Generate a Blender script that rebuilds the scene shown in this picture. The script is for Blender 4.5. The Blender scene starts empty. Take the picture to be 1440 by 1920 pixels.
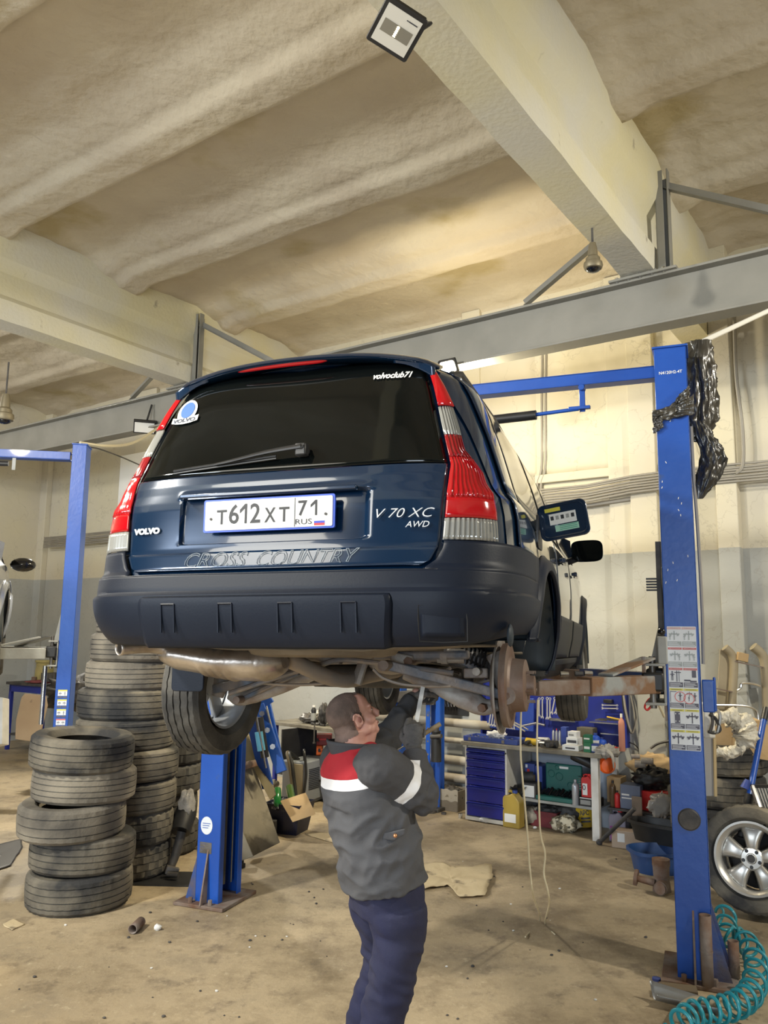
import bpy, bmesh, math, random
from math import sin, cos, pi, radians, sqrt, asin, acos, atan2, exp
from mathutils import Vector, Matrix, Euler, noise
random.seed(7)
SC = bpy.context.scene
COL = SC.collection

# ------------------------------------------------------------------ camera
F_PX, PITCH, ROLL, EYE = 1510.26, radians(8.4726), radians(.7093), 1.78
_f = Vector((0, cos(PITCH), sin(PITCH))); _r0 = Vector((1, 0, 0)); _u0 = _r0.cross(_f)
CR = _r0*cos(ROLL) + _u0*sin(ROLL); CU = _u0*cos(ROLL) - _r0*sin(ROLL); CF = _f
CAMP = Vector((0, 0, EYE))
cd = bpy.data.cameras.new('camera'); cam = bpy.data.objects.new('camera', cd); COL.objects.link(cam)
cd.sensor_fit = 'VERTICAL'; cd.sensor_height = 36.0; cd.sensor_width = 27.0
cd.lens = F_PX/1920*36.0; cd.clip_start = .05; cd.clip_end = 100
m = Matrix.Identity(4)
for i in range(3):
    m[i][0] = CR[i]; m[i][1] = CU[i]; m[i][2] = -CF[i]; m[i][3] = CAMP[i]
cam.matrix_world = m
SC.camera = cam

# room axes: u runs along the ceiling beams to the back wall, w to the right
RA = radians(35)
RU = Vector((sin(RA), cos(RA), 0)); RW = Vector((cos(RA), -sin(RA), 0))
def rc(u, w, z=0): return RU*u + RW*w + Vector((0, 0, z))
def ray(px, py): return CR*((px-720)/F_PX) - CU*((py-960)/F_PX) + CF
def at(px, py, Y):
    d = ray(px, py); return CAMP + d*(Y/d.y)
def fl(px, py, z=0):
    d = ray(px, py); return CAMP + d*((z-EYE)/d.z)
def wl(px, py, u):
    d = ray(px, py); return CAMP + d*(u/d.dot(RU))

# ------------------------------------------------------------------ world, lights, exposure
w_ = bpy.data.worlds.new('world'); SC.world = w_; w_.use_nodes = True
w_.node_tree.nodes['Background'].inputs[0].default_value = (.75, .85, 1, 1)
w_.node_tree.nodes['Background'].inputs[1].default_value = .6
SC.view_settings.view_transform = 'Standard'; SC.view_settings.look = 'None'
SC.view_settings.exposure = 0.0; SC.view_settings.gamma = 1.0; SC.view_settings.use_curve_mapping = False

def area(name, loc, target, sx, sy, power, col, spread=None):
    l = bpy.data.lights.new(name, 'AREA'); l.shape = 'RECTANGLE'; l.size = sx; l.size_y = sy
    l.energy = power; l.color = col
    if spread: l.spread = spread
    o = bpy.data.objects.new(name, l); COL.objects.link(o); o.location = loc
    o.rotation_euler = (Vector(target)-Vector(loc)).to_track_quat('-Z', 'Y').to_euler()
    return o
def point(name, loc, power, col, rad=.08):
    l = bpy.data.lights.new(name, 'POINT'); l.energy = power; l.color = col; l.shadow_soft_size = rad
    o = bpy.data.objects.new(name, l); COL.objects.link(o); o.location = loc; return o
def spot(name, loc, target, power, col, ang=120, blend=.6, rad=.1):
    l = bpy.data.lights.new(name, 'SPOT'); l.energy = power; l.color = col; l.shadow_soft_size = rad
    l.spot_size = radians(ang); l.spot_blend = blend
    o = bpy.data.objects.new(name, l); COL.objects.link(o); o.location = loc
    o.rotation_euler = (Vector(target)-Vector(loc)).to_track_quat('-Z', 'Y').to_euler(); return o
DAY = (.80, .90, 1.0); WARM = (1.0, .86, .58); NEUT = (1.0, .94, .80)
# daylight through the gate and the window behind the camera
area('gate_daylight', rc(-6.3, 2.7, 1.8), rc(3, -1.2, 1.6), 2.2, 3.3, 300, DAY)
area('window_daylight', rc(-6.3, -5.2, 3.3), rc(3, -3.2, 1.8), 1.8, 1.2, 440, DAY)
# floodlights of the workshop, then added fill lamps with no visible source
LAMP = wl(840, 688, 5.84)
spot('lamp_back', LAMP + RU*-.06 + Vector((0, 0, -.05)), LAMP + RU*-1.2 + Vector((0, 0, -3.4)), 520, WARM, 165, .7, .10)
point('lamp_back_spill', LAMP + RU*.42 + Vector((0, 0, -.12)), 105, WARM, .10)
spot('lamp_left', rc(6.6, -9.4, 4.3), rc(3.9, -5.4, .9), 760, NEUT, 130, .6, .10)
spot('fill_right', rc(4.6, 2.6, 4.3), rc(5.4, -1.6, .8), 620, NEUT, 130, .6, .12)  # unseen ceiling flood, added for general light from the right
spot('fill_near', rc(-.2, -4.6, 4.4), rc(3.2, -3.4, .6), 980, NEUT, 140, .7, .14)  # added fill out of view, brightens floor, tyres and mechanic
point('fill_left_far', rc(2.6, -10.4, 4.3), 230, (1.0, .97, .90), .15)  # added fill that lifts the dark left wall and ceiling
point('fill_ambient', rc(.5, -2.4, 3.0), 85, NEUT, .5)  # soft added fill for overall brightness, no fitting here

# ------------------------------------------------------------------ mesh helpers
def mworld(o):
    M = o.matrix_basis.copy()
    while o.parent:
        o = o.parent; M = o.matrix_basis @ M
    return M
def frame(origin, xdir, ydir=None, zdir=None):
    x = Vector(xdir).normalized()
    if zdir is None:
        z = x.cross(Vector(ydir)).normalized(); y = z.cross(x)
    else:
        y = Vector(zdir).cross(x).normalized(); z = x.cross(y)
    M = Matrix.Identity(4)
    for i in range(3):
        M[i][0] = x[i]; M[i][1] = y[i]; M[i][2] = z[i]; M[i][3] = origin[i]
    return M
def yawm(loc, a=0):
    return Matrix.Translation(Vector(loc)) @ Matrix.Rotation(a, 4, 'Z')
class MB:
    def __init__(s): s.v = []; s.f = []; s.m = []; s.M = Matrix.Identity(4)
    def add(s, vs, fs, mi=0, M=None):
        M = s.M @ M if M is not None else s.M
        b = len(s.v); s.v += [M @ Vector(v) for v in vs]
        s.f += [tuple(b+i for i in f) for f in fs]; s.m += [mi]*len(fs); return s
    def box(s, c, d, rot=None, mi=0, taper=1.0):
        x, y, z = d[0]/2, d[1]/2, d[2]/2; t = taper
        vs = [(-x, -y, -z), (x, -y, -z), (x, y, -z), (-x, y, -z), (-x*t, -y*t, z), (x*t, -y*t, z), (x*t, y*t, z), (-x*t, y*t, z)]
        fs = [(3, 2, 1, 0), (4, 5, 6, 7), (0, 1, 5, 4), (1, 2, 6, 5), (2, 3, 7, 6), (3, 0, 4, 7)]
        M = Matrix.Translation(Vector(c))
        if rot is not None: M = M @ (rot.to_4x4() if not isinstance(rot, (tuple, list)) else Euler(rot).to_matrix().to_4x4())
        return s.add(vs, fs, mi, M)
    def bar(s, a, b, w, h, up=(0, 0, 1), mi=0):
        a = Vector(a); b = Vector(b); d = (b-a); L = d.length
        if abs(d.normalized().dot(Vector(up))) > .98: up = (0, 1, 0)
        M = frame((a+b)/2, d, zdir=(Vector(up) - d.normalized()*Vector(up).dot(d.normalized())).normalized())
        return s.box((0, 0, 0), (L, w, h), None, mi) if False else s.add(*_boxvf(L, w, h), mi, M)
    def cyl(s, a, b, r0, r1=None, seg=16, mi=0, caps=True):
        r1 = r0 if r1 is None else r1
        a = Vector(a); b = Vector(b); d = (b-a).normalized()
        x = d.orthogonal().normalized(); y = d.cross(x)
        vs = []
        for k in range(seg):
            t = 2*pi*k/seg; e = x*cos(t)+y*sin(t); vs.append(a+e*r0)
        for k in range(seg):
            t = 2*pi*k/seg; e = x*cos(t)+y*sin(t); vs.append(b+e*r1)
        fs = [(k, (k+1) % seg, (k+1) % seg+seg, k+seg) for k in range(seg)]
        if caps: fs += [tuple(range(seg))[::-1], tuple(range(seg, 2*seg))]
        return s.add(vs, fs, mi)
    def tube(s, pts, r, seg=8, mi=0, caps=True, closed=False, squash=1.0):
        pts = [Vector(p) for p in pts]; n = len(pts)
        rr = r if isinstance(r, (list, tuple)) else [r]*n
        vs = []; x = None
        for i, p in enumerate(pts):
            t = (pts[(i+1) % n if closed else min(i+1, n-1)] - pts[(i-1) % n if closed else max(i-1, 0)])
            if t.length < 1e-9: t = Vector((0, 0, 1))
            t.normalize()
            if x is None: x = t.orthogonal().normalized()
            x = (x - t*x.dot(t))
            if x.length < 1e-6: x = t.orthogonal()
            x.normalize(); y = t.cross(x)
            for k in range(seg):
                a = 2*pi*k/seg; vs.append(p + x*cos(a)*rr[i] + y*sin(a)*rr[i]*squash)
        fs = []
        for i in range(n if closed else n-1):
            j = (i+1) % n
            for k in range(seg):
                k2 = (k+1) % seg
                fs.append((i*seg+k, i*seg+k2, j*seg+k2, j*seg+k))
        if caps and not closed: fs += [tuple(range(seg))[::-1], tuple(range((n-1)*seg, n*seg))]
        return s.add(vs, fs, mi)
    def lathe(s, prof, seg=32, M=None, mi=0, closed=False, fn=None):
        vs = []
        for k in range(seg):
            a = 2*pi*k/seg
            for j, (r, z) in enumerate(prof):
                if fn: r, z = fn(r, z, k, j)
                vs.append((r*cos(a), r*sin(a), z))
        n = len(prof); fs = []
        for k in range(seg):
            k2 = (k+1) % seg
            for j in range(n if closed else n-1):
                j2 = (j+1) % n
                fs.append((k*n+j, k2*n+j, k2*n+j2, k*n+j2))
        return s.add(vs, fs, mi, M)
    def sphere(s, c, r, seg=16, M=None, mi=0):
        rx, ry, rz = r if isinstance(r, (tuple, list)) else (r, r, r)
        vs = []; fs = []; n = seg//2
        for i in range(1, n):
            th = pi*i/n
            for k in range(seg):
                a = 2*pi*k/seg; vs.append((rx*sin(th)*cos(a), ry*sin(th)*sin(a), rz*cos(th)))
        for i in range(n-2):
            for k in range(seg):
                k2 = (k+1) % seg; fs.append((i*seg+k, (i+1)*seg+k, (i+1)*seg+k2, i*seg+k2))
        t = len(vs); vs += [(0, 0, rz), (0, 0, -rz)]
        for k in range(seg):
            k2 = (k+1) % seg; fs.append((t, k, k2)); fs.append((t+1, (n-2)*seg+k2, (n-2)*seg+k))
        T = Matrix.Translation(Vector(c))
        return s.add(vs, fs, mi, T @ M if M is not None else T)
    def prism(s, poly, h, M=None, mi=0):
        n = len(poly); vs = [(p[0], p[1], 0) for p in poly]+[(p[0], p[1], h) for p in poly]
        fs = [tuple(range(n))[::-1], tuple(range(n, 2*n))]+[(k, (k+1) % n, (k+1) % n+n, k+n) for k in range(n)]
        return s.add(vs, fs, mi, M)
    def grid(s, fn, nu, nv, mi=0, skip=None, wrapu=False):
        vs = [fn(i/nu, j/nv) for i in range(nu+1) for j in range(nv+1)]; fs = []
        for i in range(nu):
            for j in range(nv):
                if skip and skip((i+.5)/nu, (j+.5)/nv): continue
                a = i*(nv+1)+j; fs.append((a, a+nv+1, a+nv+2, a+1))
        return s.add(vs, fs, mi)
    def build(s, name, mats, parent=None, wc=False, bevel=0, solid=0, sharp=38, label=None, flat=False, origin=None, subsurf=0, fixn=True):
        me = bpy.data.meshes.new(name)
        vs = s.v
        loc = Vector((0, 0, 0))
        if wc:
            if parent is not None:
                I = mworld(parent).inverted(); vs = [I @ v for v in vs]
            else:
                if origin is None:
                    xs = [v.x for v in vs]; ys = [v.y for v in vs]; zs = [v.z for v in vs]
                    origin = Vector(((min(xs)+max(xs))/2, (min(ys)+max(ys))/2, min(zs)))
                loc = Vector(origin); vs = [v-loc for v in vs]
        me.from_pydata([tuple(v) for v in vs], [], s.f)
        if not isinstance(mats, (list, tuple)): mats = [mats]
        for mt in mats: me.materials.append(mt)
        me.polygons.foreach_set('material_index', s.m)
        me.validate()
        if fixn:
            bm = bmesh.new(); bm.from_mesh(me); bmesh.ops.recalc_face_normals(bm, faces=bm.faces[:]); bm.to_mesh(me); bm.free()
        if not flat:
            me.polygons.foreach_set('use_smooth', [True]*len(me.polygons))
            if sharp: me.set_sharp_from_angle(angle=radians(sharp))
        me.update()
        o = bpy.data.objects.new(name, me); COL.objects.link(o); o.location = loc
        if parent is not None: o.parent = parent
        if solid:
            md = o.modifiers.new('solid', 'SOLIDIFY'); md.thickness = solid; md.offset = -1 if solid > 0 else 1
            md.thickness = abs(solid)
        if bevel:
            md = o.modifiers.new('bevel', 'BEVEL'); md.width = bevel; md.segments = 2; md.limit_method = 'ANGLE'; md.angle_limit = radians(40)
            md.harden_normals = False
        if subsurf:
            md = o.modifiers.new('sub', 'SUBSURF'); md.levels = subsurf; md.render_levels = subsurf
        if label: o['label'] = label
        return o
def _boxvf(L, w, h):
    x, y, z = L/2, w/2, h/2
    return ([(-x, -y, -z), (x, -y, -z), (x, y, -z), (-x, y, -z), (-x, -y, z), (x, -y, z), (x, y, z), (-x, y, z)],
            [(3, 2, 1, 0), (4, 5, 6, 7), (0, 1, 5, 4), (1, 2, 6, 5), (2, 3, 7, 6), (3, 0, 4, 7)])
def tag(o, label=None, cat=None, group=None, kind=None):
    if label: o['label'] = label
    if cat: o['category'] = cat
    if group: o['group'] = group
    if kind: o['kind'] = kind
    return o
def thing(name, label, cat, loc=(0, 0, 0), rotz=0, group=None, M=None):
    o = bpy.data.objects.new(name, None); COL.objects.link(o); o.empty_display_size = .1
    if M is not None: o.matrix_basis = M
    else: o.location = loc; o.rotation_euler = (0, 0, rotz)
    return tag(o, label, cat, group)
KIDS = {}
def copy_tree(o, parent=None, first=True):
    c = o.copy(); COL.objects.link(c)
    if not first: c.parent = parent
    for ch in [x for x in bpy.data.objects if x.parent == o]: copy_tree(ch, c, False)
    return c
def evalmesh(o):
    """bake an object's modifiers into its mesh"""
    dg = bpy.context.evaluated_depsgraph_get(); dg.update()
    me = bpy.data.meshes.new_from_object(o.evaluated_get(dg))
    old = o.data; o.modifiers.clear(); o.data = me
    if old.users == 0: bpy.data.meshes.remove(old)
    return o
def spline(pts, n=8, closed=False):
    P = [Vector(p) for p in pts]; out = []; N = len(P)
    for i in range(N if closed else N-1):
        p0 = P[(i-1) % N] if closed or i > 0 else P[0]*2-P[1]
        p1 = P[i]; p2 = P[(i+1) % N]
        p3 = P[(i+2) % N] if closed or i+2 < N else P[N-1]*2-P[N-2]
        for k in range(n):
            t = k/n
            out.append(.5*((2*p1)+(p2-p0)*t+(2*p0-5*p1+4*p2-p3)*t*t+(3*p1-p0-3*p2+p3)*t**3))
    if not closed: out.append(P[-1])
    return out
def interp(tab, x):
    if x <= tab[0][0]: return tab[0][1]
    for (a, b), (c, d) in zip(tab, tab[1:]):
        if x <= c: return b+(d-b)*(x-a)/(c-a)
    return tab[-1][1]
def sstep(a, b, x):
    t = min(1, max(0, (x-a)/(b-a))); return t*t*(3-2*t)
def textmesh(s, width=None, height=None, bold=0, outline=0, shear=0, extrude=0, spacing=1):
    """text as (verts, faces) centred on the origin in the xy plane"""
    cu = bpy.data.curves.new('txt', 'FONT'); cu.body = s; cu.size = 1; cu.offset = bold; cu.shear = shear
    cu.space_character = spacing; cu.resolution_u = 3
    if outline: cu.fill_mode = 'NONE'; cu.bevel_depth = outline; cu.bevel_resolution = 0
    elif extrude: cu.extrude = extrude
    o = bpy.data.objects.new('txt', cu); COL.objects.link(o)
    dg = bpy.context.evaluated_depsgraph_get(); dg.update()
    me = bpy.data.meshes.new_from_object(o.evaluated_get(dg))
    vs = [v.co.copy() for v in me.vertices]; fs = [tuple(p.vertices) for p in me.polygons]
    bpy.data.objects.remove(o); bpy.data.curves.remove(cu); bpy.data.meshes.remove(me)
    xs = [v.x for v in vs]; ys = [v.y for v in vs]
    cx, cy = (min(xs)+max(xs))/2, (min(ys)+max(ys))/2
    w, h = max(xs)-min(xs), max(ys)-min(ys)
    sx = width/w if width else None; sy = height/h if height else None
    sx = sx or sy; sy = sy or sx
    return [Vector(((v.x-cx)*sx, (v.y-cy)*sy, v.z*sx)) for v in vs], fs

# ------------------------------------------------------------------ materials
def mat(name, col, rough=.6, metal=0, col2=None, nscale=6, nfac=.5, bump=0, bscale=40, coat=0, detail=4,
        col3=None, n3=20, t3=.6, emit=None, estr=0, trans=0, spec=None, lo=.35, hi=.65, alpha=1, lo3=None, stretch=None):
    M = bpy.data.materials.new(name); M.use_nodes = True; N = M.node_tree.nodes; L = M.node_tree.links
    b = N['Principled BSDF']; b.inputs['Base Color'].default_value = (*col, 1); b.inputs['Roughness'].default_value = rough
    b.inputs['Metallic'].default_value = metal
    if coat: b.inputs['Coat Weight'].default_value = coat; b.inputs['Coat Roughness'].default_value = .04
    if trans: b.inputs['Transmission Weight'].default_value = trans
    if spec is not None: b.inputs['Specular IOR Level'].default_value = spec
    if emit: b.inputs['Emission Color'].default_value = (*emit, 1); b.inputs['Emission Strength'].default_value = estr
    if alpha < 1: b.inputs['Alpha'].default_value = alpha
    tc = N.new('ShaderNodeTexCoord'); src = tc.outputs['Object']
    if stretch:
        mp = N.new('ShaderNodeMapping'); mp.inputs['Scale'].default_value = stretch; L.new(src, mp.inputs[0]); src = mp.outputs[0]
    out = None
    if col2:
        nz = N.new('ShaderNodeTexNoise'); nz.inputs['Scale'].default_value = nscale; nz.inputs['Detail'].default_value = detail
        L.new(src, nz.inputs['Vector'])
        rp = N.new('ShaderNodeValToRGB'); rp.color_ramp.elements[0].position = lo; rp.color_ramp.elements[1].position = hi
        rp.color_ramp.elements[0].color = (*col, 1); rp.color_ramp.elements[1].color = (*[a*(1-nfac)+c*nfac for a, c in zip(col, col2)], 1)
        L.new(nz.outputs[0], rp.inputs[0]); out = rp.outputs[0]
        if col3:
            n2 = N.new('ShaderNodeTexNoise'); n2.inputs['Scale'].default_value = n3; n2.inputs['Detail'].default_value = 8
            L.new(src, n2.inputs['Vector'])
            r2 = N.new('ShaderNodeValToRGB'); r2.color_ramp.elements[0].position = t3; r2.color_ramp.elements[1].position = t3+.08
            r2.color_ramp.elements[0].color = (0, 0, 0, 1); r2.color_ramp.elements[1].color = (1, 1, 1, 1)
            L.new(n2.outputs[0], r2.inputs[0])
            mx = N.new('ShaderNodeMix'); mx.data_type = 'RGBA'; L.new(r2.outputs[0], mx.inputs[0]); L.new(out, mx.inputs[6])
            mx.inputs[7].default_value = (*col3, 1); out = mx.outputs[2]
        L.new(out, b.inputs['Base Color'])
    if bump:
        nb = N.new('ShaderNodeTexNoise'); nb.inputs['Scale'].default_value = bscale; nb.inputs['Detail'].default_value = 5
        L.new(src, nb.inputs['Vector'])
        bp = N.new('ShaderNodeBump'); bp.inputs['Strength'].default_value = bump; bp.inputs['Distance'].default_value = .02
        L.new(nb.outputs[0], bp.inputs['Height']); L.new(bp.outputs[0], b.inputs['Normal'])
    return M
def mix_nodes(M):
    N = M.node_tree.nodes; L = M.node_tree.links; return N, L, N['Principled BSDF']

MT = {}
MT['foam'] = mat('sprayed_foam', (.46, .395, .30), .85, col2=(.56, .50, .385), nscale=.9, nfac=.9, bump=.8, bscale=14, col3=(.40, .33, .19), n3=.7, t3=.56)
MT['beam'] = mat('painted_concrete', (.62, .60, .52), .75, col2=(.66, .60, .36), nscale=1.3, nfac=.8, bump=.25, bscale=30, col3=(.30, .26, .19), n3=5, t3=.70)
MT['steelgrey'] = mat('grey_steel_paint', (.21, .205, .18), .55, col2=(.26, .25, .22), nscale=3, nfac=.8, bump=.05)
MT['liftblue'] = mat('lift_blue_paint', (.006, .065, .36), .38, col2=(.012, .09, .45), nscale=3, nfac=.7, bump=.06, bscale=25, col3=(.05, .08, .19), n3=6, t3=.66, coat=.1)
MT['liftblue_dirty'] = mat('worn_blue_paint', (.02, .07, .26), .5, col2=(.12, .09, .07), nscale=7, nfac=.8, bump=.1)
MT['rust'] = mat('rusty_steel', (.16, .085, .05), .75, metal=.25, col2=(.30, .28, .26), nscale=7, nfac=.7, bump=.2)
MT['rustarm'] = mat('rusty_grey_arm', (.20, .11, .06), .7, metal=.1, col2=(.30, .32, .32), nscale=5, nfac=.95, bump=.15, lo=.45, hi=.58)
MT['steel'] = mat('dirty_steel', (.23, .22, .21), .45, metal=.8, col2=(.10, .09, .08), nscale=9, nfac=.7, bump=.1)
MT['bright'] = mat('bright_steel', (.75, .75, .74), .25, metal=1, col2=(.45, .45, .45), nscale=14, nfac=.6)
MT['darkmetal'] = mat('dark_grimy_metal', (.045, .045, .048), .6, metal=.3, col2=(.11, .10, .09), nscale=9, nfac=.8, bump=.15)
MT['black'] = mat('black_plastic', (.012, .012, .013), .45, col2=(.03, .03, .03), nscale=8)
MT['blackgloss'] = mat('black_gloss_plastic', (.008, .008, .009), .15, coat=.3)
MT['rubber'] = mat('dusty_rubber', (.030, .030, .031), .85, col2=(.30, .265, .20), nscale=3.5, nfac=.75, bump=.2, bscale=60, lo=.42, hi=.75)
MT['rubber2'] = mat('dusty_rubber_pale', (.085, .078, .068), .9, col2=(.36, .32, .25), nscale=3.2, nfac=.8, bump=.2, bscale=60, lo=.35, hi=.75)
MT['rubber3'] = mat('dark_tyre_rubber', (.035, .034, .033), .78, col2=(.15, .14, .12), nscale=5, nfac=.7, bump=.15, bscale=60)
MT['card'] = mat('cardboard', (.45, .31, .16), .85, col2=(.53, .39, .22), nscale=5, bump=.08, col3=(.20, .13, .07), n3=4, t3=.68)
MT['white'] = mat('white_paint', (.72, .71, .68), .5, col2=(.50, .48, .42), nscale=7, nfac=.6)
MT['paper'] = mat('white_paper', (.80, .80, .78), .8)
MT['greypaint'] = mat('grey_paint', (.36, .37, .36), .55, col2=(.22, .21, .18), nscale=5, nfac=.6, bump=.08)
MT['orange'] = mat('orange_plastic', (.75, .14, .02), .45)
MT['red'] = mat('red_plastic', (.55, .025, .025), .4)
MT['yellow'] = mat('yellow_plastic', (.75, .50, .03), .45, col2=(.35, .22, .03), nscale=7, nfac=.7)
MT['gold'] = mat('gold_plastic', (.42, .30, .06), .35, col2=(.30, .21, .05), nscale=5)
MT['green'] = mat('green_plastic', (.015, .13, .11), .5, col2=(.03, .09, .08), nscale=6)
MT['boxblue'] = mat('blue_card', (.03, .06, .30), .5, col2=(.05, .08, .22), nscale=6)
MT['toolblue'] = mat('tool_panel_blue', (.012, .025, .26), .45, col2=(.02, .03, .18), nscale=5)
MT['silver'] = mat('silver_plastic', (.45, .47, .50), .3, metal=.4)
MT['cloth'] = mat('grimy_rag', (.50, .47, .42), .95, col2=(.20, .18, .15), nscale=12, nfac=.8, bump=.3)
MT['beige'] = mat('beige_plastic', (.36, .31, .215), .5, col2=(.25, .21, .14), nscale=4)
MT['cable'] = mat('grey_cable', (.30, .28, .25), .6)
MT['creamcable'] = mat('cream_cable', (.62, .55, .38), .6)
MT['teal'] = mat('teal_hose', (.01, .24, .30), .3, coat=.2)
# ------------------------------------------------------------------ the room
UB = 7.73     # back wall plane
WLF, WRT = -12.4, 6.5
URR = -6.5
def wall_mat():
    M = mat('two_tone_wall', (.6, .56, .45), .85, bump=.35, bscale=5)
    N, L, b = mix_nodes(M)
    g = N.new('ShaderNodeNewGeometry'); sp = N.new('ShaderNodeSeparateXYZ'); L.new(g.outputs['Position'], sp.inputs[0])
    nz = N.new('ShaderNodeTexNoise'); nz.inputs['Scale'].default_value = 1.1; nz.inputs['Detail'].default_value = 6; L.new(g.outputs['Position'], nz.inputs['Vector'])
    def ramp(src, p0, c0, p1, c1):
        r = N.new('ShaderNodeValToRGB'); e = r.color_ramp.elements; e[0].position = p0; e[0].color = (*c0, 1); e[1].position = p1; e[1].color = (*c1, 1); L.new(src, r.inputs[0]); return r.outputs[0]
    up = ramp(nz.outputs[0], .35, (.58, .54, .45), .68, (.62, .57, .42))
    lo = ramp(nz.outputs[0], .35, (.36, .37, .36), .68, (.43, .43, .40))
    n2 = N.new('ShaderNodeTexNoise'); n2.inputs['Scale'].default_value = .55; n2.inputs['Detail'].default_value = 9; L.new(g.outputs['Position'], n2.inputs['Vector'])
    st = ramp(n2.outputs[0], .62, (0, 0, 0), .74, (.45, .45, .45))
    def mixc(f, a, c):
        mx = N.new('ShaderNodeMix'); mx.data_type = 'RGBA'; L.new(f, mx.inputs[0])
        for s_, k in ((a, 6), (c, 7)):
            if isinstance(s_, tuple): mx.inputs[k].default_value = (*s_, 1)
            else: L.new(s_, mx.inputs[k])
        return mx.outputs[2]
    gt = N.new('ShaderNodeMath'); gt.operation = 'GREATER_THAN'; L.new(sp.outputs[2], gt.inputs[0]); gt.inputs[1].default_value = 2.56
    c = mixc(gt.outputs[0], lo, up)
    c = mixc(st, c, (.33, .29, .21))
    # fine plaster cracks
    v = N.new('ShaderNodeTexVoronoi'); v.feature = 'DISTANCE_TO_EDGE'; v.inputs['Scale'].default_value = 1.6
    nn = N.new('ShaderNodeVectorMath'); nn.operation = 'ADD'; nz3 = N.new('ShaderNodeTexNoise'); nz3.inputs['Scale'].default_value = 3; nz3.inputs['Detail'].default_value = 5
    L.new(g.outputs['Position'], nz3.inputs['Vector']); L.new(g.outputs['Position'], nn.inputs[0]); L.new(nz3.outputs[1], nn.inputs[1]); L.new(nn.outputs[0], v.inputs['Vector'])
    cr = ramp(v.outputs['Distance'], .0, (.55, .55, .55), .012, (0, 0, 0))
    ml = N.new('ShaderNodeMath'); ml.operation = 'MULTIPLY'; L.new(cr, ml.inputs[0]); L.new(n2.outputs[0], ml.inputs[1])
    c = mixc(ml.outputs[0], c, (.22, .19, .14))
    L.new(c, b.inputs['Base Color'])
    return M
def floor_mat():
    M = mat('stained_concrete', (.3, .25, .18), .6)
    N, L, b = mix_nodes(M); tc = N.new('ShaderNodeTexCoord'); O = tc.outputs['Object']
    def nz(s, d, r=.55):
        n = N.new('ShaderNodeTexNoise'); n.inputs['Scale'].default_value = s; n.inputs['Detail'].default_value = d; n.inputs['Roughness'].default_value = r; L.new(O, n.inputs['Vector']); return n.outputs[0]
    def ramp(src, p0, c0, p1, c1):
        r = N.new('ShaderNodeValToRGB'); e = r.color_ramp.elements; e[0].position = p0; e[0].color = (*c0, 1); e[1].position = p1; e[1].color = (*c1, 1); L.new(src, r.inputs[0]); return r.outputs[0]
    def mixc(f, a, c):
        mx = N.new('ShaderNodeMix'); mx.data_type = 'RGBA'; L.new(f, mx.inputs[0])
        for s_, k in ((a, 6), (c, 7)):
            if isinstance(s_, tuple): mx.inputs[k].default_value = (*s_, 1)
            else: L.new(s_, mx.inputs[k])
        return mx.outputs[2]
    base = ramp(nz(1.2, 10, .75), .36, (.24, .185, .115), .62, (.56, .45, .295))
    c = mixc(ramp(nz(.6, 11, .72), .52, (0, 0, 0), .62, (.75, .75, .75)), base, (.13, .105, .075))
    c = mixc(ramp(nz(4, 10, .75), .54, (0, 0, 0), .64, (.6, .6, .6)), c, (.15, .115, .078))
    c = mixc(ramp(nz(18, 8, .75), .57, (0, 0, 0), .68, (.55, .55, .55)), c, (.62, .53, .37))
    c = mixc(ramp(nz(60, 3, .7), .66, (0, 0, 0), .72, (.7, .7, .7)), c, (.07, .055, .04))
    L.new(c, b.inputs['Base Color'])
    L.new(ramp(nz(1.0, 6), .4, (.72, .72, .72), .65, (.38, .38, .38)), b.inputs['Roughness'])
    bp = N.new('ShaderNodeBump'); bp.inputs['Strength'].default_value = .5; bp.inputs['Distance'].default_value = .012
    L.new(nz(14, 8, .75), bp.inputs['Height']); L.new(bp.outputs[0], b.inputs['Normal'])
    return M
MT['wall'] = wall_mat(); MT['floor'] = floor_mat()
b = MB(); b.add([rc(URR, WLF), rc(URR, WRT), rc(UB, WRT), rc(UB, WLF)], [(0, 1, 2, 3)])
b.grid(lambda i, j: rc(URR+(UB-URR)*i, WLF+(WRT-WLF)*j, 0), 2, 2)
b = MB()
b.grid(lambda i, j: rc(URR+(UB-URR)*i, WLF+(WRT-WLF)*j, 0), 2, 2)
fo = b.build('floor', MT['floor'], wc=True, flat=True, origin=(0, 0, 0)); tag(fo, kind='structure')
ZC = 5.55
MT['gatewall'] = mat('dark_gate_wall', (.09, .095, .10), .8, col2=(.13, .13, .12), nscale=2)
def wallmesh(name, a, c, inward, zt=6.0, cut=None, mt='wall'):
    b = MB(); a = Vector(a); c = Vector(c); n = Vector(inward)*-.15
    L = (c-a).length; d = (c-a).normalized()
    segs = [(0, L, 0, zt)]
    if cut:
        segs = []; x = 0
        for (s0, s1, z0, z1) in cut:
            segs += [(x, s0, 0, zt), (s0, s1, z1, zt)]
            if z0 > 0: segs.append((s0, s1, 0, z0))
            x = s1
        segs.append((x, L, 0, zt))
    for s0, s1, z0, z1 in segs:
        M = frame(a+d*(s0+s1)/2 + n/2 + Vector((0, 0, (z0+z1)/2)), d, zdir=(0, 0, 1))
        b.add(*_boxvf(s1-s0, .15, z1-z0), 0, M)
    o = b.build(name, MT[mt], wc=True, flat=True, origin=a); return tag(o, kind='structure')
wb = wallmesh('wall_back', rc(UB, WLF), rc(UB, WRT), -RU)
wlft = wallmesh('wall_left', rc(URR, WLF), rc(UB, WLF), RW)
wallmesh('wall_right', rc(URR, WRT), rc(UB, WRT), -RW)
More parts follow.
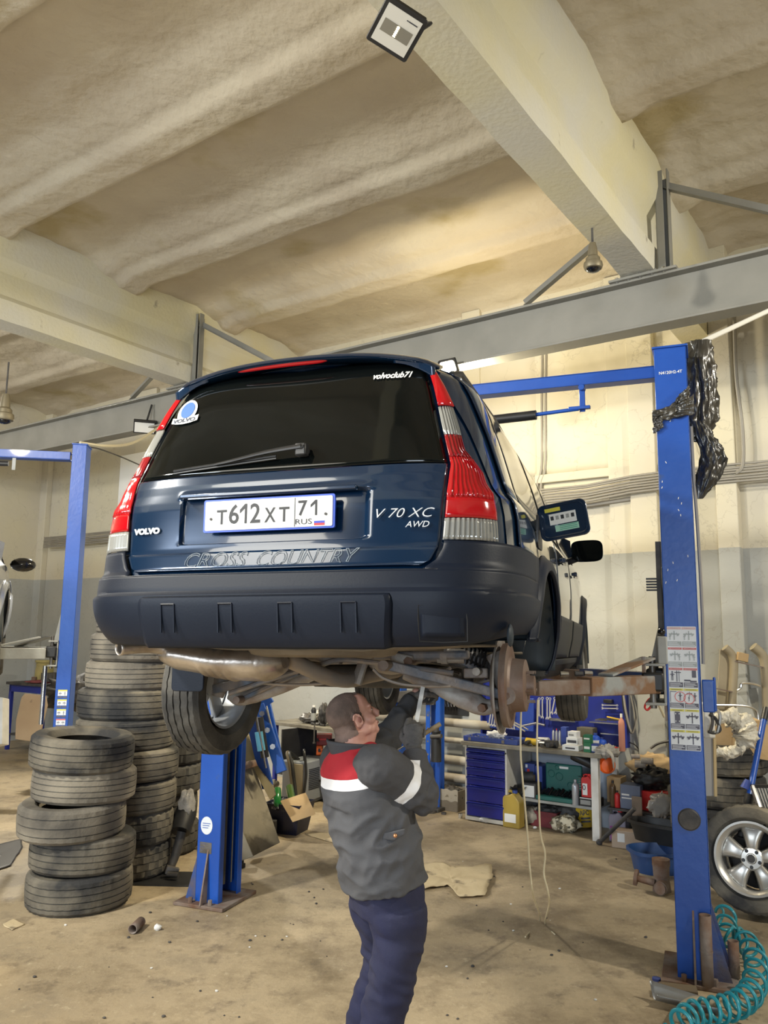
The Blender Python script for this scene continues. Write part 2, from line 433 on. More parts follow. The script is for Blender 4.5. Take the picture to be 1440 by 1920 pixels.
wallmesh('wall_front', rc(URR, WLF), rc(URR, WRT), RU, cut=[(6.2, 8.2, 2.6, 4.0), (13.9, 16.3, 0, 3.6)], mt='gatewall')
# pilasters, recessed-panel lips and ledge on the back wall (parts of the wall)
def wbox(name, px0, px1, z0, z1, th, mt='wall', parent=None):
    w0 = wl(px0, 1000, UB).dot(RW); w1 = wl(px1, 1000, UB).dot(RW)
    b = MB(); M = frame(rc(UB-th/2, (w0+w1)/2, (z0+z1)/2), RW, zdir=(0, 0, 1))
    b.add(*_boxvf(abs(w1-w0), th, z1-z0), 0, M)
    return b.build(name, MT[mt], parent or wb, wc=True, bevel=.008)
for p0, p1, t in ((1190, 1240, .10), (1352, 1392, .14), (1147, 1190, .05), (60, 92, .10), (250, 285, .06), (870, 905, .05)):
    wbox('pilaster', p0, p1, 0, 5.4, t)
for (p0, p1, z0, z1) in ((985, 1190, 3.33, 3.42), (860, 1010, 3.33, 3.42), (1240, 1352, 3.33, 3.40)):
    wbox('ledge', p0, p1, z0, z1, .05)
# rough plaster slabs standing proud of the wall above the ledge
def plaster(px0, px1, z0, z1):
    w0 = wl(px0, 900, UB).dot(RW); w1 = wl(px1, 900, UB).dot(RW)
    b = MB()
    def f(i, j):
        w = w0+(w1-w0)*i; z = z0+(z1-z0)*j
        e = min(i, 1-i, j, 1-j); t = .035*sstep(0, .03, e) + .012*noise.noise((w*2.5, z*2.5, 1)) + .008*noise.noise((w*9, z*9, 3))
        if e < .001: t = -.005
        return rc(UB-t, w, z)
    b.grid(f, 60, 50)
    b.build('plaster_panel', MT['wall'], wb, wc=True, sharp=0)
plaster(1015, 1190, 3.42, 4.9); plaster(690, 1008, 3.42, 4.9)

# ceiling: sprayed foam over ribbed slabs, ribs every 1.49 m across the beams
RIB0, RIBP = 3.57, 1.44
def ceil_z(u, w):
    ph = ((u-RIB0+RIBP/2) % RIBP)-RIBP/2
    wob = .03*noise.noise((w*.8, u*.3, 0))
    rib = 1-(sstep(.13+wob, .19+wob+.03*noise.noise((w*3, u, 4)), ph) if ph > 0 else (.45*sstep(.10+wob, .20+wob, -ph)+.55*sstep(.18, .55, -ph)))
    lump = .03*noise.noise((u*1.1, w*1.1, 2)) + .018*noise.noise((u*3.3, w*2.3, 5)) + .010*noise.noise((u*8, w*5, 7)) + .014*(1.0 if w > -1.6 else .25)*noise.noise((u*11, w*7, 3))
    edge = 0
    for bw in (-1.79, -7.0, 3.4, -12.2):
        edge = max(edge, 1-sstep(.22, .42, abs(w-bw)))
    return 5.50 - .16*rib - .05*edge + lump*(1 if rib < .5 else .7) + .10*sstep(.2, .5, abs(ph))*(0)
b = MB()
U0, U1, W0, W1 = -3.0, UB, WLF, WRT
b.grid(lambda i, j: rc(U0+(U1-U0)*i, W0+(W1-W0)*j, ceil_z(U0+(U1-U0)*i, W0+(W1-W0)*j)), 330, 420)
tag(b.build('ceiling', MT['foam'], wc=True, sharp=0, origin=rc(2, -3, 5.5)), kind='structure')
b = MB(); b.box((0, 0, 0), (1, 1, 1)); b.v = []; b.f = []; b.m = []
b.add([rc(URR, WLF, 5.9), rc(URR, WRT, 5.9), rc(UB, WRT, 5.9), rc(UB, WLF, 5.9)], [(0, 1, 2, 3)])
tag(b.build('ceiling_slab', MT['beam'], wc=True, flat=True), kind='structure')

# concrete roof beams: T section with haunches
ZB = 4.55
def roofbeam(w, half=.125):
    prof = [(-half, ZB), (half, ZB), (half, ZB+.02), (half+.005, 4.74), (half-.045, 4.80), (half-.05, 5.02), (half+.03, 5.12), (half+.05, 5.22), (half+.05, 5.62),
            (-half-.05, 5.62), (-half-.05, 5.22), (-half-.03, 5.12), (-half+.05, 5.02), (-half+.045, 4.80), (-half-.005, 4.74), (-half, ZB+.02)]
    n = len(prof); b = MB(); S = 60; vs = []
    for i in range(S+1):
        u = -3.0 + (UB+3.0)*i/S
        for k, (x, z) in enumerate(prof):
            d = .006*noise.noise((u*3, x*9, z*5)); vs.append(rc(u, w+x+d, z+d))
    fs = [(i*n+k, i*n+(k+1) % n, (i+1)*n+(k+1) % n, (i+1)*n+k) for i in range(S) for k in range(n)]
    b.add(vs, fs)
    o = b.build('ceiling_beam', MT['beam'], wc=True, sharp=25); tag(o, kind='structure'); return o
roofbeam(-1.79); roofbeam(-7.0); roofbeam(3.4)

# the grey steel runway girder with hangers and braces
UG = 6.02
gd = thing('crane_girder', 'long grey steel girder crossing under the concrete roof beams, with hanger posts and diagonal braces', 'girder', rc(UG, -3, 4.13))
def gbox(b, w0, w1, u0, u1, z0, z1, mi=0):
    M = frame(rc((u0+u1)/2, (w0+w1)/2, (z0+z1)/2), RW, zdir=(0, 0, 1)); b.add(*_boxvf(w1-w0, u1-u0, z1-z0), mi, M)
b = MB(); gbox(b, -12.3, 4.8, UG-.09, UG+.09, 4.49, 4.51); gbox(b, -12.3, 4.8, UG-.09, UG+.09, 4.11, 4.13); gbox(b, -12.3, 4.8, UG-.008, UG+.008, 4.13, 4.49)
b.build('i_beam', MT['steelgrey'], gd, wc=True, bevel=.003)
for w in (-1.79, -7.0, 3.4):
    for s in (-1, 1):
        b = MB(); o1 = w+s*.0+.19
        M_ = (w+.18, w+.26) if s > 0 else (w+.10, w+.14)
    b = MB(); gbox(b, w+.15, w+.16, UG-.07, UG-.01, 4.51, 5.35); gbox(b, w+.15, w+.21, UG-.07, UG-.06, 4.51, 5.35); gbox(b, w+.24, w+.25, UG-.07, UG-.01, 4.51, 5.35)
    gbox(b, w+.15, w+.25, UG-.012, UG-.002, 4.51, 5.30)
    b.build('hanger_post', MT['steelgrey'], gd, wc=True, bevel=.002)
    b = MB(); gbox(b, w-.22, w+.30, UG-.12, UG+.12, 4.51, 4.53); gbox(b, w-.14, w+.14, UG-.08, UG+.08, 4.53, 4.56)
    b.build('bearing_plate', MT['steelgrey'], gd, wc=True, bevel=.003)
    for k in range(5):
        b = MB(); b.cyl(rc(UG-.095, w-.16+.09*k, 4.50), rc(UG-.095, w-.16+.09*k, 4.545), .013, seg=6); b.build('bolt', MT['bright'], gd, wc=True)
    for s in (-1, 1):
        b = MB(); p = rc(UG-.02, w+.20, 5.22); q = rc(UG-.02, w+.20+s*1.18, 4.53)
        b.bar(p, q, .06, .006); b.bar(p+Vector((0, 0, .03)), q+Vector((0, 0, .03)), .006, .06)
        b.build('diagonal_brace', MT['steelgrey'], gd, wc=True, bevel=.002)

# conduits on the back wall: a bundle of seven pipes running along, plus risers
MT['conduit'] = mat('grey_conduit', (.30, .28, .24), .5, col2=(.20, .18, .15), nscale=3)
cb = thing('conduit_bundle', 'bundle of parallel grey conduits clipped along the back wall at mid height', 'conduit', rc(UB-.03, -4, 3.2))
for k in range(7):
    b = MB(); pts = []
    for i in range(41):
        w = -12.1 + (5.5+12.1)*i/40; s = sstep(-3.0, -2.2, w)*.06
        pts.append(rc(UB-.045-(.14 if -2.9 < w < -1.05 else .0)*0-.11, w, 3.24-.026*k+s+.012*noise.noise((w*.9, k, 0))))
    b.tube(pts, .011, 6); b.build('conduit', MT['conduit'], cb, wc=True)
def riser(px, py0, py1, lab, n=1, r=.014, bend=0):
    t = None
    for k in range(n):
        p0 = wl(px, py0, UB-.03); p1 = wl(px, py1, UB-.03); pts = []
        for i in range(13):
            f = i/12; p = p0.lerp(p1, f); p = p + RW*(k*.035+bend*sstep(.55, .8, f)) ; p.z = p0.z+(p1.z-p0.z)*f; pts.append(p)
        b = MB(); b.tube(pts, r, 6)
        o = b.build('wall_conduit' if n == 1 else 'conduit', MT['conduit'], t, wc=True)
        if n == 1: tag(o, lab, 'conduit')
r1 = thing('riser_conduit', 'pair of vertical conduits rising up the back wall behind the lift crossbeam', 'conduit', wl(1012, 930, UB-.03))
for k in range(2):
    pts = spline([wl(1018+7*k, 600, UB-.04), wl(1016+7*k, 760, UB-.04), wl(1016+7*k, 870, UB-.04), wl(1008+7*k, 905, UB-.04), wl(1008+7*k, 930, UB-.04)], 6)
    b = MB(); b.tube(pts, .013, 6); b.build('conduit', MT['conduit'], r1, wc=True)
b = MB(); b.tube(spline([wl(1376, 555, UB-.16), wl(1380, 700, UB-.16), wl(1392, 800, UB-.16), wl(1393, 870, UB-.16), wl(1380, 888, UB-.16)], 6), .016, 6)
tag(b.build('riser_conduit', MT['conduit'], wc=True), 'single vertical conduit down the back wall right of the tall blue column', 'conduit')
b = MB(); b.tube([wl(860, 955, UB-.06), wl(1100, 948, UB-.06), wl(1189, 935, UB-.06)], .02, 6)
tag(b.build('wall_pipe', MT['conduit'], wc=True), 'short dusty pipe under the conduit bundle on the back wall', 'pipe')
# heating pipes low on the back wall
hp = thing('heating_pipes', 'four thick pale heating pipes low on the back wall behind the press', 'pipe', rc(UB-.12, -4.6, .2))
for z in (.28, .46, .66, .84):
    b = MB(); b.cyl(rc(UB-.12, -5.9, z), rc(UB-.12, -3.95, z), .045 if z != .66 else .03, seg=12); b.build('pipe', MT.setdefault('hpipe', mat('pipe_paint', (.36, .34, .29), .6, col2=(.24, .17, .10), nscale=4)), hp, wc=True)
    for w in (-5.7, -4.8, -4.1):
        b = MB(); M = frame(rc(UB-.05, w, z), RW, zdir=(0, 0, 1)); b.add(*_boxvf(.03, .10, .03), 0, M); b.build('bracket', MT['darkmetal'], hp, wc=True)
# the long pale pipe crossing at the right under the girder
b = MB(); b.tube([at(1318, 640, 4.75), at(1440, 583, 5.2), at(1560, 530, 5.6)], .016, 8)
tag(b.build('overhead_pipe', mat('white_pipe', (.72, .70, .64), .5), wc=True), 'pale overhead pipe running from the plastic-wrapped column top out of the frame', 'pipe')
# ------------------------------------------------------------------ estate car on the lift
MT['paint'] = mat('dark_blue_car_paint', (.003, .020, .056), .20, metal=.2, coat=1.0)
MT['glass'] = mat('tinted_glass', (.003, .004, .004), .07, spec=.35)
MT['clad'] = mat('dark_blue_grey_cladding', (.0055, .0095, .021), .48, col2=(.009, .014, .026), nscale=3, bump=.03, bscale=120, spec=.28)
MT['cladlow'] = mat('dusty_lower_cladding', (.018, .024, .038), .5, col2=(.06, .06, .06), nscale=5, nfac=.6, stretch=(9, 1, .8))
MT['liner'] = mat('wheel_arch_liner', (.012, .022, .035), .6, col2=(.04, .05, .055), nscale=7, nfac=.8)
MT['under'] = mat('grimy_underbody', (.20, .165, .12), .75, col2=(.09, .075, .06), nscale=4, nfac=.8, bump=.2)
MT['redlens'] = mat('red_lens', (.42, .003, .008), .10, coat=.6, emit=(.6, .01, .01), estr=0)
MT['reddark'] = mat('deep_red_lens', (.25, .004, .008), .12, coat=.6)
MT['clearlens'] = mat('clear_ribbed_lens', (.33, .33, .31), .18, coat=.5, metal=.3)
MT['chrome'] = mat('chrome', (.85, .86, .88), .12, metal=1)
MT['badge'] = mat('silver_badge', (.75, .77, .80), .3, metal=.2)
MT['silverline'] = mat('silver_lettering', (.45, .50, .55), .35, metal=.3)
MT['exhaust'] = mat('stained_exhaust_steel', (.62, .57, .52), .36, metal=.85, col2=(.16, .115, .08), nscale=5, nfac=.9, bump=.1)
MT['pipe'] = mat('dull_exhaust_pipe', (.26, .235, .21), .55, metal=.3, col2=(.36, .29, .23), nscale=6, nfac=.8, bump=.1)
MT['arm'] = mat('grimy_suspension_steel', (.10, .12, .155), .5, metal=.15, col2=(.30, .24, .19), nscale=9, nfac=.9, bump=.2)
MT['castarm'] = mat('cast_alloy_grime', (.42, .40, .37), .55, metal=.15, col2=(.17, .11, .08), nscale=8, nfac=.8, bump=.2)
MT['disc'] = mat('rusty_brake_disc', (.20, .12, .085), .6, metal=.5, col2=(.27, .22, .19), nscale=6, nfac=.8, bump=.12)
NCAP = 5.0; YC = .9
RYT = [(.20, .30), (.28, .17), (.335, .07), (.36, .045), (.42, .015), (.55, 0), (.60, .0), (.655, .010), (.68, .045), (.76, .055), (.92, .065), (1.02, .080), (1.06, .092), (1.22, .150), (1.38, .212), (1.50, .265), (1.56, .33), (1.60, .45)]
PRT = [(.20, .76), (.30, .86), (.45, .895), (.60, .91), (.75, .912), (.88, .905), (.95, .892), (.985, .865), (1.04, .845), (1.22, .795), (1.40, .735), (1.48, .70), (1.52, .64), (1.55, .53), (1.57, .35)]
PLT = [(.9, .99), (1.3, 1.0), (3.3, 1.0), (3.9, .975), (4.3, .93), (4.55, .86), (4.70, .72), (4.76, .55)]
def ry(z): return interp(RYT, z)
def hw(z): return interp(PRT, z)
def capy(x, z):
    W = hw(z)*.99; t = min(.9999, abs(x)/W)
    return YC-(YC-ry(z))*(1-t**NCAP)**(1/NCAP)
def sx(y, z):
    if y >= YC: return hw(z)*interp(PLT, y)
    W = hw(z)*.99; t = min(1, max(0, (YC-y)/(YC-ry(z))))
    return W*(1-t**NCAP)**(1/NCAP)
def capP(x, z, off=0):
    """point on the rear face, pushed outwards by off"""
    e = .004
    p = Vector((x, capy(x, z), z))
    if off:
        a = Vector((x+e, capy(x+e, z), z))-Vector((x-e, capy(x-e, z), z)); c = Vector((x, capy(x, z+e), z+e))-Vector((x, capy(x, z-e), z-e))
        n = a.cross(c).normalized(); n = n if n.y < 0 else -n; p = p+n*off
    return p
def capT(th, z, off=0):
    """rear corner parameterised by angle: 0 centre .. pi/2 side"""
    W = hw(z)*.99+off; r = ry(z)-off
    s, c = abs(sin(th)), abs(cos(th))
    return Vector((W*s**(2/NCAP)*(1 if th >= 0 else -1), YC-(YC-r)*c**(2/NCAP), z))
def th_x(x, z): return asin(min(1, (abs(x)/(hw(z)*.99))**(NCAP/2)))
def th_y(y, z): return acos(min(1, max(0, (YC-y)/(YC-ry(z)))**(NCAP/2)))
def sideP(s, y, z, off=0): return Vector((s*(sx(y, z)+off), y, z))
ARC = [(1.07, .34), (3.833, .34)]
def in_arch(y, z, r): return any((y-a)**2+(z-c)**2 < r*r for a, c in ARC)
def car_body(car, paint, clad, full=True):
    # inner shell (pillars, gaps) as one body
    b = MB()
    nz_, ny_ = 44, 120
    def ztop(y): return interp([(0, 1.555), (2.5, 1.555), (2.9, 1.48), (3.4, 1.13), (3.62, 1.0), (4.3, .92), (4.6, .82), (4.76, .70)], y)
    def roofz(x, y):
        zt = ztop(y); 
        return zt
    for s in (-1, 1):
        def fs_(i, j, s=s):
            y = .30+(4.76-.30)*i; zt = ztop(y); z0_ = .26+.20*(1-sstep(.62, .72, y)); z = z0_+(zt-z0_)*(j**.9)
            xx = sx(y, min(z, 1.545))-.014
            if y > 3.3: xx = min(xx, (hw(min(z, .95))-.014)*interp(PLT, y))*(1 if z < zt-.05 else .97)
            return Vector((s*xx, y, z))
        def sk(i, j):
            y = .30+(4.76-.30)*i; z = .26+(ztop(y)-.26)*(j**.9)
            return in_arch(y, z, .405)
        b.grid(fs_, ny_, nz_, 0, sk)
    # roof, bonnet
    def fr(i, j):
        y = .30+(4.76-.30)*i; zt = ztop(y); W = (sx(y, min(zt, 1.545))-.014)
        if y > 3.3: W = (hw(.95)-.014)*interp(PLT, y)*.97
        x = W*(2*j-1); crown = .03*(1-(2*j-1)**2)
        return Vector((x, y, zt+crown))
    b.grid(fr, 100, 16)
    # front end
    b.grid(lambda i, j: Vector(((.53-.014)*(2*i-1), 4.76+.02*(1-(2*i-1)**2), .26+.46*j)), 8, 6)
    # rear inner panel
    b.grid(lambda i, j: capT(-pi/2+pi*i, .44+1.085*j, -.016), 60, 30)
    b.build('body_shell', paint, car, sharp=50)
    # side panels
    def panel(name, s, y0, y1, z0, z1, mt, off=0, arch=None, ny=24, nz=10, sol=.006, label=None, zf=None):
        b = MB()
        def f(i, j):
            y = y0+(y1-y0)*i; a = z0(y) if callable(z0) else z0; c = z1(y) if callable(z1) else z1
            if arch:
                for (ay, az) in ARC:
                    if abs(y-ay) < arch: a = max(a, az+sqrt(arch*arch-(y-ay)**2))
            z = a+(c-a)*j
            return sideP(s, y, z, off)
        b.grid(f, ny, nz); return b.build(name, mt, car, solid=sol, sharp=30, label=label)
    for s in (-1, 1):
        panel('quarter_panel', s, .40, 1.60, lambda y: .765 if y < .74 else .52, lambda y: .985, paint, arch=.455, ny=60)
        panel('rear_door', s, 1.607, 2.42, .50, .985, paint, ny=10)
        panel('front_door', s, 2.427, 3.36, .50, .985, paint, ny=10)
        panel('front_wing', s, 3.367, 4.3, .50, lambda y: interp([(3.3, .985), (4.3, .90)], y), paint, arch=.455, ny=40)
        panel('roof_side', s, .42, 2.75, 1.49, 1.54, paint, ny=20, nz=3)
        panel('pillar_panel', s, .42, .60, .99, 1.50, paint, ny=6)
        panel('quarter_glass', s, .62, 1.56, lambda y: 1.0, lambda y: 1.485, MT['glass'], ny=10, off=-.004)
        panel('rear_door_glass', s, 1.62, 2.38, 1.0, 1.485, MT['glass'], ny=8, off=-.004)
        panel('front_door_glass', s, 2.46, 3.25, 1.0, lambda y: interp([(2.75, 1.485), (3.3, 1.04)], y), MT['glass'], ny=12, off=-.004)
        panel('door_cladding', s, 1.60, 2.42, .34, .56, clad, off=.016, ny=8, sol=.012)
        panel('door_cladding', s, 2.427, 3.36, .34, .56, clad, off=.016, ny=8, sol=.012)
        panel('sill', s, 1.52, 3.40, .22, .335, clad, off=.004, ny=10, sol=.02)
        # wheel arch flares
        for (ay, az) in ARC:
            b = MB()
            def f(i, j, ay=ay, az=az, s=s):
                a0 = -.22 if ay < 2 else -.26; a = pi*(a0)+(pi*(1-2*a0))*i; r = .392+.078*j
                y = ay+r*cos(a); z = az+r*sin(a); z = max(z, .42 if (ay < 2 and y < ay) else .27)
                o = .030*(1-sstep(.55, 1, j))+.004-.012*(1-sstep(0, .15, j))
                return Vector((s*(hw(z)*(interp(PLT, y) if y > .9 else .99)+o), y, z))
            def skp(i, j, ay=ay):
                return False
            b.grid(f, 48, 8); b.build('wheel_arch_flare', clad, car, solid=.008, sharp=40)
            b = MB()
            # arch liner
            b.grid(lambda i, j, ay=ay, az=az, s=s: Vector((s*(.50+.40*j), ay+.405*cos(-.15+(pi+.3)*i), max((.42 if cos(-.15+(pi+.3)*i) < 0 and ay < 2 else .25), az+.405*sin(-.15+(pi+.3)*i)))), 28, 4)
            b.grid(lambda i, j, ay=ay, az=az, s=s: Vector((s*.50, ay-.38+.76*i, .45+(az+.38-.45)*j)), 6, 4)
            b.build('wheel_arch_liner', MT['liner'], car, solid=.004)
    return panel
CAR_YAW = radians(17.587)
cp = Vector((-.43470, 2.96286, -.44280+EYE))
cx_ = Vector((cos(CAR_YAW), -sin(CAR_YAW), .01266)).normalized(); cy_ = Vector((sin(CAR_YAW), cos(CAR_YAW), -.01957)); cy_ = (cy_-cx_*cy_.dot(cx_)).normalized()
CM = frame(cp, cx_, ydir=cy_); CMI = CM.inverted()
car = thing('estate_car', 'dark blue estate car raised on the two-post lift, right rear wheel off', 'car', M=CM)
def cl(px, py, yl):
    """photo ray cut with the car's cross plane at yl, in car coordinates"""
    o = CMI @ CAMP; d = (CMI.to_3x3() @ ray(px, py)); return o+d*((yl-o.y)/d.y)
panel = car_body(car, MT['paint'], MT['clad'])
# --- tailgate lower panel with number plate recess
def tg_x(z): return interp([(.672, .585), (.69, .615), (.74, .640), (.9, .652), (1.058, .660)], z)
b = MB()
def rec(x, z):
    rx = sstep(-.405, -.385, x)*(1-sstep(.315, .395, x)); rz = sstep(.775, .79, z)*(1-sstep(.955, .972, z))
    return .055*rx*rz
def ftg(i, j):
    z = .672+(1.056-.672)*j; W = tg_x(z); x = W*(2*i-1)
    p = capP(x, z, .004); lip = .012*sstep(.955, .97, z)*(1-sstep(.972, 1.0, z))*sstep(-.43, -.38, x)*(1-sstep(.34, .42, x))
    crease = .010*(1-sstep(.735, .745, z))
    return p+Vector((0, rec(x, z)-lip-crease, 0))
b.grid(ftg, 150, 90); tailgate = b.build('tailgate', MT['paint'], car, sharp=30, solid=.004)
b = MB(); b.add(*_boxvf(.74, .03, .018), 0, Matrix.Translation(capP(-.03, .966, .018))); b.build('handle_garnish', MT['paint'], tailgate, bevel=.005)
for x in (-.19, .11):
    b = MB(); b.box(capP(x, .945, -.02), (.06, .03, .012)); b.build('plate_lamp', MT['clearlens'], tailgate, bevel=.003)
# --- glass
def gx(z): return interp([(1.055, .660), (1.22, .615), (1.39, .570), (1.50, .535), (1.57, .49)], z)
b = MB(); b.grid(lambda i, j: capP(gx(1.062+(1.545-1.062)*j)*(2*i-1), 1.062+(1.545-1.062)*j, .003), 50, 26)
rglass = b.build('rear_window', MT['glass'], car, sharp=0, solid=.004)
# --- spoiler
b = MB()
def fsp(i, j):
    x = -.605+1.20*i; a = 2*pi*j; t = abs(x)/.605; e = 1-.75*max(0, (t-.86)/.14)**2 if t > .86 else 1
    d = .10*(1-.10*t*t); h = .020+.012*(t > .8)*(t-.8)*5*0
    y = .235+.05*t*t; z = 1.555-.055*t**3-.012*t*t
    return Vector((x, y+.055+d*cos(a)*e*.9, z+(.020*sin(a)*e) + .028*(cos(a)+1)*.5))
b.grid(fsp, 60, 20)
for s in (0, 1): b.add([fsp(s, k/20) for k in range(20)], [tuple(range(20))])
spoiler = b.build('roof_spoiler', MT['paint'], car, sharp=40)
for s in (-1, 1):
    b = MB(); b.grid(lambda i, j: Vector((s*(.42+.165*i), .235+.05*((.40+.165*i)/.585)**2+.012*j, 1.538-.050*i*i-.045*j*(.3+.7*i))), 10, 6)
    b.build('spoiler_foot', MT['paint'], spoiler, solid=.02)
b = MB()
def fbl(i, j):
    x = -.29+.44*i; a = 2*pi*j; e = min(1, sqrt(max(0, 1-(2*i-1)**8)))
    return Vector((x, .220+.05*(x/.585)**2+.01+.012*cos(a)*e, 1.552-.012*(x/.585)**2+.017*sin(a)*e))
b.grid(fbl, 30, 12); bl = b.build('high_brake_light', MT['redlens'], spoiler)
for k in range(12):
    x = -.25+.36*k/11; b = MB(); b.sphere((x, .220+.05*(x/.585)**2-.003, 1.553-.012*(x/.585)**2), (.009, .003, .004), 8); b.build('lamp_cell', mat('brake_led', (.9, .08, .05), .2, emit=(1, .06, .03), estr=1.2) if k == 0 else MT['led'], bl) if False else b.build('lamp_cell', MT.setdefault('led', mat('brake_led', (.9, .10, .06), .2, emit=(1, .10, .05), estr=.8)), bl)
# --- tail lamps
def lamp(s, name, z0, z1, mt, nz=8, ins=0, yo=None, ribs=0, parent=None):
    b = MB()
    def f(i, j):
        z = z0+(z1-z0)*j
        xi = gx(max(z, 1.058))+.008 if z > 1.058 else tg_x(z)+.008
        yo_ = ry(z)+interp([(.75, .16), (1.03, .155), (1.12, .10), (1.3, .085), (1.5, .05)], z)
        t0 = th_x(xi+ins, z); t1 = th_y(yo_, z)
        th = t0+(t1-t0)*i
        bulge = .008*sin(pi*i)
        if ribs: bulge += .0022*(1 if int(i*ribs) % 2 else -1)
        p = capT(th, z, .010+bulge); p.x *= s; return p
    b.grid(f, 28 if not ribs else ribs*2, nz)
    return b.build(name, mt, parent or car, solid=.008, sharp=60)
for s in (-1, 1):
    L_ = thingp = bpy.data.objects.new('tail_lamp', None)
    COL.objects.link(L_); L_.parent = car
    lamp(s, 'reverse_lens', .766, .845, MT['clearlens'], 5, ribs=26, parent=L_)
    lamp(s, 'red_lens', .848, .925, MT['redlens'], 5, parent=L_)
    lamp(s, 'red_lens', .925, 1.085, MT['redlens'], 12, parent=L_, ribs=22)
    lamp(s, 'red_lens', 1.088, 1.18, MT['reddark'], 6, parent=L_, ribs=12)
    lamp(s, 'indicator_lens', 1.183, 1.305, MT['clearlens'], 6, parent=L_, ribs=14)
    lamp(s, 'red_lens', 1.308, 1.50, MT['redlens'], 9, parent=L_)
# --- bumper
b = MB()
def fbu(i, j):
    th = -pi/2+pi*i; zb_ = .385+.055*abs(sin(th))**4; z = zb_+(.655-zb_)*j
    off = .030 if z < .575 else .030-.014*sstep(.575, .59, z)
    q_ = max(0, (.54-z)/.15); off -= (.025+.060*abs(sin(th))**3)*q_*q_
    p = capT(th, z, off)
    # trim the side run into the rear arch
    if p.y > .72: p.y = .72
    y_ = p.y
    if (y_-1.07)**2+(z-.34)**2 < .46**2: p.y = min(p.y, 1.07-sqrt(max(0, .46**2-(z-.34)**2)))
    return p
b.grid(fbu, 130, 34); bumper = b.build('rear_bumper', [MT['clad']], car, solid=.006, sharp=30)
for s in (-1, 1):
    b = MB()
    def fc(i, j, s=s):
        z = .652+(.762-.652)*j; t0 = th_x(tg_x(z)+.010, z); t1 = th_y(.74, z)
        th = t0+(t1-t0)*i; p = capT(th, z, .016+.016*(1-j)*0); 
        if (p.y-1.07)**2+(z-.34)**2 < .46**2: p.y = min(p.y, 1.07-sqrt(max(0, .46**2-(z-.34)**2)))
        p.x *= s; return p
    b.grid(fc, 30, 8); b.build('bumper_corner', MT['clad'], bumper, solid=.01, sharp=40)
b = MB(); b.grid(lambda i, j: capP(-.645+1.29*i, .652+.022*j, .016-.05*j), 60, 3); b.build('bumper_step', MT['black'], bumper, solid=.004)
# insert panel
b = MB()
def fin(i, j):
    z = .398+(.572-.398)*j; cz = max(0, (z-.53)/.04); W = .515-.02*(1-j)-.03*max(0, cz)**2*.5
    x = -.01+W*(2*i-1); e = min(i, 1-i)*40; t = .030+.016*min(1, e)*sstep(0, .05, 1-j)
    p = capP(x, z, t)
    q_ = max(0, (.54-z)/.15); p.y += .022*q_*q_
    return p
b.grid(fin, 80, 20); ins = b.build('bumper_insert', MT['clad'], bumper, solid=.006, sharp=30)
for x in (-.375, -.135, .105, .345):
    b = MB()
    for (a, c, w) in (((x-.028, .545), (x+.028, .545), 1), ((x-.028, .545), (x-.028, .44), 1), ((x+.028, .545), (x+.028, .44), 1)):
        P0 = [capP(a[0]+(c[0]-a[0])*k/8, a[1]+(c[1]-a[1])*k/8, .047) for k in range(9)]
        b.tube(P0, .004, 5)
    b.build('insert_rib', MT['clad'], ins)
b = MB(); P0 = [(.585, .39), (.725, .39), (.725, .50), (.585, .50)]
def rr(x, z): return capP(x, z, .030)
b.grid(lambda i, j: capP(.59+.13*i, .425+.10*j, .030), 8, 6); b.build('tow_cover', MT['clad'], bumper, solid=.004)
b = MB(); b.tube([capP(x, z, .031) for x, z in ((.583, .418), (.655, .416), (.727, .418), (.729, .48), (.727, .532), (.655, .534), (.583, .532), (.581, .48))], .0022, 4, closed=True); b.build('tow_cover_gap', MT['black'], bumper)
b = MB(); c0 = capT(radians(62), .43, .032); b.sphere((0, 0, 0), (.012, .035, .042), 12, Matrix.Translation(c0)); b.build('parking_reflector', MT['liner'], bumper)
# floor pan, spare wheel well, fuel tank etc.
b = MB()
b.grid(lambda i, j: Vector(((-.74+1.48*j)*(1 if i > .05 else .93), .12+4.4*i, .40-.06*sstep(.15, .5, i)-.02*sin(pi*j)+.012*noise.noise((i*14, j*6, 0)))), 60, 16, 0, lambda i, j: in_arch(.12+4.4*i, .34, .40) and not .16 < j < .84)
b.build('floor_pan', MT['under'], car, solid=.01, sharp=50)
b = MB(); b.lathe([(0, .345), (.25, .345), (.30, .355), (.32, .38), (.32, .40)], 32, Matrix.Translation(Vector((.05, .48, .0)))); b.build('spare_wheel_well', MT['under'], car)
# wiper
b = MB(); p0 = capP(.10, 1.125, .045)
b.box(capP(.10, 1.125, .030), (.045, .04, .05)); b.cyl(capP(.105, 1.13, .0), capP(.105, 1.13, .055), .018, .014)
pv = capP(.105, 1.13, .05)
wp = b.build('wiper', MT['black'], car, bevel=.006)
b = MB(); arm = [pv, capP(-.05, 1.118, .042), capP(-.20, 1.095, .035), capP(-.27, 1.088, .03)]
b.tube(spline(arm, 4), [.014-.008*k/12 for k in range(13)], 8, squash=.6); b.build('wiper_arm', MT['black'], wp)
b = MB(); bp_ = [capP(-.46+.45*k/10, 1.068+.035*k/10+.01, .02) for k in range(11)]
b.tube(bp_, .006, 6); b.tube([p-Vector((0, 0, .010)) for p in bp_], .0035, 4); b.build('wiper_blade', MT['black'], wp)
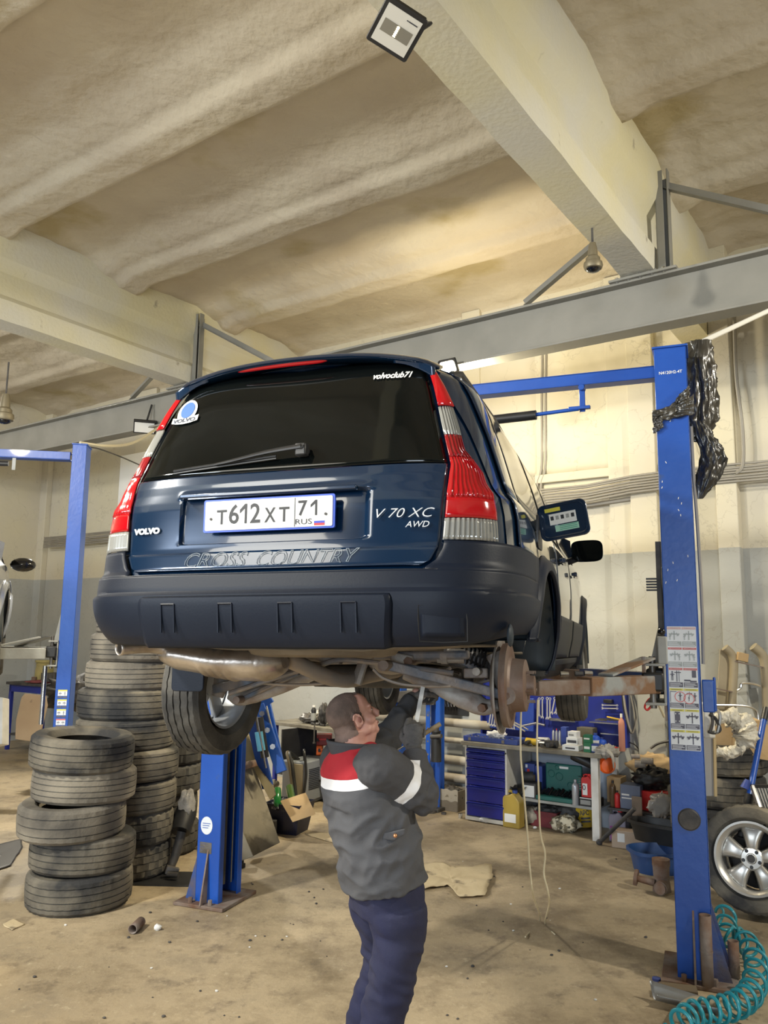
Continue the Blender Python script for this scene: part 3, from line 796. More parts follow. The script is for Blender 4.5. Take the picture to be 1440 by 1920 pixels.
# --- lettering
def decal(s, x, z, w, h, mt, name='lettering', off=.006, parent=None, thick=0, rot=0, curve=True, **k):
    vs, fs = textmesh(s, w, h, **k)
    if rot: R_ = Matrix.Rotation(rot, 3, 'Z'); vs = [R_ @ v for v in vs]
    b = MB(); out = []
    for v in vs:
        p = capP(x+v.x, z+v.y, off+(v.z if k.get('outline') else 0) + (thick if v.z > 0 else 0)); out.append(p)
    b.add(out, fs); return b.build(name, mt, parent or car, fixn=bool(k.get('outline') or k.get('extrude')), sharp=30)
decal('VOLVO', -.555, .838, .13, .026, MT['badge'], 'maker_badge', .010, tailgate, .004, bold=.06, extrude=.02)
decal('V 70 XC', .52, .865, .21, .034, MT['badge'], 'model_badge', .010, tailgate, .004, bold=-.01, extrude=.02, shear=.35)
decal('AWD', .565, .822, .085, .022, MT['badge'], 'drive_badge', .010, tailgate, .004, bold=.0, extrude=.02, shear=.3)
for (s_, x0_, w_x) in (('CROSS', -.222, .27), ('COUNTRY', .155, .41)):
    decal(s_, x0_, .708, w_x, .062, MT['silverline'], 'outline_lettering', .0175, tailgate, shear=.35, outline=.014)
decal('volvoclub71', .415, 1.455, .155, .030, MT['paper'], 'club_sticker', .0095, rglass, bold=.035, shear=.3)
b = MB(); cxs, czs = -.495, 1.375
b.add([capP(cxs+.052*cos(a), czs+.058*sin(a), .009) for a in [2*pi*k/28 for k in range(28)]], [tuple(range(28))])
st = b.build('round_sticker', MT['paper'], rglass)
b = MB(); b.add([capP(cxs+.002+.036*cos(a), czs+.006+.040*sin(a), .0105) for a in [2*pi*k/24 for k in range(24)]], [tuple(range(24))])
b.build('sticker_disc', mat('sticker_blue', (.03, .12, .45), .5), st)
b = MB(); b.add([capP(cxs-.07+.14*i, czs-.052+.028*j-.012*(1-(2*i-1)**2), .0112) for i in (0, .25, .5, .75, 1) for j in (0, 1)], [(2*k, 2*k+2, 2*k+3, 2*k+1) for k in range(4)])
b.build('sticker_band', MT['paper'], st)
decal('VOLVO', cxs, czs-.046, .12, .020, mat('sticker_ink', (.03, .04, .07), .5), 'sticker_text', .0125, st, bold=.05)
# --- number plate
PM = frame(Vector((-.01, .050, .876)), (1, 0, 0), zdir=(0, 0, 1)) @ Matrix.Rotation(radians(90), 4, 'X')
pl = bpy.data.objects.new('number_plate', None); COL.objects.link(pl); pl.parent = car; pl.matrix_basis = Matrix.Translation((-.012, .047, .882)) @ Matrix.Rotation(radians(90), 4, 'X')
def rrect(w, h, r, n=5):
    out = []
    for cx, cy, a0 in ((w/2-r, h/2-r, 0), (-w/2+r, h/2-r, pi/2), (-w/2+r, -h/2+r, pi), (w/2-r, -h/2+r, 3*pi/2)):
        out += [(cx+r*cos(a0+pi/2*k/n), cy+r*sin(a0+pi/2*k/n)) for k in range(n+1)]
    return out
b = MB(); b.prism(rrect(.545, .128, .008), .012); b.build('plate_frame', mat('frame_blue', (.02, .08, .55), .4), pl)
b = MB(); b.prism(rrect(.528, .114, .006), .004, Matrix.Translation((0, 0, .011))); b.build('plate', MT['paper'], pl)
ink = mat('plate_ink', (.012, .012, .014), .5)
def ptext(s, x, y, w, h, mt=ink, bold=.012, name='character'):
    if s == '1':
        t_ = w*.30; P_ = [(w/2, -h/2), (w/2, h/2), (w/2-t_*.95, h/2), (-w/2, h*.20), (-w/2, h*.02), (w/2-t_, h*.27), (w/2-t_, -h/2)]
        b = MB(); b.prism([(a+x, c+y) for a, c in P_], .0008, Matrix.Translation((0, 0, .0155))); b.build(name, mt, pl); return
    vs, fs = textmesh(s, w, h, bold=bold, extrude=.01); b = MB(); b.add([Vector((v.x+x, v.y+y, .0155+(.0008 if v.z > 0 else 0))) for v in vs], fs); b.build(name, mt, pl)
for ch, x, w, h in (('T', -.192, .042, .056), ('6', -.140, .042, .076), ('1', -.100, .030, .076), ('2', -.050, .042, .076), ('X', .012, .046, .056), ('T', .070, .042, .056)):
    ptext(ch, x, -.006 if h < .06 else .004, w, h)
ptext('7', .145, .014, .036, .058); ptext('1', .190, .014, .026, .058)
ptext('RUS', .150, -.037, .066, .020, bold=0)
b = MB(); b.add([(.112, -.055, .0157), (.115, -.055, .0157), (.115, .055, .0157), (.112, .055, .0157)], [(0, 1, 2, 3)]); b.build('divider', ink, pl)
for k, c in enumerate(((.8, .8, .8), (.03, .06, .5), (.6, .03, .03))):
    b = MB(); y = -.028-.0085*k; b.add([(.192, y-.0085, .0158), (.234, y-.0085, .0158), (.234, y, .0158), (.192, y, .0158)], [(0, 1, 2, 3)]); b.build('flag_stripe', mat('flag_col', c, .5), pl)
for x in (-.238, .238):
    b = MB(); b.cyl((x, -.012, .014), (x, -.012, .018), .0055, seg=8); b.build('plate_screw', MT['darkmetal'], pl)
# --- roof rails, mirror, handles
for s in (-1, 1):
    b = MB(); b.tube([Vector((s*.60, .50, 1.53)), Vector((s*.615, .62, 1.57)), Vector((s*.62, 1.5, 1.59)), Vector((s*.61, 2.5, 1.57)), Vector((s*.59, 2.65, 1.52))], .014, 8); b.build('roof_rail', MT['black'], car)
    for y in (1.72, 2.56):
        b = MB(); b.bar(sideP(s, y, .86, .028), sideP(s, y+.17, .86, .028), .022, .028); b.bar(sideP(s, y, .86, .005), sideP(s, y, .86, .03), .02, .02); b.bar(sideP(s, y+.17, .86, .005), sideP(s, y+.17, .86, .03), .02, .02)
        b.build('door_handle', MT['paint'], car, bevel=.005)
    mr = bpy.data.objects.new('door_mirror', None); COL.objects.link(mr); mr.parent = car; mr.matrix_basis = Matrix.Translation((s*1.0, 2.75, 1.03)) @ Matrix.Rotation(-s*radians(8), 4, 'Z')
    b = MB(); b.grid(lambda i, j: Vector((.105*(abs(cos(2*pi*i))**.5*(1 if cos(2*pi*i) > 0 else -1))*cos(pi/2*j)**.5 if j < 1 else 0, .10*sin(pi/2*j), .072*(abs(sin(2*pi*i))**.5*(1 if sin(2*pi*i) > 0 else -1))*cos(pi/2*j)**.5 if j < 1 else 0)), 32, 8)
    b.build('mirror_shell', MT['paint'], mr)
    b = MB(); b.prism(rrect(.19, .125, .035), .006, Matrix.Translation((0, .004, 0)) @ Matrix.Rotation(radians(90), 4, 'X')); b.build('mirror_glass', MT['glass'], mr)
    b = MB(); b.tube([Vector((-s*.07, .05, -.04)), Vector((-s*.13, .05, -.06)), Vector((-s*.17, .05, -.07))], .022, 8); b.build('mirror_arm', MT['black'], mr)
# --- open fuel flap (right)
q0 = sideP(1, .93, .925, .0)
fp = bpy.data.objects.new('fuel_flap', None); COL.objects.link(fp); fp.parent = car
hx = cl(985, 967, 1.0); FLP = Vector((sx(.94, .93)+.005, .94, .935))
fp.matrix_basis = Matrix.Translation(FLP) @ Matrix.Rotation(radians(-6), 4, 'Z') @ Matrix.Rotation(radians(-8), 4, 'Y') @ Matrix.Rotation(radians(90), 4, 'X')
b = MB(); b.prism([(p[0]+.12, p[1]) for p in rrect(.22, .165, .03)], .014); b.build('flap_panel', MT['paint'], fp, bevel=.004)
b = MB(); b.tube([(p[0]+.12, p[1], .014) for p in rrect(.195, .14, .03)], .004, 5, closed=True); b.build('flap_seal', MT['paint'], fp)
def quad(x0, x1, y0, y1, z, name, mt, parent):
    b = MB(); b.add([(x0, y0, z), (x1, y0, z), (x1, y1, z), (x0, y1, z)], [(0, 1, 2, 3)]); return b.build(name, mt, parent)
quad(.045, .115, .045, .062, .0150, 'yellow_sticker', mat('sticker_yellow', (.70, .62, .05), .5), fp)
quad(.06, .18, -.015, .035, .0150, 'white_sticker', MT['paper'], fp)
quad(.08, .185, -.048, -.020, .0150, 'green_sticker', mat('sticker_green', (.35, .62, .48), .5), fp)
for k in range(5): quad(.066+.023*k, .080+.023*k, .006, .024, .0156, 'sticker_picture', ink if k % 2 == 0 else MT['greypaint'], fp)
for k in range(3): quad(.10, .178, -.042+.008*k, -.039+.008*k, .0156, 'sticker_line', mat('ink_green', (.05, .3, .2), .5) if k == 0 else bpy.data.materials['ink_green'], fp)
b = MB(); b.bar((-.01, 0, .006), (.03, 0, .006), .05, .01); b.build('flap_hinge', MT['black'], fp)
b = MB(); b.prism(rrect(.17, .15, .03), .006, frame(Vector((sx(.93, .90)+.005, .93, .90)), (0, 1, 0), ydir=(0, 0, 1))); b.build('filler_recess', MT['black'], car)
# --- mudflap (left)
b = MB(); m0 = cl(350, 1263, .60)
b.prism(rrect(.165, .16, .02), .012, Matrix.Translation((m0.x, .62, m0.z)) @ Matrix.Rotation(radians(90), 4, 'X')); b.build('mudflap', MT['clad'], car, bevel=.003)

# --- wheels
def tyre_mesh(b, R, r, w, grooves=(-.55, -.18, .18, .55), seg=96, M=None, mi=0, blocks=True, lug=.006):
    h = w/2; prof = [(r, -h*.55), (r+.012, -h*.72), (r+.25*(R-r), -h*.92), (r+.55*(R-r), -h*1.0), (r+.80*(R-r), -h*.97), (R-.022, -h*.90), (R-.010, -h*.84)]
    shoulder = len(prof)
    xs = [-.78]
    for g in grooves: xs += [g-.035, g-.03, g+.03, g+.035]
    xs += [.78]
    for k, x in enumerate(xs):
        dep = .009 if k > 0 and k < len(xs)-1 and (k-1) % 4 in (1, 2) else 0
        prof.append((R-.004*x*x*2-dep, h*x))
    n = len(prof)
    prof += [(R-.010, h*.84), (R-.022, h*.90), (r+.80*(R-r), h*.97), (r+.55*(R-r), h*1.0), (r+.25*(R-r), h*.92), (r+.012, h*.72), (r, h*.55), (r+.02, h*.45), (r+.3*(R-r), h*.8), (R-.035, h*.75), (R-.03, 0), (R-.035, -h*.75), (r+.3*(R-r), -h*.8), (r+.02, -h*.45)]
    def fn(rr_, z, k, j):
        if blocks and rr_ > R-.014 and abs(z) > h*.50 and (k % 3 == 0): return rr_-lug, z
        if blocks == 2 and rr_ > R-.014 and ((k+int((z+h)*40)) % 4 == 0): return rr_-lug, z
        return rr_, z
    b.lathe(prof, seg, M, mi, closed=True, fn=fn)
def wheel(parent, x, y, z, s, toe=0, spokes=True, camber=0):
    w = bpy.data.objects.new('wheel', None); COL.objects.link(w); w.parent = parent
    w.matrix_basis = Matrix.Translation((x, y, z)) @ Matrix.Rotation(toe, 4, 'Z') @ Matrix.Rotation(camber, 4, 'Y') @ Matrix.Rotation(radians(90)*s, 4, 'Y')
    b = MB(); tyre_mesh(b, .343, .208, .215, blocks=2, lug=.005); b.build('tyre', MT['rubber3'], w, sharp=25)
    b = MB(); b.lathe([(.212, -.08), (.20, -.075), (.19, -.05), (.188, .04), (.198, .07), (.212, .085), (.205, .088), (.185, .06), (.18, .045)], 40); b.build('rim', MT['silver'], w)
    for k in range(5):
        a = 2*pi*k/5; b = MB(); M = Matrix.Rotation(a, 4, 'Z')
        b.add([(.03, -.035, .045), (.19, -.05, .055), (.19, .05, .055), (.03, .035, .045), (.03, -.03, .025), (.19, -.045, .03), (.19, .045, .03), (.03, .03, .025)], [(0, 1, 2, 3), (7, 6, 5, 4), (0, 4, 5, 1), (1, 5, 6, 2), (2, 6, 7, 3), (3, 7, 4, 0)], 0, M)
        b.build('spoke', MT['silver'], w, bevel=.006)
    b = MB(); b.cyl((0, 0, .02), (0, 0, .06), .06, .05, 20); b.build('hub', MT['silver'], w)
    return w
wheel(car, -.775, 1.07, .195, -1, radians(-3), camber=radians(3)); wheel(car, .79, 3.833, .19, 1); wheel(car, -.79, 3.833, .19, -1)
# --- right brake disc and hub
dz = cl(985, 1285, 1.07); DC = Vector((.735, 1.07, dz.z))
b = MB(); Mx = Matrix.Translation(DC) @ Matrix.Rotation(radians(90), 4, 'Y') @ Matrix.Scale(1.32, 4)
b.lathe([(.07, -.02), (.142, -.02), (.144, -.008), (.144, .002), (.10, .004), (.092, .012), (.088, .055), (.07, .060), (.035, .060), (.033, .085), (0, .085)], 48, Mx); disc = b.build('brake_disc', MT['disc'], car)
b = MB(); b.lathe([(0, -.06), (.10, -.055), (.165, -.035), (.168, -.028), (.10, -.045)], 40, Mx); b.build('splash_shield', MT['castarm'], car)
for k in range(5):
    a = 2*pi*k/5; b = MB(); p = Mx @ Vector((.054*cos(a), .054*sin(a), .06)); q = Mx @ Vector((.054*cos(a), .054*sin(a), .085)); b.cyl(p, q, .007, seg=6); b.build('stud', MT['rust'], disc)
# --- exhaust
b = MB()
def fm(i, j):
    a = 2*pi*j; L0, L1 = cl(300, 1228, .42), cl(530, 1232, .42)
    x = L0.x+(L1.x-L0.x)*i; e = min(1, (i/.16))**.6 if i < .16 else (min(1, ((1-i)/.14))**.5 if i > .86 else 1)
    e = .30+.70*e
    rib = .004*(1 if int(i*30) in (12, 14, 16, 18) else 0)
    ry_, rz_ = .13*e, (.066+.012*sstep(.5, .7, i))*e+rib
    return Vector((x, .45+ry_*cos(a), L0.z+.002-.030*sstep(.1, .6, i)+(rz_+rib)*sin(a)))
b.grid(fm, 60, 32)
for s_ in (0, 1): b.add([fm(s_, k/32) for k in range(32)], [tuple(range(32))])
b.build('rear_silencer', MT['exhaust'], car, sharp=60)
b = MB(); b.tube(spline([cl(330, 1222, .42), cl(290, 1212, .33), cl(250, 1213, .26), cl(222, 1216, .20)], 5), .030, 12, caps=False); b.build('tail_pipe', MT['exhaust'], car, solid=.003)
b = MB(); b.tube(spline([cl(520, 1228, .50), cl(560, 1245, .62), cl(610, 1268, .78), cl(650, 1276, .92), cl(690, 1268, 1.1), cl(745, 1258, 1.45), cl(770, 1252, 2.4)], 8), [.036]*20+[.034]*29, 14); b.build('exhaust_pipe', MT['pipe'], car)
b = MB(); b.tube([cl(680, 1245, .98), cl(674, 1262, .96), cl(668, 1283, .95)], .020, 8, squash=2.0); b.tube([cl(683, 1244, .98), cl(695, 1240, 1.1)], .01); b.build('exhaust_hanger', MT['castarm'], car)
# --- rear suspension
def U(name, pts, r, mt='arm', seg=8, n=6, sq=1.0, sp=True, parent=car):
    P = [cl(*p) for p in pts]; P = spline(P, n) if sp and len(P) > 2 else P
    if isinstance(r, tuple): r = [r[0]+(r[1]-r[0])*k/(len(P)-1) for k in range(len(P))]
    b = MB(); b.tube(P, r, seg, squash=sq); return b.build(name, MT[mt], parent)
def UB_(name, p0, p1, w, h, mt='arm'):
    b = MB(); b.bar(cl(*p0), cl(*p1), w, h); return b.build(name, MT[mt], car, bevel=.006)
# subframe
b = MB(); b.bar(cl(520, 1238, 1.15), cl(910, 1232, 1.15), .12, .05); b.bar(cl(540, 1232, .92), cl(880, 1228, .92), .05, .04); b.build('subframe', MT['arm'], car, bevel=.012)
U('anti_roll_bar', [(430, 1300, .85), (520, 1270, .85), (600, 1247, .84), (640, 1237, .84), (700, 1242, .84), (760, 1250, .84), (850, 1262, .85)], .012)
b = MB(); b.sphere(cl(735, 1232, 1.12), (.13, .16, .085), 20); b.cyl(cl(735, 1232, 1.12), cl(735, 1232, 1.12)+Vector((0, .5, 0)), .05); b.build('final_drive', MT['castarm'], car)
a1 = UB_('lower_link', (722, 1246, .80), (952, 1305, .98), .035, .045)
b = MB(); c_ = cl(952, 1304, .97); b.cyl(c_-Vector((0, .03, 0)), c_+Vector((0, .03, 0)), .038, seg=20); b.build('link_bush', MT['castarm'], car)
b = MB(); b.cyl(c_-Vector((0, .042, 0)), c_+Vector((0, -.028, 0)), .016, seg=6); b.build('link_bolt', MT['rust'], car)
b = MB(); c_ = cl(724, 1248, .79); b.cyl(c_-Vector((0, .05, 0)), c_+Vector((0, .03, 0)), .024, seg=12); b.build('inner_bush', MT['rust'], car)
def armplate(name, pts, yl, th, mt):
    """flat-ish swept arm of varying width: pts = (px,py,halfwidth)"""
    b = MB(); P = [cl(p[0], p[1], yl+ (p[3] if len(p) > 3 else 0)) for p in pts]; S = spline(P, 5); R_ = []
    for k in range(len(S)):
        t = k/(len(S)-1)*(len(pts)-1); i = min(int(t), len(pts)-2); R_.append(pts[i][2]+(pts[i+1][2]-pts[i][2])*(t-i))
    b.tube(S, R_, 12, squash=th); return b.build(name, MT[mt], car, sharp=60)
armplate('lower_arm', [(760, 1262, .035), (820, 1282, .055), (870, 1305, .065), (905, 1325, .045), (935, 1322, .03)], 1.05, .7, 'castarm')
armplate('lower_arm', [(590, 1262, .04), (530, 1282, .055), (480, 1298, .06), (450, 1308, .045), (432, 1302, .03)], 1.05, .7, 'castarm')
U('upper_link', [(800, 1232, .95), (860, 1236, .97), (895, 1258, 1.0)], .020)
U('toe_link', [(905, 1240, 1.0), (870, 1228, 1.0), (810, 1212, 1.0)], .016, 'arm')
UB_('track_link', (600, 1250, .92), (402, 1292, 1.0), .04, .045)
UB_('track_link', (560, 1262, .9), (452, 1312, 1.0), .022, .022)
U('brake_cable', [(700, 1255, .78), (720, 1272, .78), (760, 1284, .80), (820, 1287, .85), (880, 1284, .95), (920, 1275, 1.02)], .007, 'pipe')
U('brake_cable', [(480, 1280, .90), (540, 1284, .88), (600, 1282, .86), (640, 1272, .86)], .007, 'pipe')
U('brake_hose', [(845, 1252, .92), (838, 1258, .91), (842, 1270, .9), (850, 1282, .92)], .008, 'pipe')
# knuckles, dampers, springs
for (x0_, sgn) in ((932, 1), (425, -1)):
    k = bpy.data.objects.new('knuckle', None)
    P = cl(x0_+8*sgn, 1258, 1.07)
    b = MB(); b.tube(spline([cl(x0_-5*sgn, 1225, 1.05), cl(x0_+6*sgn, 1250, 1.05), cl(x0_+10*sgn, 1280, 1.05), cl(x0_+18*sgn, 1305, 1.05)], 5), [.05-.001*k for k in range(16)], 12, squash=.7); b.build('wheel_knuckle', MT['castarm'], car)
    S0 = cl(x0_-55*sgn, 1295, 1.12); 
    b = MB(); top = S0+Vector((0, .02, .30))
    b.cyl(S0, S0+Vector((0, 0, .16)), .028, seg=14); b.cyl(S0+Vector((0, 0, .14)), top, .012, seg=10); b.build('shock_absorber', MT['darkmetal'], car)
    b = MB(); b.tube([cl(x0_-90*sgn, 1265, 1.25)+Vector((.055*cos(t*.6), .055*sin(t*.6), .0042*t)) for t in range(50)], .008, 6); b.build('coil_spring', MT['darkmetal'], car)
    b = MB(); b.cyl(cl(735, 1232, 1.12)+Vector((sgn*.1, 0, 0)), P, .018, seg=12)
    for q in range(6): b.lathe([(.020+.026*(q/5), 0), (.030+.026*(q/5), .008), (.020+.026*(q/5), .016)], 16, frame(P+(cl(735, 1232, 1.12)-P).normalized()*(.13-.018*q), (cl(735, 1232, 1.12)-P).normalized(), zdir=(0, 0, 1)) @ Matrix.Rotation(radians(90), 4, 'Y'))
    b.build('drive_shaft', MT['darkmetal'], car)
b = MB(); b.box(cl(830, 1224, 1.25), (.22, .10, .03)); b.build('heat_shield', MT['bright'], car, bevel=.01)
b = MB(); b.box(cl(660, 1219, .33), (.035, .03, .012), (0, 0, .1)); b.build('green_tag', mat('green_tag', (.25, .70, .50), .4), car)
b = MB(); b.box((0, 1.75, .235), (.9, .55, .12)); b.build('fuel_tank', MT['darkmetal'], car, bevel=.04)
b = MB(); b.cyl((.06, 1.3, .24), (.02, 3.4, .26), .03, seg=12); b.build('propeller_shaft', MT['darkmetal'], car)
b = MB(); b.box((0, 3.9, .27), (.8, .9, .14)); b.build('engine_undertray', MT['black'], car, bevel=.05)
# small steel bits and sockets laid along the arm are separate (see lift)

# more of the rear underside: bolts, brackets, hoses, subframe ears
for k, (px, py, yl, r, mt_) in enumerate(((724, 1247, .74, .020, 'rust'), (768, 1240, .9, .022, 'rust'), (895, 1259, .92, .018, 'castarm'), (905, 1327, .98, .020, 'rust'), (448, 1312, .95, .018, 'rust'), (600, 1252, .85, .018, 'castarm'), (700, 1240, .95, .016, 'rust'))):
    b = MB(); c = cl(px, py, yl); b.cyl(c-Vector((0, .03, 0)), c+Vector((0, .03, 0)), r, seg=6 if k % 2 else 14); b.build('mounting_bolt', MT[mt_], car)
for (p0, p1, w_, h_, mt_) in (((735, 1232, .90), (775, 1240, .90), .05, .05, 'castarm'), ((640, 1226, .88), (700, 1228, .88), .04, .035, 'pipe'), ((870, 1262, .98), (915, 1262, .98), .03, .045, 'castarm'), ((780, 1212, .95), (860, 1225, .98), .03, .03, 'arm'), ((560, 1230, .9), (640, 1240, .9), .05, .03, 'arm')):
    UB_('bracket', p0, p1, w_, h_, mt_)
b = MB(); c = cl(868, 1228, .97); d = Vector((.11, .02, -.02))
for q in range(6): b.cyl(c+d*(q/6), c+d*(q/6+.09), .040+.004*(q % 2), .034, 14)
b.build('rubber_gaiter', MT['black'], car)
b = MB(); c = cl(820, 1230, .93); b.cyl(c, c+Vector((.12, .02, 0)), .032, seg=16); b.cyl(c+Vector((.02, 0, 0)), c+Vector((.05, .0, 0)), .037, seg=16); b.build('height_valve', MT['castarm'], car)
b = MB(); b.tube([cl(805, 1222, .9)+Vector((.10*cos(t), 0, .045*sin(t))) for t in [.3+2.5*k/12 for k in range(13)]], .010, 6); b.build('white_clip', MT['paper'], car)
# ------------------------------------------------------------------ two-post lifts
LY = radians(-22)   # yaw of the lift
def decal_sheet(parent, M, rows, w, h, faded=0):
    """safety sticker sheet: two columns of panels with caption bars and little drawings; M maps (x right, y up) to the face"""
    s = bpy.data.objects.new('safety_sticker', None); COL.objects.link(s); s.parent = parent; s.matrix_basis = M
    return s
def q2(b, x0, x1, y0, y1, z=0, mi=0): b.add([(x0, y0, z), (x1, y0, z), (x1, y1, z), (x0, y1, z)], [(0, 1, 2, 3)], mi)
MT['stk'] = mat('sticker_white', (.70, .74, .80), .45)
MT['stkgrey'] = mat('sticker_caption', (.10, .10, .14), .5)
MT['stkfade'] = mat('sticker_caption_faded', (.36, .40, .42), .5)
MT['stkyel'] = mat('sticker_warning', (.70, .66, .12), .5)
MT['stkred'] = mat('sticker_red', (.62, .16, .16), .5)
MT['stkpink'] = mat('sticker_pink', (.70, .45, .45), .5)
def person_icon(b, x, y, h, mi):
    b.add([(x+h*.09*cos(2*pi*k/8), y+h*.41+h*.09*sin(2*pi*k/8), .0022) for k in range(8)], [tuple(range(8))], mi)
    q2(b, x-h*.09, x+h*.09, y-.02*h, y+h*.30, .0022, mi); q2(b, x-h*.09, x-h*.02, y-h*.45, y, .0022, mi); q2(b, x+h*.02, x+h*.09, y-h*.45, y, .0022, mi)
    q2(b, x-h*.22, x-h*.09, y+.12*h, y+.20*h, .0022, mi); q2(b, x+h*.09, x+h*.22, y+.12*h, y+.20*h, .0022, mi)
def lift_icon(b, x, y, h, mi, tilt=0):
    q2(b, x-.05*h, x+.05*h, y-h*.5, y+h*.5, .0021, mi); q2(b, x-.55*h, x+.55*h, y+h*.08, y+h*.20, .0021, mi)
    for s in (-1, 1):
        b.add([(x+s*.38*h+h*.11*cos(2*pi*k/10), y+.04*h+h*.11*sin(2*pi*k/10), .0023) for k in range(10)], [tuple(range(10))], mi)
        q2(b, x+s*.25*h-.04*h, x+s*.25*h+.04*h, y+.18*h, y+.30*h, .0021, mi)
def ring_icon(b, x, y, r, mi):
    n = 16; vs = [(x+r*cos(2*pi*k/n), y+r*sin(2*pi*k/n), .0026) for k in range(n)]+[(x+r*.86*cos(2*pi*k/n), y+r*.86*sin(2*pi*k/n), .0026) for k in range(n)]
    b.add(vs, [(k, (k+1) % n, n+(k+1) % n, n+k) for k in range(n)], mi)
def sticker_sheet(parent, M, w=.145, h=.56):
    s = bpy.data.objects.new('safety_sticker_sheet', None); COL.objects.link(s); s.parent = parent; s.matrix_basis = M
    b = MB(); b.prism(rrect(w, h, .004), .0012, Matrix.Translation((0, 0, 0))); b.build('backing', MT['stk'], s)
    ph = h/6
    for r in range(6):
        yb = h/2-ph*(r+1)
        for c in (-1, 1):
            x = c*w/4; b = MB(); fade = r < 2
            hd = [5, 4, 4, 3, 3, 3][r]
            q2(b, x-w*.235, x+w*.235, yb+ph*.86, yb+ph*.96, .0018, hd)
            for k in range(3): q2(b, x-w*(.18-.02*k), x+w*.18, yb+ph*(.90), yb+ph*(.92), .0020, 1 if hd == 3 else 0)
            ci = 2 if fade else 1
            q2(b, x-w*.235, x+w*.235, yb+ph*.03, yb+ph*.26, .0018, ci)
            for k in range(3): q2(b, x-w*.21, x+w*(.20-.05*((k+r) % 3)), yb+ph*(.06+.065*k), yb+ph*(.085+.065*k), .0021, 0)
            ic = 2 if fade else 1; yc = yb+ph*.56
            if r in (0, 1): lift_icon(b, x, yc, ph*.45, ic); person_icon(b, x+w*.15*(1 if r else -1), yc-.1*ph, ph*.28, ic)
            elif r == 2 and c < 0: person_icon(b, x-w*.12, yc, ph*.48, ic); q2(b, x+w*.02, x+w*.05, yc-ph*.27, yc+ph*.27, .0021, ic); q2(b, x+w*.10, x+w*.12, yc-ph*.27, yc+ph*.27, .0021, ic); q2(b, x-w*.05, x+w*.18, yc+ph*.16, yc+ph*.2, .0021, ic)
            elif r == 2: q2(b, x+w*.05, x+w*.19, yc-ph*.05, yc+ph*.29, .0021, ic); q2(b, x-w*.22, x+w*.0, yc-ph*.24, yc-ph*.16, .0021, ic); q2(b, x-w*.02, x+w*.20, yc-ph*.28, yc-ph*.2, .0021, ic)
            elif r == 3: person_icon(b, x+w*.12, yc, ph*.42, ic); ring_icon(b, x+w*(.12 if c < 0 else -.08), yc-(0 if c < 0 else ph*.08), ph*.26, 4); (q2(b, x-w*.22, x-w*.20, yc-ph*.26, yc+ph*.26, .0021, ic), q2(b, x-w*.22, x, yc+ph*.23, yc+ph*.26, .0021, ic)) if c < 0 else (lift_icon(b, x-w*.06, yc+ph*.14, ph*.24, ic), person_icon(b, x-w*.08, yc-ph*.08, ph*.24, ic))
            elif r == 4 and c < 0: q2(b, x-w*.09, x+w*.09, yc-ph*.28, yc+ph*.28, .0021, ic); [q2(b, x+sx_*w*.06-.002, x+sx_*w*.06+.002, yc+sy_*ph*.18-.004, yc+sy_*ph*.18+.004, .0025, 0) for sx_ in (-1, 1) for sy_ in (-1, 1)]
            else: lift_icon(b, x, yc, ph*.52, ic)
            b.build('sticker_panel', [MT['stk'], MT['stkgrey'], MT['stkfade'], MT['stkyel'], MT['stkred'], MT['stkpink']], s, flat=True)
    return s
CW, CD, CHT = .176, .285, 3.43
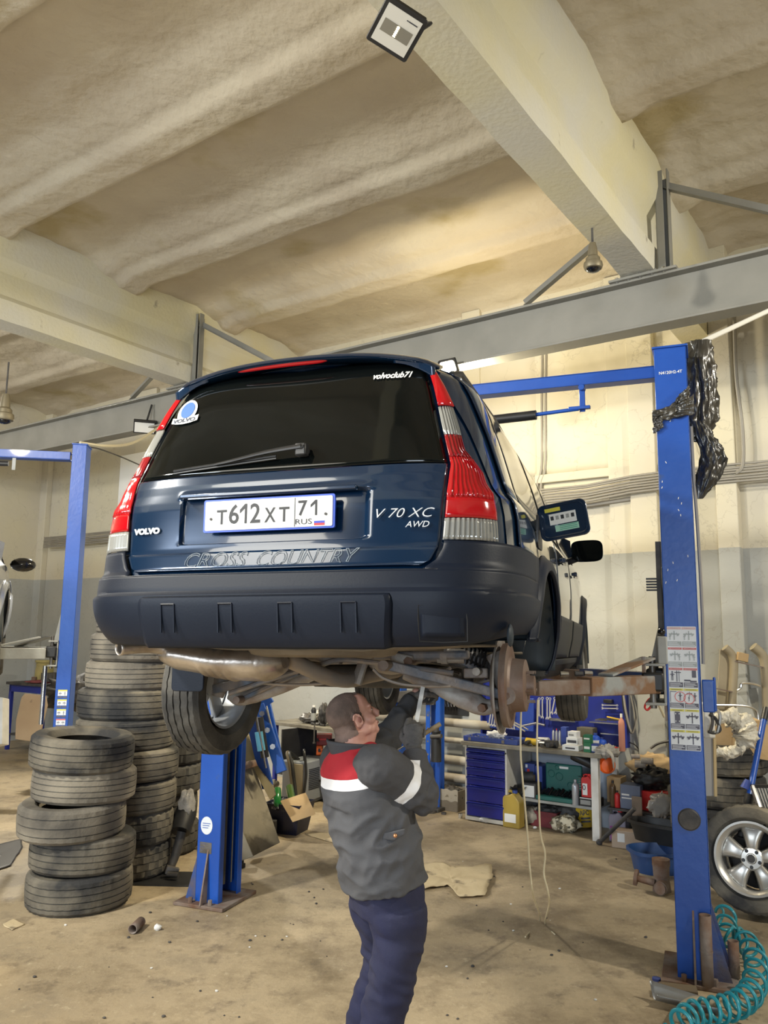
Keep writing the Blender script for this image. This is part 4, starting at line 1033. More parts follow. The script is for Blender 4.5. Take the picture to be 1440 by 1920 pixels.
def column(parent, x, y, side, H=CHT, name='column', dirty=True, sub=True):
    """C-section post, opening towards the car (side=+1 opens to +x). local frame of the lift"""
    c = bpy.data.objects.new(name, None); COL.objects.link(c); c.parent = parent; c.location = (x, y, 0)
    t = .008; b = MB()
    b.box((-side*(CW/2-t/2), 0, H/2+.01), (t, CD, H-.02))
    for sy in (-1, 1):
        b.box((0, sy*(CD/2-t/2), H/2+.01), (CW, t, H-.02))
        b.box((side*(CW/2-t/2), sy*(CD/2-.03), H/2+.01), (t, .05, H-.02))
    b.build('post', MT['liftblue'], c, bevel=.004)
    b = MB(); b.box((0, 0, H+.004), (CW+.02, CD+.02, .012)); b.build('top_cap', MT['liftblue'], c, bevel=.003)
    b = MB(); b.box((-side*.02, 0, .012), (CW+.20, CD+.14, .022)); b.build('base_plate', MT['rust'], c, bevel=.004)
    for sy in (-1, 1):
        b = MB(); b.prism([(0, 0), (.06, 0), (0, .30)], .010, frame((-side*(CW/2), sy*(CD/2-.04), .022), (-side, 0, 0), zdir=(0, 1, 0)) @ Matrix.Rotation(0, 4, 'X')) if False else b.add(
            [(-side*CW/2, sy*(CD/2-.03)-.005, .02), (-side*(CW/2+.09), sy*(CD/2-.03)-.005, .02), (-side*CW/2, sy*(CD/2-.03)-.005, .34), (-side*CW/2, sy*(CD/2-.03)+.005, .02), (-side*(CW/2+.09), sy*(CD/2-.03)+.005, .02), (-side*CW/2, sy*(CD/2-.03)+.005, .34)],
            [(0, 1, 2), (5, 4, 3), (0, 3, 4, 1), (1, 4, 5, 2), (2, 5, 3, 0)])
        b.build('gusset', MT['liftblue_dirty'], c)
    # rear-facing gusset
    b = MB(); b.add([(-.005, -CD/2, .02), (-.005, -CD/2-.075, .02), (-.005, -CD/2, .36), (.005, -CD/2, .02), (.005, -CD/2-.075, .02), (.005, -CD/2, .36)], [(0, 1, 2), (5, 4, 3), (0, 3, 4, 1), (1, 4, 5, 2), (2, 5, 3, 0)]); b.build('gusset', MT['rust'], c)
    for sx_ in (-1, 1):
        b = MB(); b.cyl((sx_*.075-side*.02, -CD/2-.04, .02), (sx_*.075-side*.02, -CD/2-.04, .055), .014, seg=6); b.build('anchor_bolt', MT['rust'], c)
    b = MB(); b.cyl((side*.02, .01, .1), (side*.02, .01, H-.1), .020, seg=12); b.build('hydraulic_ram', MT['darkmetal'], c)
    b = MB(); b.cyl((side*.05, .07, .1), (side*.05, .07, H-.1), .006, seg=6); b.cyl((side*.06, -.06, .1), (side*.06, -.06, H-.1), .006, seg=6); b.build('lift_cable', MT['steel'], c)
    return c
def carriage(parent, x, y, side, z):
    c = bpy.data.objects.new('carriage', None); COL.objects.link(c); c.parent = parent; c.location = (x, y, z)
    b = MB(); b.box((side*.02, 0, .25), (CW-.03, CD-.04, .80)); b.build('slider', MT['darkmetal'], c, bevel=.01)
    b = MB(); b.box((side*(CW/2+.055), 0, .105), (.11, CD+.10, .014)); b.box((side*(CW/2+.055), 0, -.105), (.11, CD+.10, .014)); b.box((side*(CW/2+.006), 0, 0), (.012, CD+.06, .22)); b.build('arm_bracket', MT['greypaint'], c, bevel=.003)
    b = MB(); b.box((side*(CW/2+.06), 0, .01), (.10, .16, .14)); b.build('rubber_block', MT['black'], c, bevel=.012)
    b = MB(); b.box((side*(CW/2+.065), -(CD/2+.075), .015), (.115, .03, .10)); b.build('rubber_block', MT['black'], c, bevel=.012)
    for sy in (-1, 1):
        b = MB(); b.cyl((side*(CW/2+.07), sy*(CD/2+.01), -.13), (side*(CW/2+.07), sy*(CD/2+.01), .15), .018, seg=12); b.build('pivot_pin', MT['steel'], c)
    b = MB(); b.add([(side*CW/2, .02, .11), (side*(CW/2+.09), .02, .11), (side*CW/2, .02, .48), (side*CW/2, .032, .11), (side*(CW/2+.09), .032, .11), (side*CW/2, .032, .48)], [(0, 1, 2), (5, 4, 3), (0, 3, 4, 1), (1, 4, 5, 2), (2, 5, 3, 0)]); b.build('web_plate', MT['greypaint'], c)
    return c
# column feet in the world
R0 = Vector((1.693, 4.60, 0)); L0 = Vector((-1.075, 5.70, 0))
LY = atan2(R0.y-L0.y, R0.x-L0.x)
mid = (R0+L0)/2; half = (R0-L0).length/2
lift = thing('two_post_lift', 'blue two-post lift whose columns stand either side of the raised blue car', 'car lift', mid, LY)
colR = column(lift, half, 0, -1); colL = column(lift, -half, 0, 1)
# top crossbeam and safety bar
b = MB(); b.box((0, .06, CHT-.055), (2*half-CW, .10, .012)); b.box((0, .06-.05+.005, CHT-.085), (2*half-CW, .01, .07)); b.box((0, .06+.045, CHT-.085), (2*half-CW, .01, .07)); b.box((0, .06, CHT-.12), (2*half-CW, .10, .01))
b.build('crossbeam', MT['liftblue'], lift, bevel=.003)
b = MB(); b.bar((half-.52, .0, CHT-.13), (half-.52, .0, CHT-.30), .035, .006); b.bar((half-.47, -.02, CHT-.28), (half-.60, -.02, CHT-.28), .03, .02); b.cyl((half-.52, -.03, CHT-.15), (half-.52, .03, CHT-.15), .02, seg=10)
b.build('switch_bracket', MT['liftblue'], lift, bevel=.003)
b = MB(); b.cyl((half-.54, -.02, CHT-.285), (half-.85, -.02, CHT-.30), .012, seg=10); b.build('safety_rod', MT['liftblue'], lift)
b = MB(); b.cyl((half-.80, -.02, CHT-.30), (-half+.7, -.02, CHT-.34), .030, seg=16); b.build('foam_sleeve', MT['black'], lift)
b = MB(); b.bar((-half+.62, .0, CHT-.13), (-half+.62, .0, CHT-.36), .035, .006); b.build('switch_bracket', MT['liftblue'], lift)
b = MB(); b.cyl((half-.07, 0, CHT), (half-.07, 0, CHT+.05), .014, seg=8); b.build('pulley_bolt', MT['darkmetal'], lift)
# lettering and sheets on the camera faces
fy = -CD/2-.001
def face(c, x, z): return Matrix.Translation((x, fy, z)) @ Matrix.Rotation(radians(90), 4, 'X')
vs, fs = textmesh('N4120H2-4T', .125, .018, bold=.01)
b = MB(); b.add(vs, fs); o = b.build('model_lettering', MT['paper'], colR, fixn=False); o.matrix_basis = face(colR, .0, 3.28) @ Matrix.Translation((0, 0, .001))
sticker_sheet(colR, face(colR, .0, 1.50) @ Matrix.Rotation(0, 4, 'Z'), .150, .66)
b = MB(); b.lathe([(0, .006), (.050, .006), (.056, .0), (.058, 0)], 28); o = b.build('rubber_plug', MT['darkmetal'], colR); o.matrix_basis = face(colR, .0, .815)
for k in range(14):
    x, z = random.uniform(-.08, .08), random.uniform(2.0, 3.2); b = MB(); q2(b, -.002, .002, -.006, .006, .001); o = b.build('paint_chip', MT['paper'], colR); o.matrix_basis = face(colR, x, z) @ Matrix.Rotation(random.uniform(-.5, .5), 4, 'Z')
b = MB(); b.lathe([(0, .001), (.045, .001), (.0455, 0)], 28); o = b.build('round_label', MT['stk'], colL); o.matrix_basis = face(colL, -.02, .50) @ Matrix.Scale(1.25, 4, (0, 1, 0))
b = MB(); q2(b, -.045, .045, -.035, .035, .001, 0); [q2(b, -.04, .0-.01*k, .02-.02*k, .028-.02*k, .002, 1) for k in range(3)]; o = b.build('rating_plate', [MT['steel'], MT['stkgrey']], colL, flat=True); o.matrix_basis = face(colL, -.02, .36)
b = MB(); 
for k in range(3): q2(b, -.03, .03-.008*k, .012-.014*k, .016-.014*k, .002)
o = b.build('label_text', MT['liftblue'], colL, flat=True); o.matrix_basis = face(colL, -.02, .50)
# locking latch on the right column inner edge
b = MB(); b.box((-CW/2-.012, -CD/2-.02, 1.70), (.05, .05, .15)); b.build('lock_housing', MT['greypaint'], colR, bevel=.006)
b = MB(); b.sphere((-CW/2-.014, -CD/2-.02, 1.80), .022, 12); b.build('lock_knob', MT['blackgloss'], colR)
b = MB(); b.bar((-CW/2-.012, -CD/2+.0, 1.62), (-CW/2-.006, -CD/2+.0, 1.32), .012, .008); b.build('lock_rod', MT['rust'], colR)
b = MB(); b.box((-CW/2-.02, -.06, 2.0), (.03, .03, .62)); b.build('guide_strip', MT['darkmetal'], colR)
b = MB()
for k in range(5): b.box((-CW/2-.055, -.05, 2.035+.016*k), (.075, .03, .009))
b.build('ribbed_stop', MT['black'], colR)
b = MB(); b.box((CW/2+.035, -CD/2+.03, 1.46), (.06, .07, .17)); b.box((CW/2+.068, -CD/2+.03, 1.47), (.014, .06, .18)); b.build('control_box', MT['liftblue'], colR, bevel=.006)
b = MB(); b.cyl((CW/2-.03, -CD/2-.045, .02), (CW/2-.03, -CD/2-.045, .36), .030, seg=16, caps=False); b.cyl((CW/2-.03, -CD/2-.045, .18), (CW/2-.03, -CD/2-.045, .19), .032, seg=16); b.build('stand_tube', MT['rust'], colR, solid=.004)
b = MB(); b.cyl((CW/2+.10, -CD/2+.12, .02), (CW/2+.10, -CD/2+.12, .20), .028, seg=16, caps=False); b.build('stand_tube', MT['rust'], colR, solid=.004)
# carriages and arms
ZA = 1.515
cR = carriage(lift, half, 0, -1, ZA); cL = carriage(lift, -half, 0, 1, ZA)
LM = mworld(lift)
def liftpt(v): return LM.inverted() @ v
def arm(p0, p1, mt='rustarm', name='arm', pad=True):
    a = bpy.data.objects.new(name, None); COL.objects.link(a); a.parent = lift
    p0 = Vector(p0); p1 = Vector(p1); m_ = p0.lerp(p1, .55)
    b = MB(); b.bar(p0, m_+(p1-p0)*.05, .11, .095); b.build('outer_tube', MT[mt], a, bevel=.005)
    b = MB(); b.bar(m_, p1, .085, .072); b.build('inner_tube', MT['rust'], a, bevel=.004)
    if pad:
        b = MB(); b.cyl(p1+Vector((0, 0, .03)), p1+Vector((0, 0, .06)), .035, seg=16); b.cyl(p1+Vector((0, 0, .06)), p1+Vector((0, 0, .085)), .06, .06, seg=20); b.build('pad', MT['black'], a)
    return a
pR = Vector((half-CW/2-.07, -CD/2-.02, ZA))
tR = liftpt(at(1000, 1290, 4.05)); tR.z = ZA
armR = arm(pR, Vector((tR.x, tR.y, ZA)))
b = MB(); d_ = (Vector((tR.x, tR.y, ZA))-pR)
b.bar(pR+Vector((.0, 0, .165)), pR+d_*.30+Vector((0, 0, .17)), .10, .008) if False else b.bar(pR+Vector((-.02, 0, .14)), pR+d_*.42+Vector((0, 0, .055)), .10, .012); b.bar(pR+Vector((-.04, -.05, -.05)), pR+Vector((-.04, -.05, .15)), .02, .012)
b.build('arm_stiffener', MT['rustarm'], armR, bevel=.002)
def caraxle(x, y): v = CM @ Vector((x, y, .2)); v = liftpt(v); return Vector((v.x, v.y, ZA))
arm(Vector((half-CW/2-.07, CD/2+.02, ZA)), caraxle(.68, 3.0), 'liftblue_dirty')
arm(Vector((-half+CW/2+.07, -CD/2-.02, ZA)), caraxle(-.68, 1.75), 'liftblue_dirty')
arm(Vector((-half+CW/2+.07, CD/2+.02, ZA)), caraxle(-.68, 3.0), 'liftblue_dirty')
# neighbour lift behind on the left
P2 = at(136, 1100, 7.25); P2.z = 0
l2 = thing('two_post_lift', 'second blue two-post lift at the left beyond the tall tyre stack', 'car lift', P2, radians(9))
c2 = column(l2, 0, 0, -1, 3.43); c2.scale = (.70, .70, 1)
b = MB(); b.box((-1.5, .06, 3.375), (2.8, .10, .012)); b.box((-1.5, .01, 3.345), (2.8, .01, .07)); b.box((-1.5, .06, 3.31), (2.8, .10, .01)); b.build('crossbeam', MT['liftblue'], l2, bevel=.003)
b = MB(); b.cyl((-.62, -.02, 3.24), (-2.4, -.02, 3.22), .022, seg=12); b.build('foam_sleeve', MT['black'], l2)
b = MB(); b.bar((-.58, 0, 3.3), (-.58, 0, 3.19), .03, .006); b.build('switch_bracket', MT['greypaint'], l2)
for k, hc in enumerate((3, 3, 3, 4, 4, 4)):
    s = MB(); yb = -.027
    q2(s, -.055, .055, -.022, .030, .001, 0); q2(s, -.055, .055, .018, .030, .002, hc); q2(s, -.055, -.004, -.040, -.026, .001, 1); q2(s, .004, .055, -.040, -.026, .001, 1)
    lift_icon(s, -.028, -.004, .030, 1); (lift_icon(s, .028, -.004, .030, 1) if k % 2 else person_icon(s, .028, -.003, .034, 1))
    o = s.build('safety_sticker', [MT['stk'], MT['stkgrey'], MT['stkfade'], MT['stkyel'], MT['stkred']], c2, flat=True); o.matrix_basis = Matrix.Translation((.0, fy, 1.22-.082*k)) @ Matrix.Rotation(radians(90), 4, 'X')
b = MB(); q2(b, -.06, .06, -.032, .032, .001, 0); q2(b, -.057, .057, -.016, .016, .002, 1); o = b.build('rating_plate', [MT['steel'], MT['black']], c2, flat=True); o.matrix_basis = Matrix.Translation((.0, fy, .66)) @ Matrix.Rotation(radians(90), 4, 'X')
b = MB(); b.lathe([(0, .006), (.050, .006), (.056, .0)], 28); o = b.build('rubber_plug', MT['greypaint'], c2); o.matrix_basis = Matrix.Translation((.0, fy, .53)) @ Matrix.Rotation(radians(90), 4, 'X')
k2 = carriage(l2, 0, 0, -1, 1.56); k2.scale = (.72, .66, 1)
LM2 = mworld(l2)
def arm2(p0, p1):
    a = bpy.data.objects.new('arm', None); COL.objects.link(a); a.parent = l2
    b = MB(); b.bar(p0, p1, .10, .09); b.build('outer_tube', MT['greypaint'], a, bevel=.004)
    b = MB(); b.bar(Vector(p0)+Vector((-.05, 0, .14)), Vector(p0).lerp(Vector(p1), .45)+Vector((0, 0, .05)), .09, .010); b.build('arm_stiffener', MT['greypaint'], a)
    b = MB(); q = Vector(p1); b.cyl(q+Vector((0, 0, .045)), q+Vector((0, 0, .09)), .05, seg=16); b.build('pad', MT['black'], a)
arm2((-CW/2-.07, -CD/2-.02, 1.56), (-1.05, -.55, 1.56)); arm2((-CW/2-.07, CD/2+.02, 1.56), (-1.0, .8, 1.56))
b = MB(); b.cyl((-CW/2-.09, -.02, .95), (-CW/2-.09, -.02, 1.45), .02, seg=12); b.build('hydraulic_rod', MT['bright'], l2)
# ------------------------------------------------------------------ loose tyres
def tyre_proto(name, R, r, w, grooves, blocks, mt, lug=.006):
    b = MB(); tyre_mesh(b, R, r, w, grooves, 96, Matrix.Translation((0, 0, w/2)), 0, blocks, lug)
    return b.build(name, mt, None, sharp=25)
TYP = {'suv': (.336, .200, .222, (-.55, -.18, .18, .55), True, 'rubber'), 'suvp': (.342, .200, .215, (-.5, 0, .5), True, 'rubber2'),
       'road': (.336, .200, .210, (-.5, -.17, .17, .5), True, 'rubber2'), 'road2': (.362, .205, .225, (-.6, -.2, .2, .6), True, 'rubber'), 'winter': (.345, .205, .235, (-.3, .3), 2, 'rubber3'), 'winterp': (.345, .21, .232, (-.45, .0, .45), 2, 'rubber')}
PROTO = {}
def place_tyre(kind, loc, tilt=(0, 0), label='', group=None, rz=None):
    R_, r_, w_, g_, bl, mt = TYP[kind]
    if kind not in PROTO: o = PROTO[kind] = tyre_proto('tyre', R_, r_, w_, g_, bl, MT[mt], .009 if bl == 2 else .005)
    else: o = PROTO[kind].copy(); COL.objects.link(o)
    o.location = loc; o.rotation_euler = (radians(tilt[0]), radians(tilt[1]), random.uniform(0, 6) if rz is None else rz)
    tag(o, label, 'tyre', group); return o
G1 = 'tyres in the low front stack'; G2 = 'tyres in the tall stack'; G3 = 'tyres in the chunky tread stack'; G4 = 'tyres stacked behind the right column'
def stackpos(px, py, R):
    p = fl(px, py); n = Vector((p.x, p.y, 0)).normalized(); q = p+n*R*.93; return Vector((q.x, q.y, 0))
base = stackpos(147, 1722, .352)
def offx(p, dpx, dy=0): return Vector((p.x+dpx/1510*p.y, p.y+dy, p.z))
z = 0
for k, (kind, dx, dy, tl, lab) in enumerate((
    ('suv', -1, 0, (.6, 1.2), 'bottom tyre of the low front stack, dark and scuffed'),
    ('suv', -2, .02, (-.4, -1.6), 'second tyre from the bottom of the low front stack'),
    ('suvp', -20, -.02, (0, -2.4), 'pale dusty middle tyre of the low front stack, pushed out to the left'),
    ('road', -8, .03, (.5, -1.6), 'second tyre from the top of the low front stack'),
    ('suv', -13, 0, (-2.0, -3.2), 'top tyre of the low front stack, its dusty open bead facing up'))):
    p = offx(base, dx, dy); w_ = TYP[kind][2]; place_tyre(kind, (p.x, p.y, z+.004), tl, lab, G1); z += w_*.985-(.0 if k < 4 else 0)
base = stackpos(215, 1660, .37); z = 0
names = ['bottom', 'second from the bottom', 'third from the bottom', 'fourth from the bottom', 'middle', 'fourth from the top', 'third from the top', 'second from the top', 'topmost']
for k in range(9):
    kind = ['winterp', 'winterp', 'road2', 'road2', 'road2', 'road2', 'road', 'road', 'road'][k]
    dx = [12, 14, 12, 14, 3, 2, 8, 14, 22][k]
    p = offx(base, dx, random.uniform(-.01, .01)); place_tyre(kind, (p.x, p.y, z+.003), (random.uniform(-.8, .8), random.uniform(-.8, .8)), 'tyre in the tall stack behind the low one, '+names[k], G2); z += TYP[kind][2]*.975
base = stackpos(285, 1612, .345); z = 0
for k in range(5):
    p = offx(base, [4, 0, 8, 10, 14][k]); place_tyre('winter', (p.x, p.y, z+.003), (random.uniform(-.8, .8), 0), 'chunky winter tyre beside the left column, %s of its stack' % ['bottom', 'second from the bottom', 'middle', 'second from the top', 'top'][k], G3); z += .232
RST = fl(1335, 1670); RST = Vector((RST.x+.33, RST.y+.62, 0)); z = 0
for k in range(4):
    p = offx(RST, [0, -6, 2, 8][k]); place_tyre('winterp', (p.x, p.y, z+.003), (0, [0, .6, -.5, 1][k]), 'winter tyre behind the right column, %s of its stack' % ['bottom', 'second from the bottom', 'second from the top', 'top'][k], G4); z += .238
# bag and board on the winter stack
o = Vector((PROTO['winter'].location.x, PROTO['winter'].location.y, 5*.232+.01))
b = MB()
def crumple(c, rx, ry_, rz_, seed, amp=.25, f=3.0):
    c = Vector(c)
    def g(i, j):
        a = 2*pi*i; t = pi*(j-.5); d = Vector((cos(a)*cos(t), sin(a)*cos(t), sin(t)))
        n = 1+amp*noise.noise(d*f+Vector((seed, 0, 0)))+amp*.6*noise.noise(d*f*2.7+Vector((0, seed, 0)))
        return c+Vector((d.x*rx, d.y*ry_, max(-.55 if False else -1, d.z)*rz_))*n
    return g
b.box(o+Vector((.02, 0, .03)), (.46, .36, .05), (0, 0, .3)); tag(b.build('wooden_board', mat('old_wood', (.32, .24, .13), .8, col2=(.20, .14, .08), nscale=5), wc=True, bevel=.004), 'short wooden board lying on the chunky tyre stack', 'board')
b = MB(); b.grid(crumple(o+Vector((.0, .02, .15)), .20, .16, .10, 3), 36, 18); tag(b.build('plastic_bag', mat('cream_bag', (.60, .55, .46), .6, bump=.3), wc=True, sharp=0), 'crumpled cream plastic bag on top of the chunky tyre stack', 'bag')
# alloy wheel leaning at the right
wc_ = fl(1415, 1722)
aw = thing('alloy_wheel', 'tyre on a five-spoke silver alloy wheel leaning at the right edge', 'wheel', M=None, loc=(0, 0, 0))
WR = .335
nrm = (Vector((0, 0, EYE))-Vector((wc_.x, wc_.y, 0))).normalized(); nrm = Vector((nrm.x-.35, nrm.y-.02, .20)).normalized()
side_ = Vector((0, 0, 1)).cross(nrm).normalized(); up_ = nrm.cross(side_)
ctr = Vector((wc_.x, wc_.y, 0))+Vector((0, 0, 0))+up_*WR*1.0+nrm*-.02; ctr.z = up_.z*WR + .11*nrm.z
aw.matrix_basis = frame(ctr, side_, ydir=up_)
b = MB(); tyre_mesh(b, WR, .222, .22, (-.5, 0, .5), 96, None, 0, 2, .007); b.build('tyre', MT['winterw'] if 'winterw' in MT else MT['rubber'], aw, sharp=25)
MT['alloy'] = mat('silver_alloy', (.62, .61, .58), .33, metal=.75, col2=(.45, .42, .36), nscale=5, nfac=.5)
b = MB(); b.lathe([(.226, -.09), (.21, -.085), (.19, -.05), (.185, .03), (.195, .085), (.226, .098), (.228, .104), (.214, .106), (.196, .092), (.188, .07)], 56); rim = b.build('rim', MT['alloy'], aw)
b = MB()
# five broad spokes meeting the rim, with the gaps between them cut as tapered windows
N5 = 5
for k in range(N5):
    a0 = 2*pi*k/N5+pi/2
    def sp(i, j, a0=a0):
        r = .045+(.192-.045)*i; hwid = radians(36)-radians(0)*i if False else interp([(0, .034), (.4, .048), (.75, .066), (1, .088)], i)
        y = (2*j-1)*hwid; zz_ = .078-.012*(2*i-1)**2-.020*abs(2*j-1)**4-.0*i
        a = a0; return Vector((r*cos(a)-y*sin(a), r*sin(a)+y*cos(a), zz_))
    b2 = MB(); b2.grid(sp, 10, 8); b2.build('spoke', MT['alloy'], aw, solid=.022, sharp=50)
b = MB(); b.lathe([(0, .092), (.028, .090), (.034, .080), (.062, .078), (.072, .068), (.074, .04)], 30); b.build('hub', MT['alloy'], aw)
b = MB(); b.lathe([(0, .096), (.024, .095), (.027, .088)], 24); b.build('centre_cap', MT['darkmetal'], aw)
for k in range(5):
    a = 2*pi*k/5+pi/2+pi/5; b = MB(); b.cyl((.052*cos(a), .052*sin(a), .060), (.052*cos(a), .052*sin(a), .0795), .0115, seg=12); b.build('bolt_hole', MT['black'], aw)
b = MB(); b.lathe([(0, -.06), (.185, -.06)], 30); b.build('inner_barrel', MT['darkmetal'], aw, solid=.003)
# ------------------------------------------------------------------ the mechanic
MT['skin'] = mat('ruddy_skin', (.58, .32, .25), .5, col2=(.50, .24, .18), nscale=14, nfac=.7, bump=.05, bscale=90)
MT['hair'] = mat('short_brown_hair', (.075, .052, .042), .85, col2=(.27, .18, .145), nscale=7, nfac=.85, bump=.25, bscale=220)
MT['glove'] = mat('greasy_glove', (.13, .12, .11), .9, col2=(.055, .052, .05), nscale=14, nfac=.8, bump=.4, bscale=90)
MT['navy'] = mat('navy_work_trousers', (.014, .017, .058), .85, col2=(.024, .025, .048), nscale=4, nfac=.8, bump=.15, bscale=220)
def blobmesh(b, name, mt, parent, vox, smooth=6, disp=None, sharp=0):
    o = b.build(name, mt, None, sharp=0)
    md = o.modifiers.new('r', 'REMESH'); md.mode = 'VOXEL'; md.voxel_size = vox; md.use_smooth_shade = True
    ms = o.modifiers.new('s', 'SMOOTH'); ms.iterations = smooth; ms.factor = .5
    evalmesh(o)
    if disp:
        me = o.data; co = [v.co.copy() for v in me.vertices]; nn = [v.normal.copy() for v in me.vertices]
        for v, c, n in zip(me.vertices, co, nn): v.co = c+n*disp(c, n)
    me = o.data; me.polygons.foreach_set('use_smooth', [True]*len(me.polygons)); me.update()
    if not me.materials: me.materials.append(mt)
    o.parent = parent; return o
MO = Vector((-.02, 3.32, 0))
def mp(px, py, Y): return at(px, py, Y)-MO
FD = Vector((sin(radians(62)), cos(radians(62)), 0)); RT = Vector((FD.y, -FD.x, 0)); UP = Vector((0, 0, 1))
man = thing('person', 'mechanic in grey and red work jacket reaching up under the raised car', 'person', MO)
pel = mp(724, 1690, 3.32); belly = mp(712, 1585, 3.30); chest = mp(686, 1478, 3.30); nb = mp(662, 1404, 3.30)
hc = mp(663, 1349, 3.30)
shR = mp(708, 1436, 3.15); shL = mp(634, 1424, 3.46)
elR = mp(786, 1488, 3.24); wrR = mp(776, 1408, 3.30)
elL = mp(722, 1392, 3.68); wrL = mp(772, 1312, 3.82)
hipR = pel+RT*.085; hipL = pel-RT*.085
knR = mp(741, 1800, 3.22); anR = mp(697, 1985, 3.22); knL = mp(722, 1805, 3.42); anL = mp(664, 1975, 3.45)
anR.z = .10; anL.z = .10
# head frame: looks right and up
hf = Vector((.86, .34, .40)).normalized(); hr = hf.cross(Vector((-.15, 0, 1))).normalized(); hu = hr.cross(hf)
HM = Matrix.Identity(4)
for i in range(3): HM[i][0] = hr[i]; HM[i][1] = hf[i]; HM[i][2] = hu[i]; HM[i][3] = hc[i]
HM = HM @ Matrix.Scale(.90, 4)
def H(x, y, z): return HM @ Vector((x, y, z))
def hs(b, c, r): b.sphere((0, 0, 0), r, 20, HM @ Matrix.Translation(c))
b = MB()
hs(b, (0, -.018, .042), (.074, .094, .082)); hs(b, (0, .035, .045), (.062, .054, .062)); hs(b, (0, .042, -.015), (.058, .050, .066))
hs(b, (0, .036, -.062), (.053, .052, .034)); hs(b, (0, .076, -.082), (.024, .018, .018)); hs(b, (0, -.045, -.02), (.058, .055, .055))
b.tube([H(0, .086, .022), H(0, .104, -.004), H(0, .117, -.022)], [.009, .011, .013], 10); hs(b, (0, .108, -.027), (.018, .013, .010))
for s in (-1, 1):
    hs(b, (s*.028, .074, .032), (.028, .017, .010)); hs(b, (s*.030, .0745, .012), (.0150, .0130, .0125)); hs(b, (s*.040, .058, -.022), (.026, .028, .024)); hs(b, (s*.048, .018, -.058), (.014, .034, .020))
    b.sphere((0, 0, 0), (.007, .019, .030), 16, HM @ Matrix.Translation((s*.078, -.004, -.004)) @ Matrix.Rotation(radians(-12), 4, 'X') @ Matrix.Rotation(radians(s*14), 4, 'Z'))
    b.tube([H(s*.084, -.008+.020*cos(t), .002+.030*sin(t)) for t in [k*.35-.9 for k in range(12)]], .0045, 6)
hs(b, (0, .088, -.050), (.025, .013, .0065)); hs(b, (0, .085, -.062), (.022, .013, .007))
b.tube([H(0, -.020, -.03), (H(0, -.02, -.03)+nb)/2+Vector((-.005, 0, -.005)), nb+Vector((.0, 0, -.03))], [.062, .064, .074], 20); b.tube([H(0, .045, -.075), nb+FD*.03-UP*.02], [.035, .05], 14)
b.tube([nb+Vector((0, 0, -.02)), chest, belly, pel], [.08, .115, .11, .10], 20)
b.tube([shR-UP*.02, nb-Vector((0, 0, .085)), shL-UP*.02], [.048, .055, .048], 16)
for s, e, w in ((shR, elR, wrR), (shL, elL, wrL)):
    b.tube([s, s.lerp(e, .5), e], [.055, .05, .040], 14); b.tube([e, e.lerp(w, .3), w], [.042, .044, .028], 14)
    b.sphere(w+(w-e).normalized()*.045, (.022, .022, .022), 12)
for h_, k_, a_ in ((hipR, knR, anR), (hipL, knL, anL)):
    b.tube([h_, h_.lerp(k_, .5), k_], [.072, .068, .050], 14); b.tube([k_, k_.lerp(a_, .35), a_], [.055, .055, .038], 14); b.sphere(a_+FD*.08-UP*.05, (.06, .06, .035), 12)
body = blobmesh(b, 'body', MT['skin'], man, .0042, 5)
# eyes, brow, painted shade in the ear hollow
MT['eyew'] = mat('eye_white', (.62, .58, .54), .25); MT['iris'] = mat('iris', (.05, .06, .07), .2)
for s in (-1, 1):
    b = MB(); hs(b, (s*.030, .0790, .011), (.0115, .0098, .0055)); e_ = b.build('eye', MT['eyew'], body)
    b = MB(); hs(b, (s*.0305, .0862, .0115), (.0048, .003, .0045)); b.build('iris', MT['iris'], e_)
    b = MB(); b.tube([H(s*.012, .096, .029), H(s*.030, .096, .036), H(s*.047, .082, .031)], [.003, .004, .002], 6); b.build('eyebrow', MT['hair'], body)
    b = MB(); hs(b, (s*.0865, .000, .004), (.003, .009, .014)); b.build('ear_hollow_shade', mat('ear_shadow', (.30, .12, .09), .7), body)  # dark blob colours in the shade inside the ear
b = MB(); b.tube([H(-.022, .094, -.0565), H(0, .1015, -.0558), H(.022, .094, -.0565)], .0022, 5); b.build('mouth_line', mat('lip', (.25, .08, .07), .6), body)
# cropped hair: a layer grown from the scalp
HI = HM.inverted(); me = body.data; keep = []
def hairy(q):
    if q.z < -.075 or q.y > .075 or abs(q.x) > .0835: return False
    line = .058 - .035*min(1, abs(q.x)/.045)*(1 if q.z > .05 else 0)
    if q.z > .075: return q.y < .050-.02*(abs(q.x) > .03)
    if q.z > .03: return q.y < .030 - (.10-q.z)*.15
    if abs(q.x) > .055: return (q.y < .024 and q.z > .012) or (q.y < -.022 and q.z > -.055) or (.004 < q.y < .022 and q.z > -.012)
    return q.y < -.02 and q.z > -.062
vm = {}; vs = []; fs = []
nrm_ = [v.normal.copy() for v in me.vertices]
for p in me.polygons:
    q = HI @ p.center
    if hairy(q):
        f = []
        for vi in p.vertices:
            if vi not in vm:
                vm[vi] = len(vs); c = me.vertices[vi].co; vs.append(c+nrm_[vi]*(.0026+.0006*noise.noise(c*260)))
            f.append(vm[vi])
        fs.append(tuple(f))
b = MB(); b.add(vs, fs); b.build('hair', MT['hair'], body, sharp=0, fixn=False)
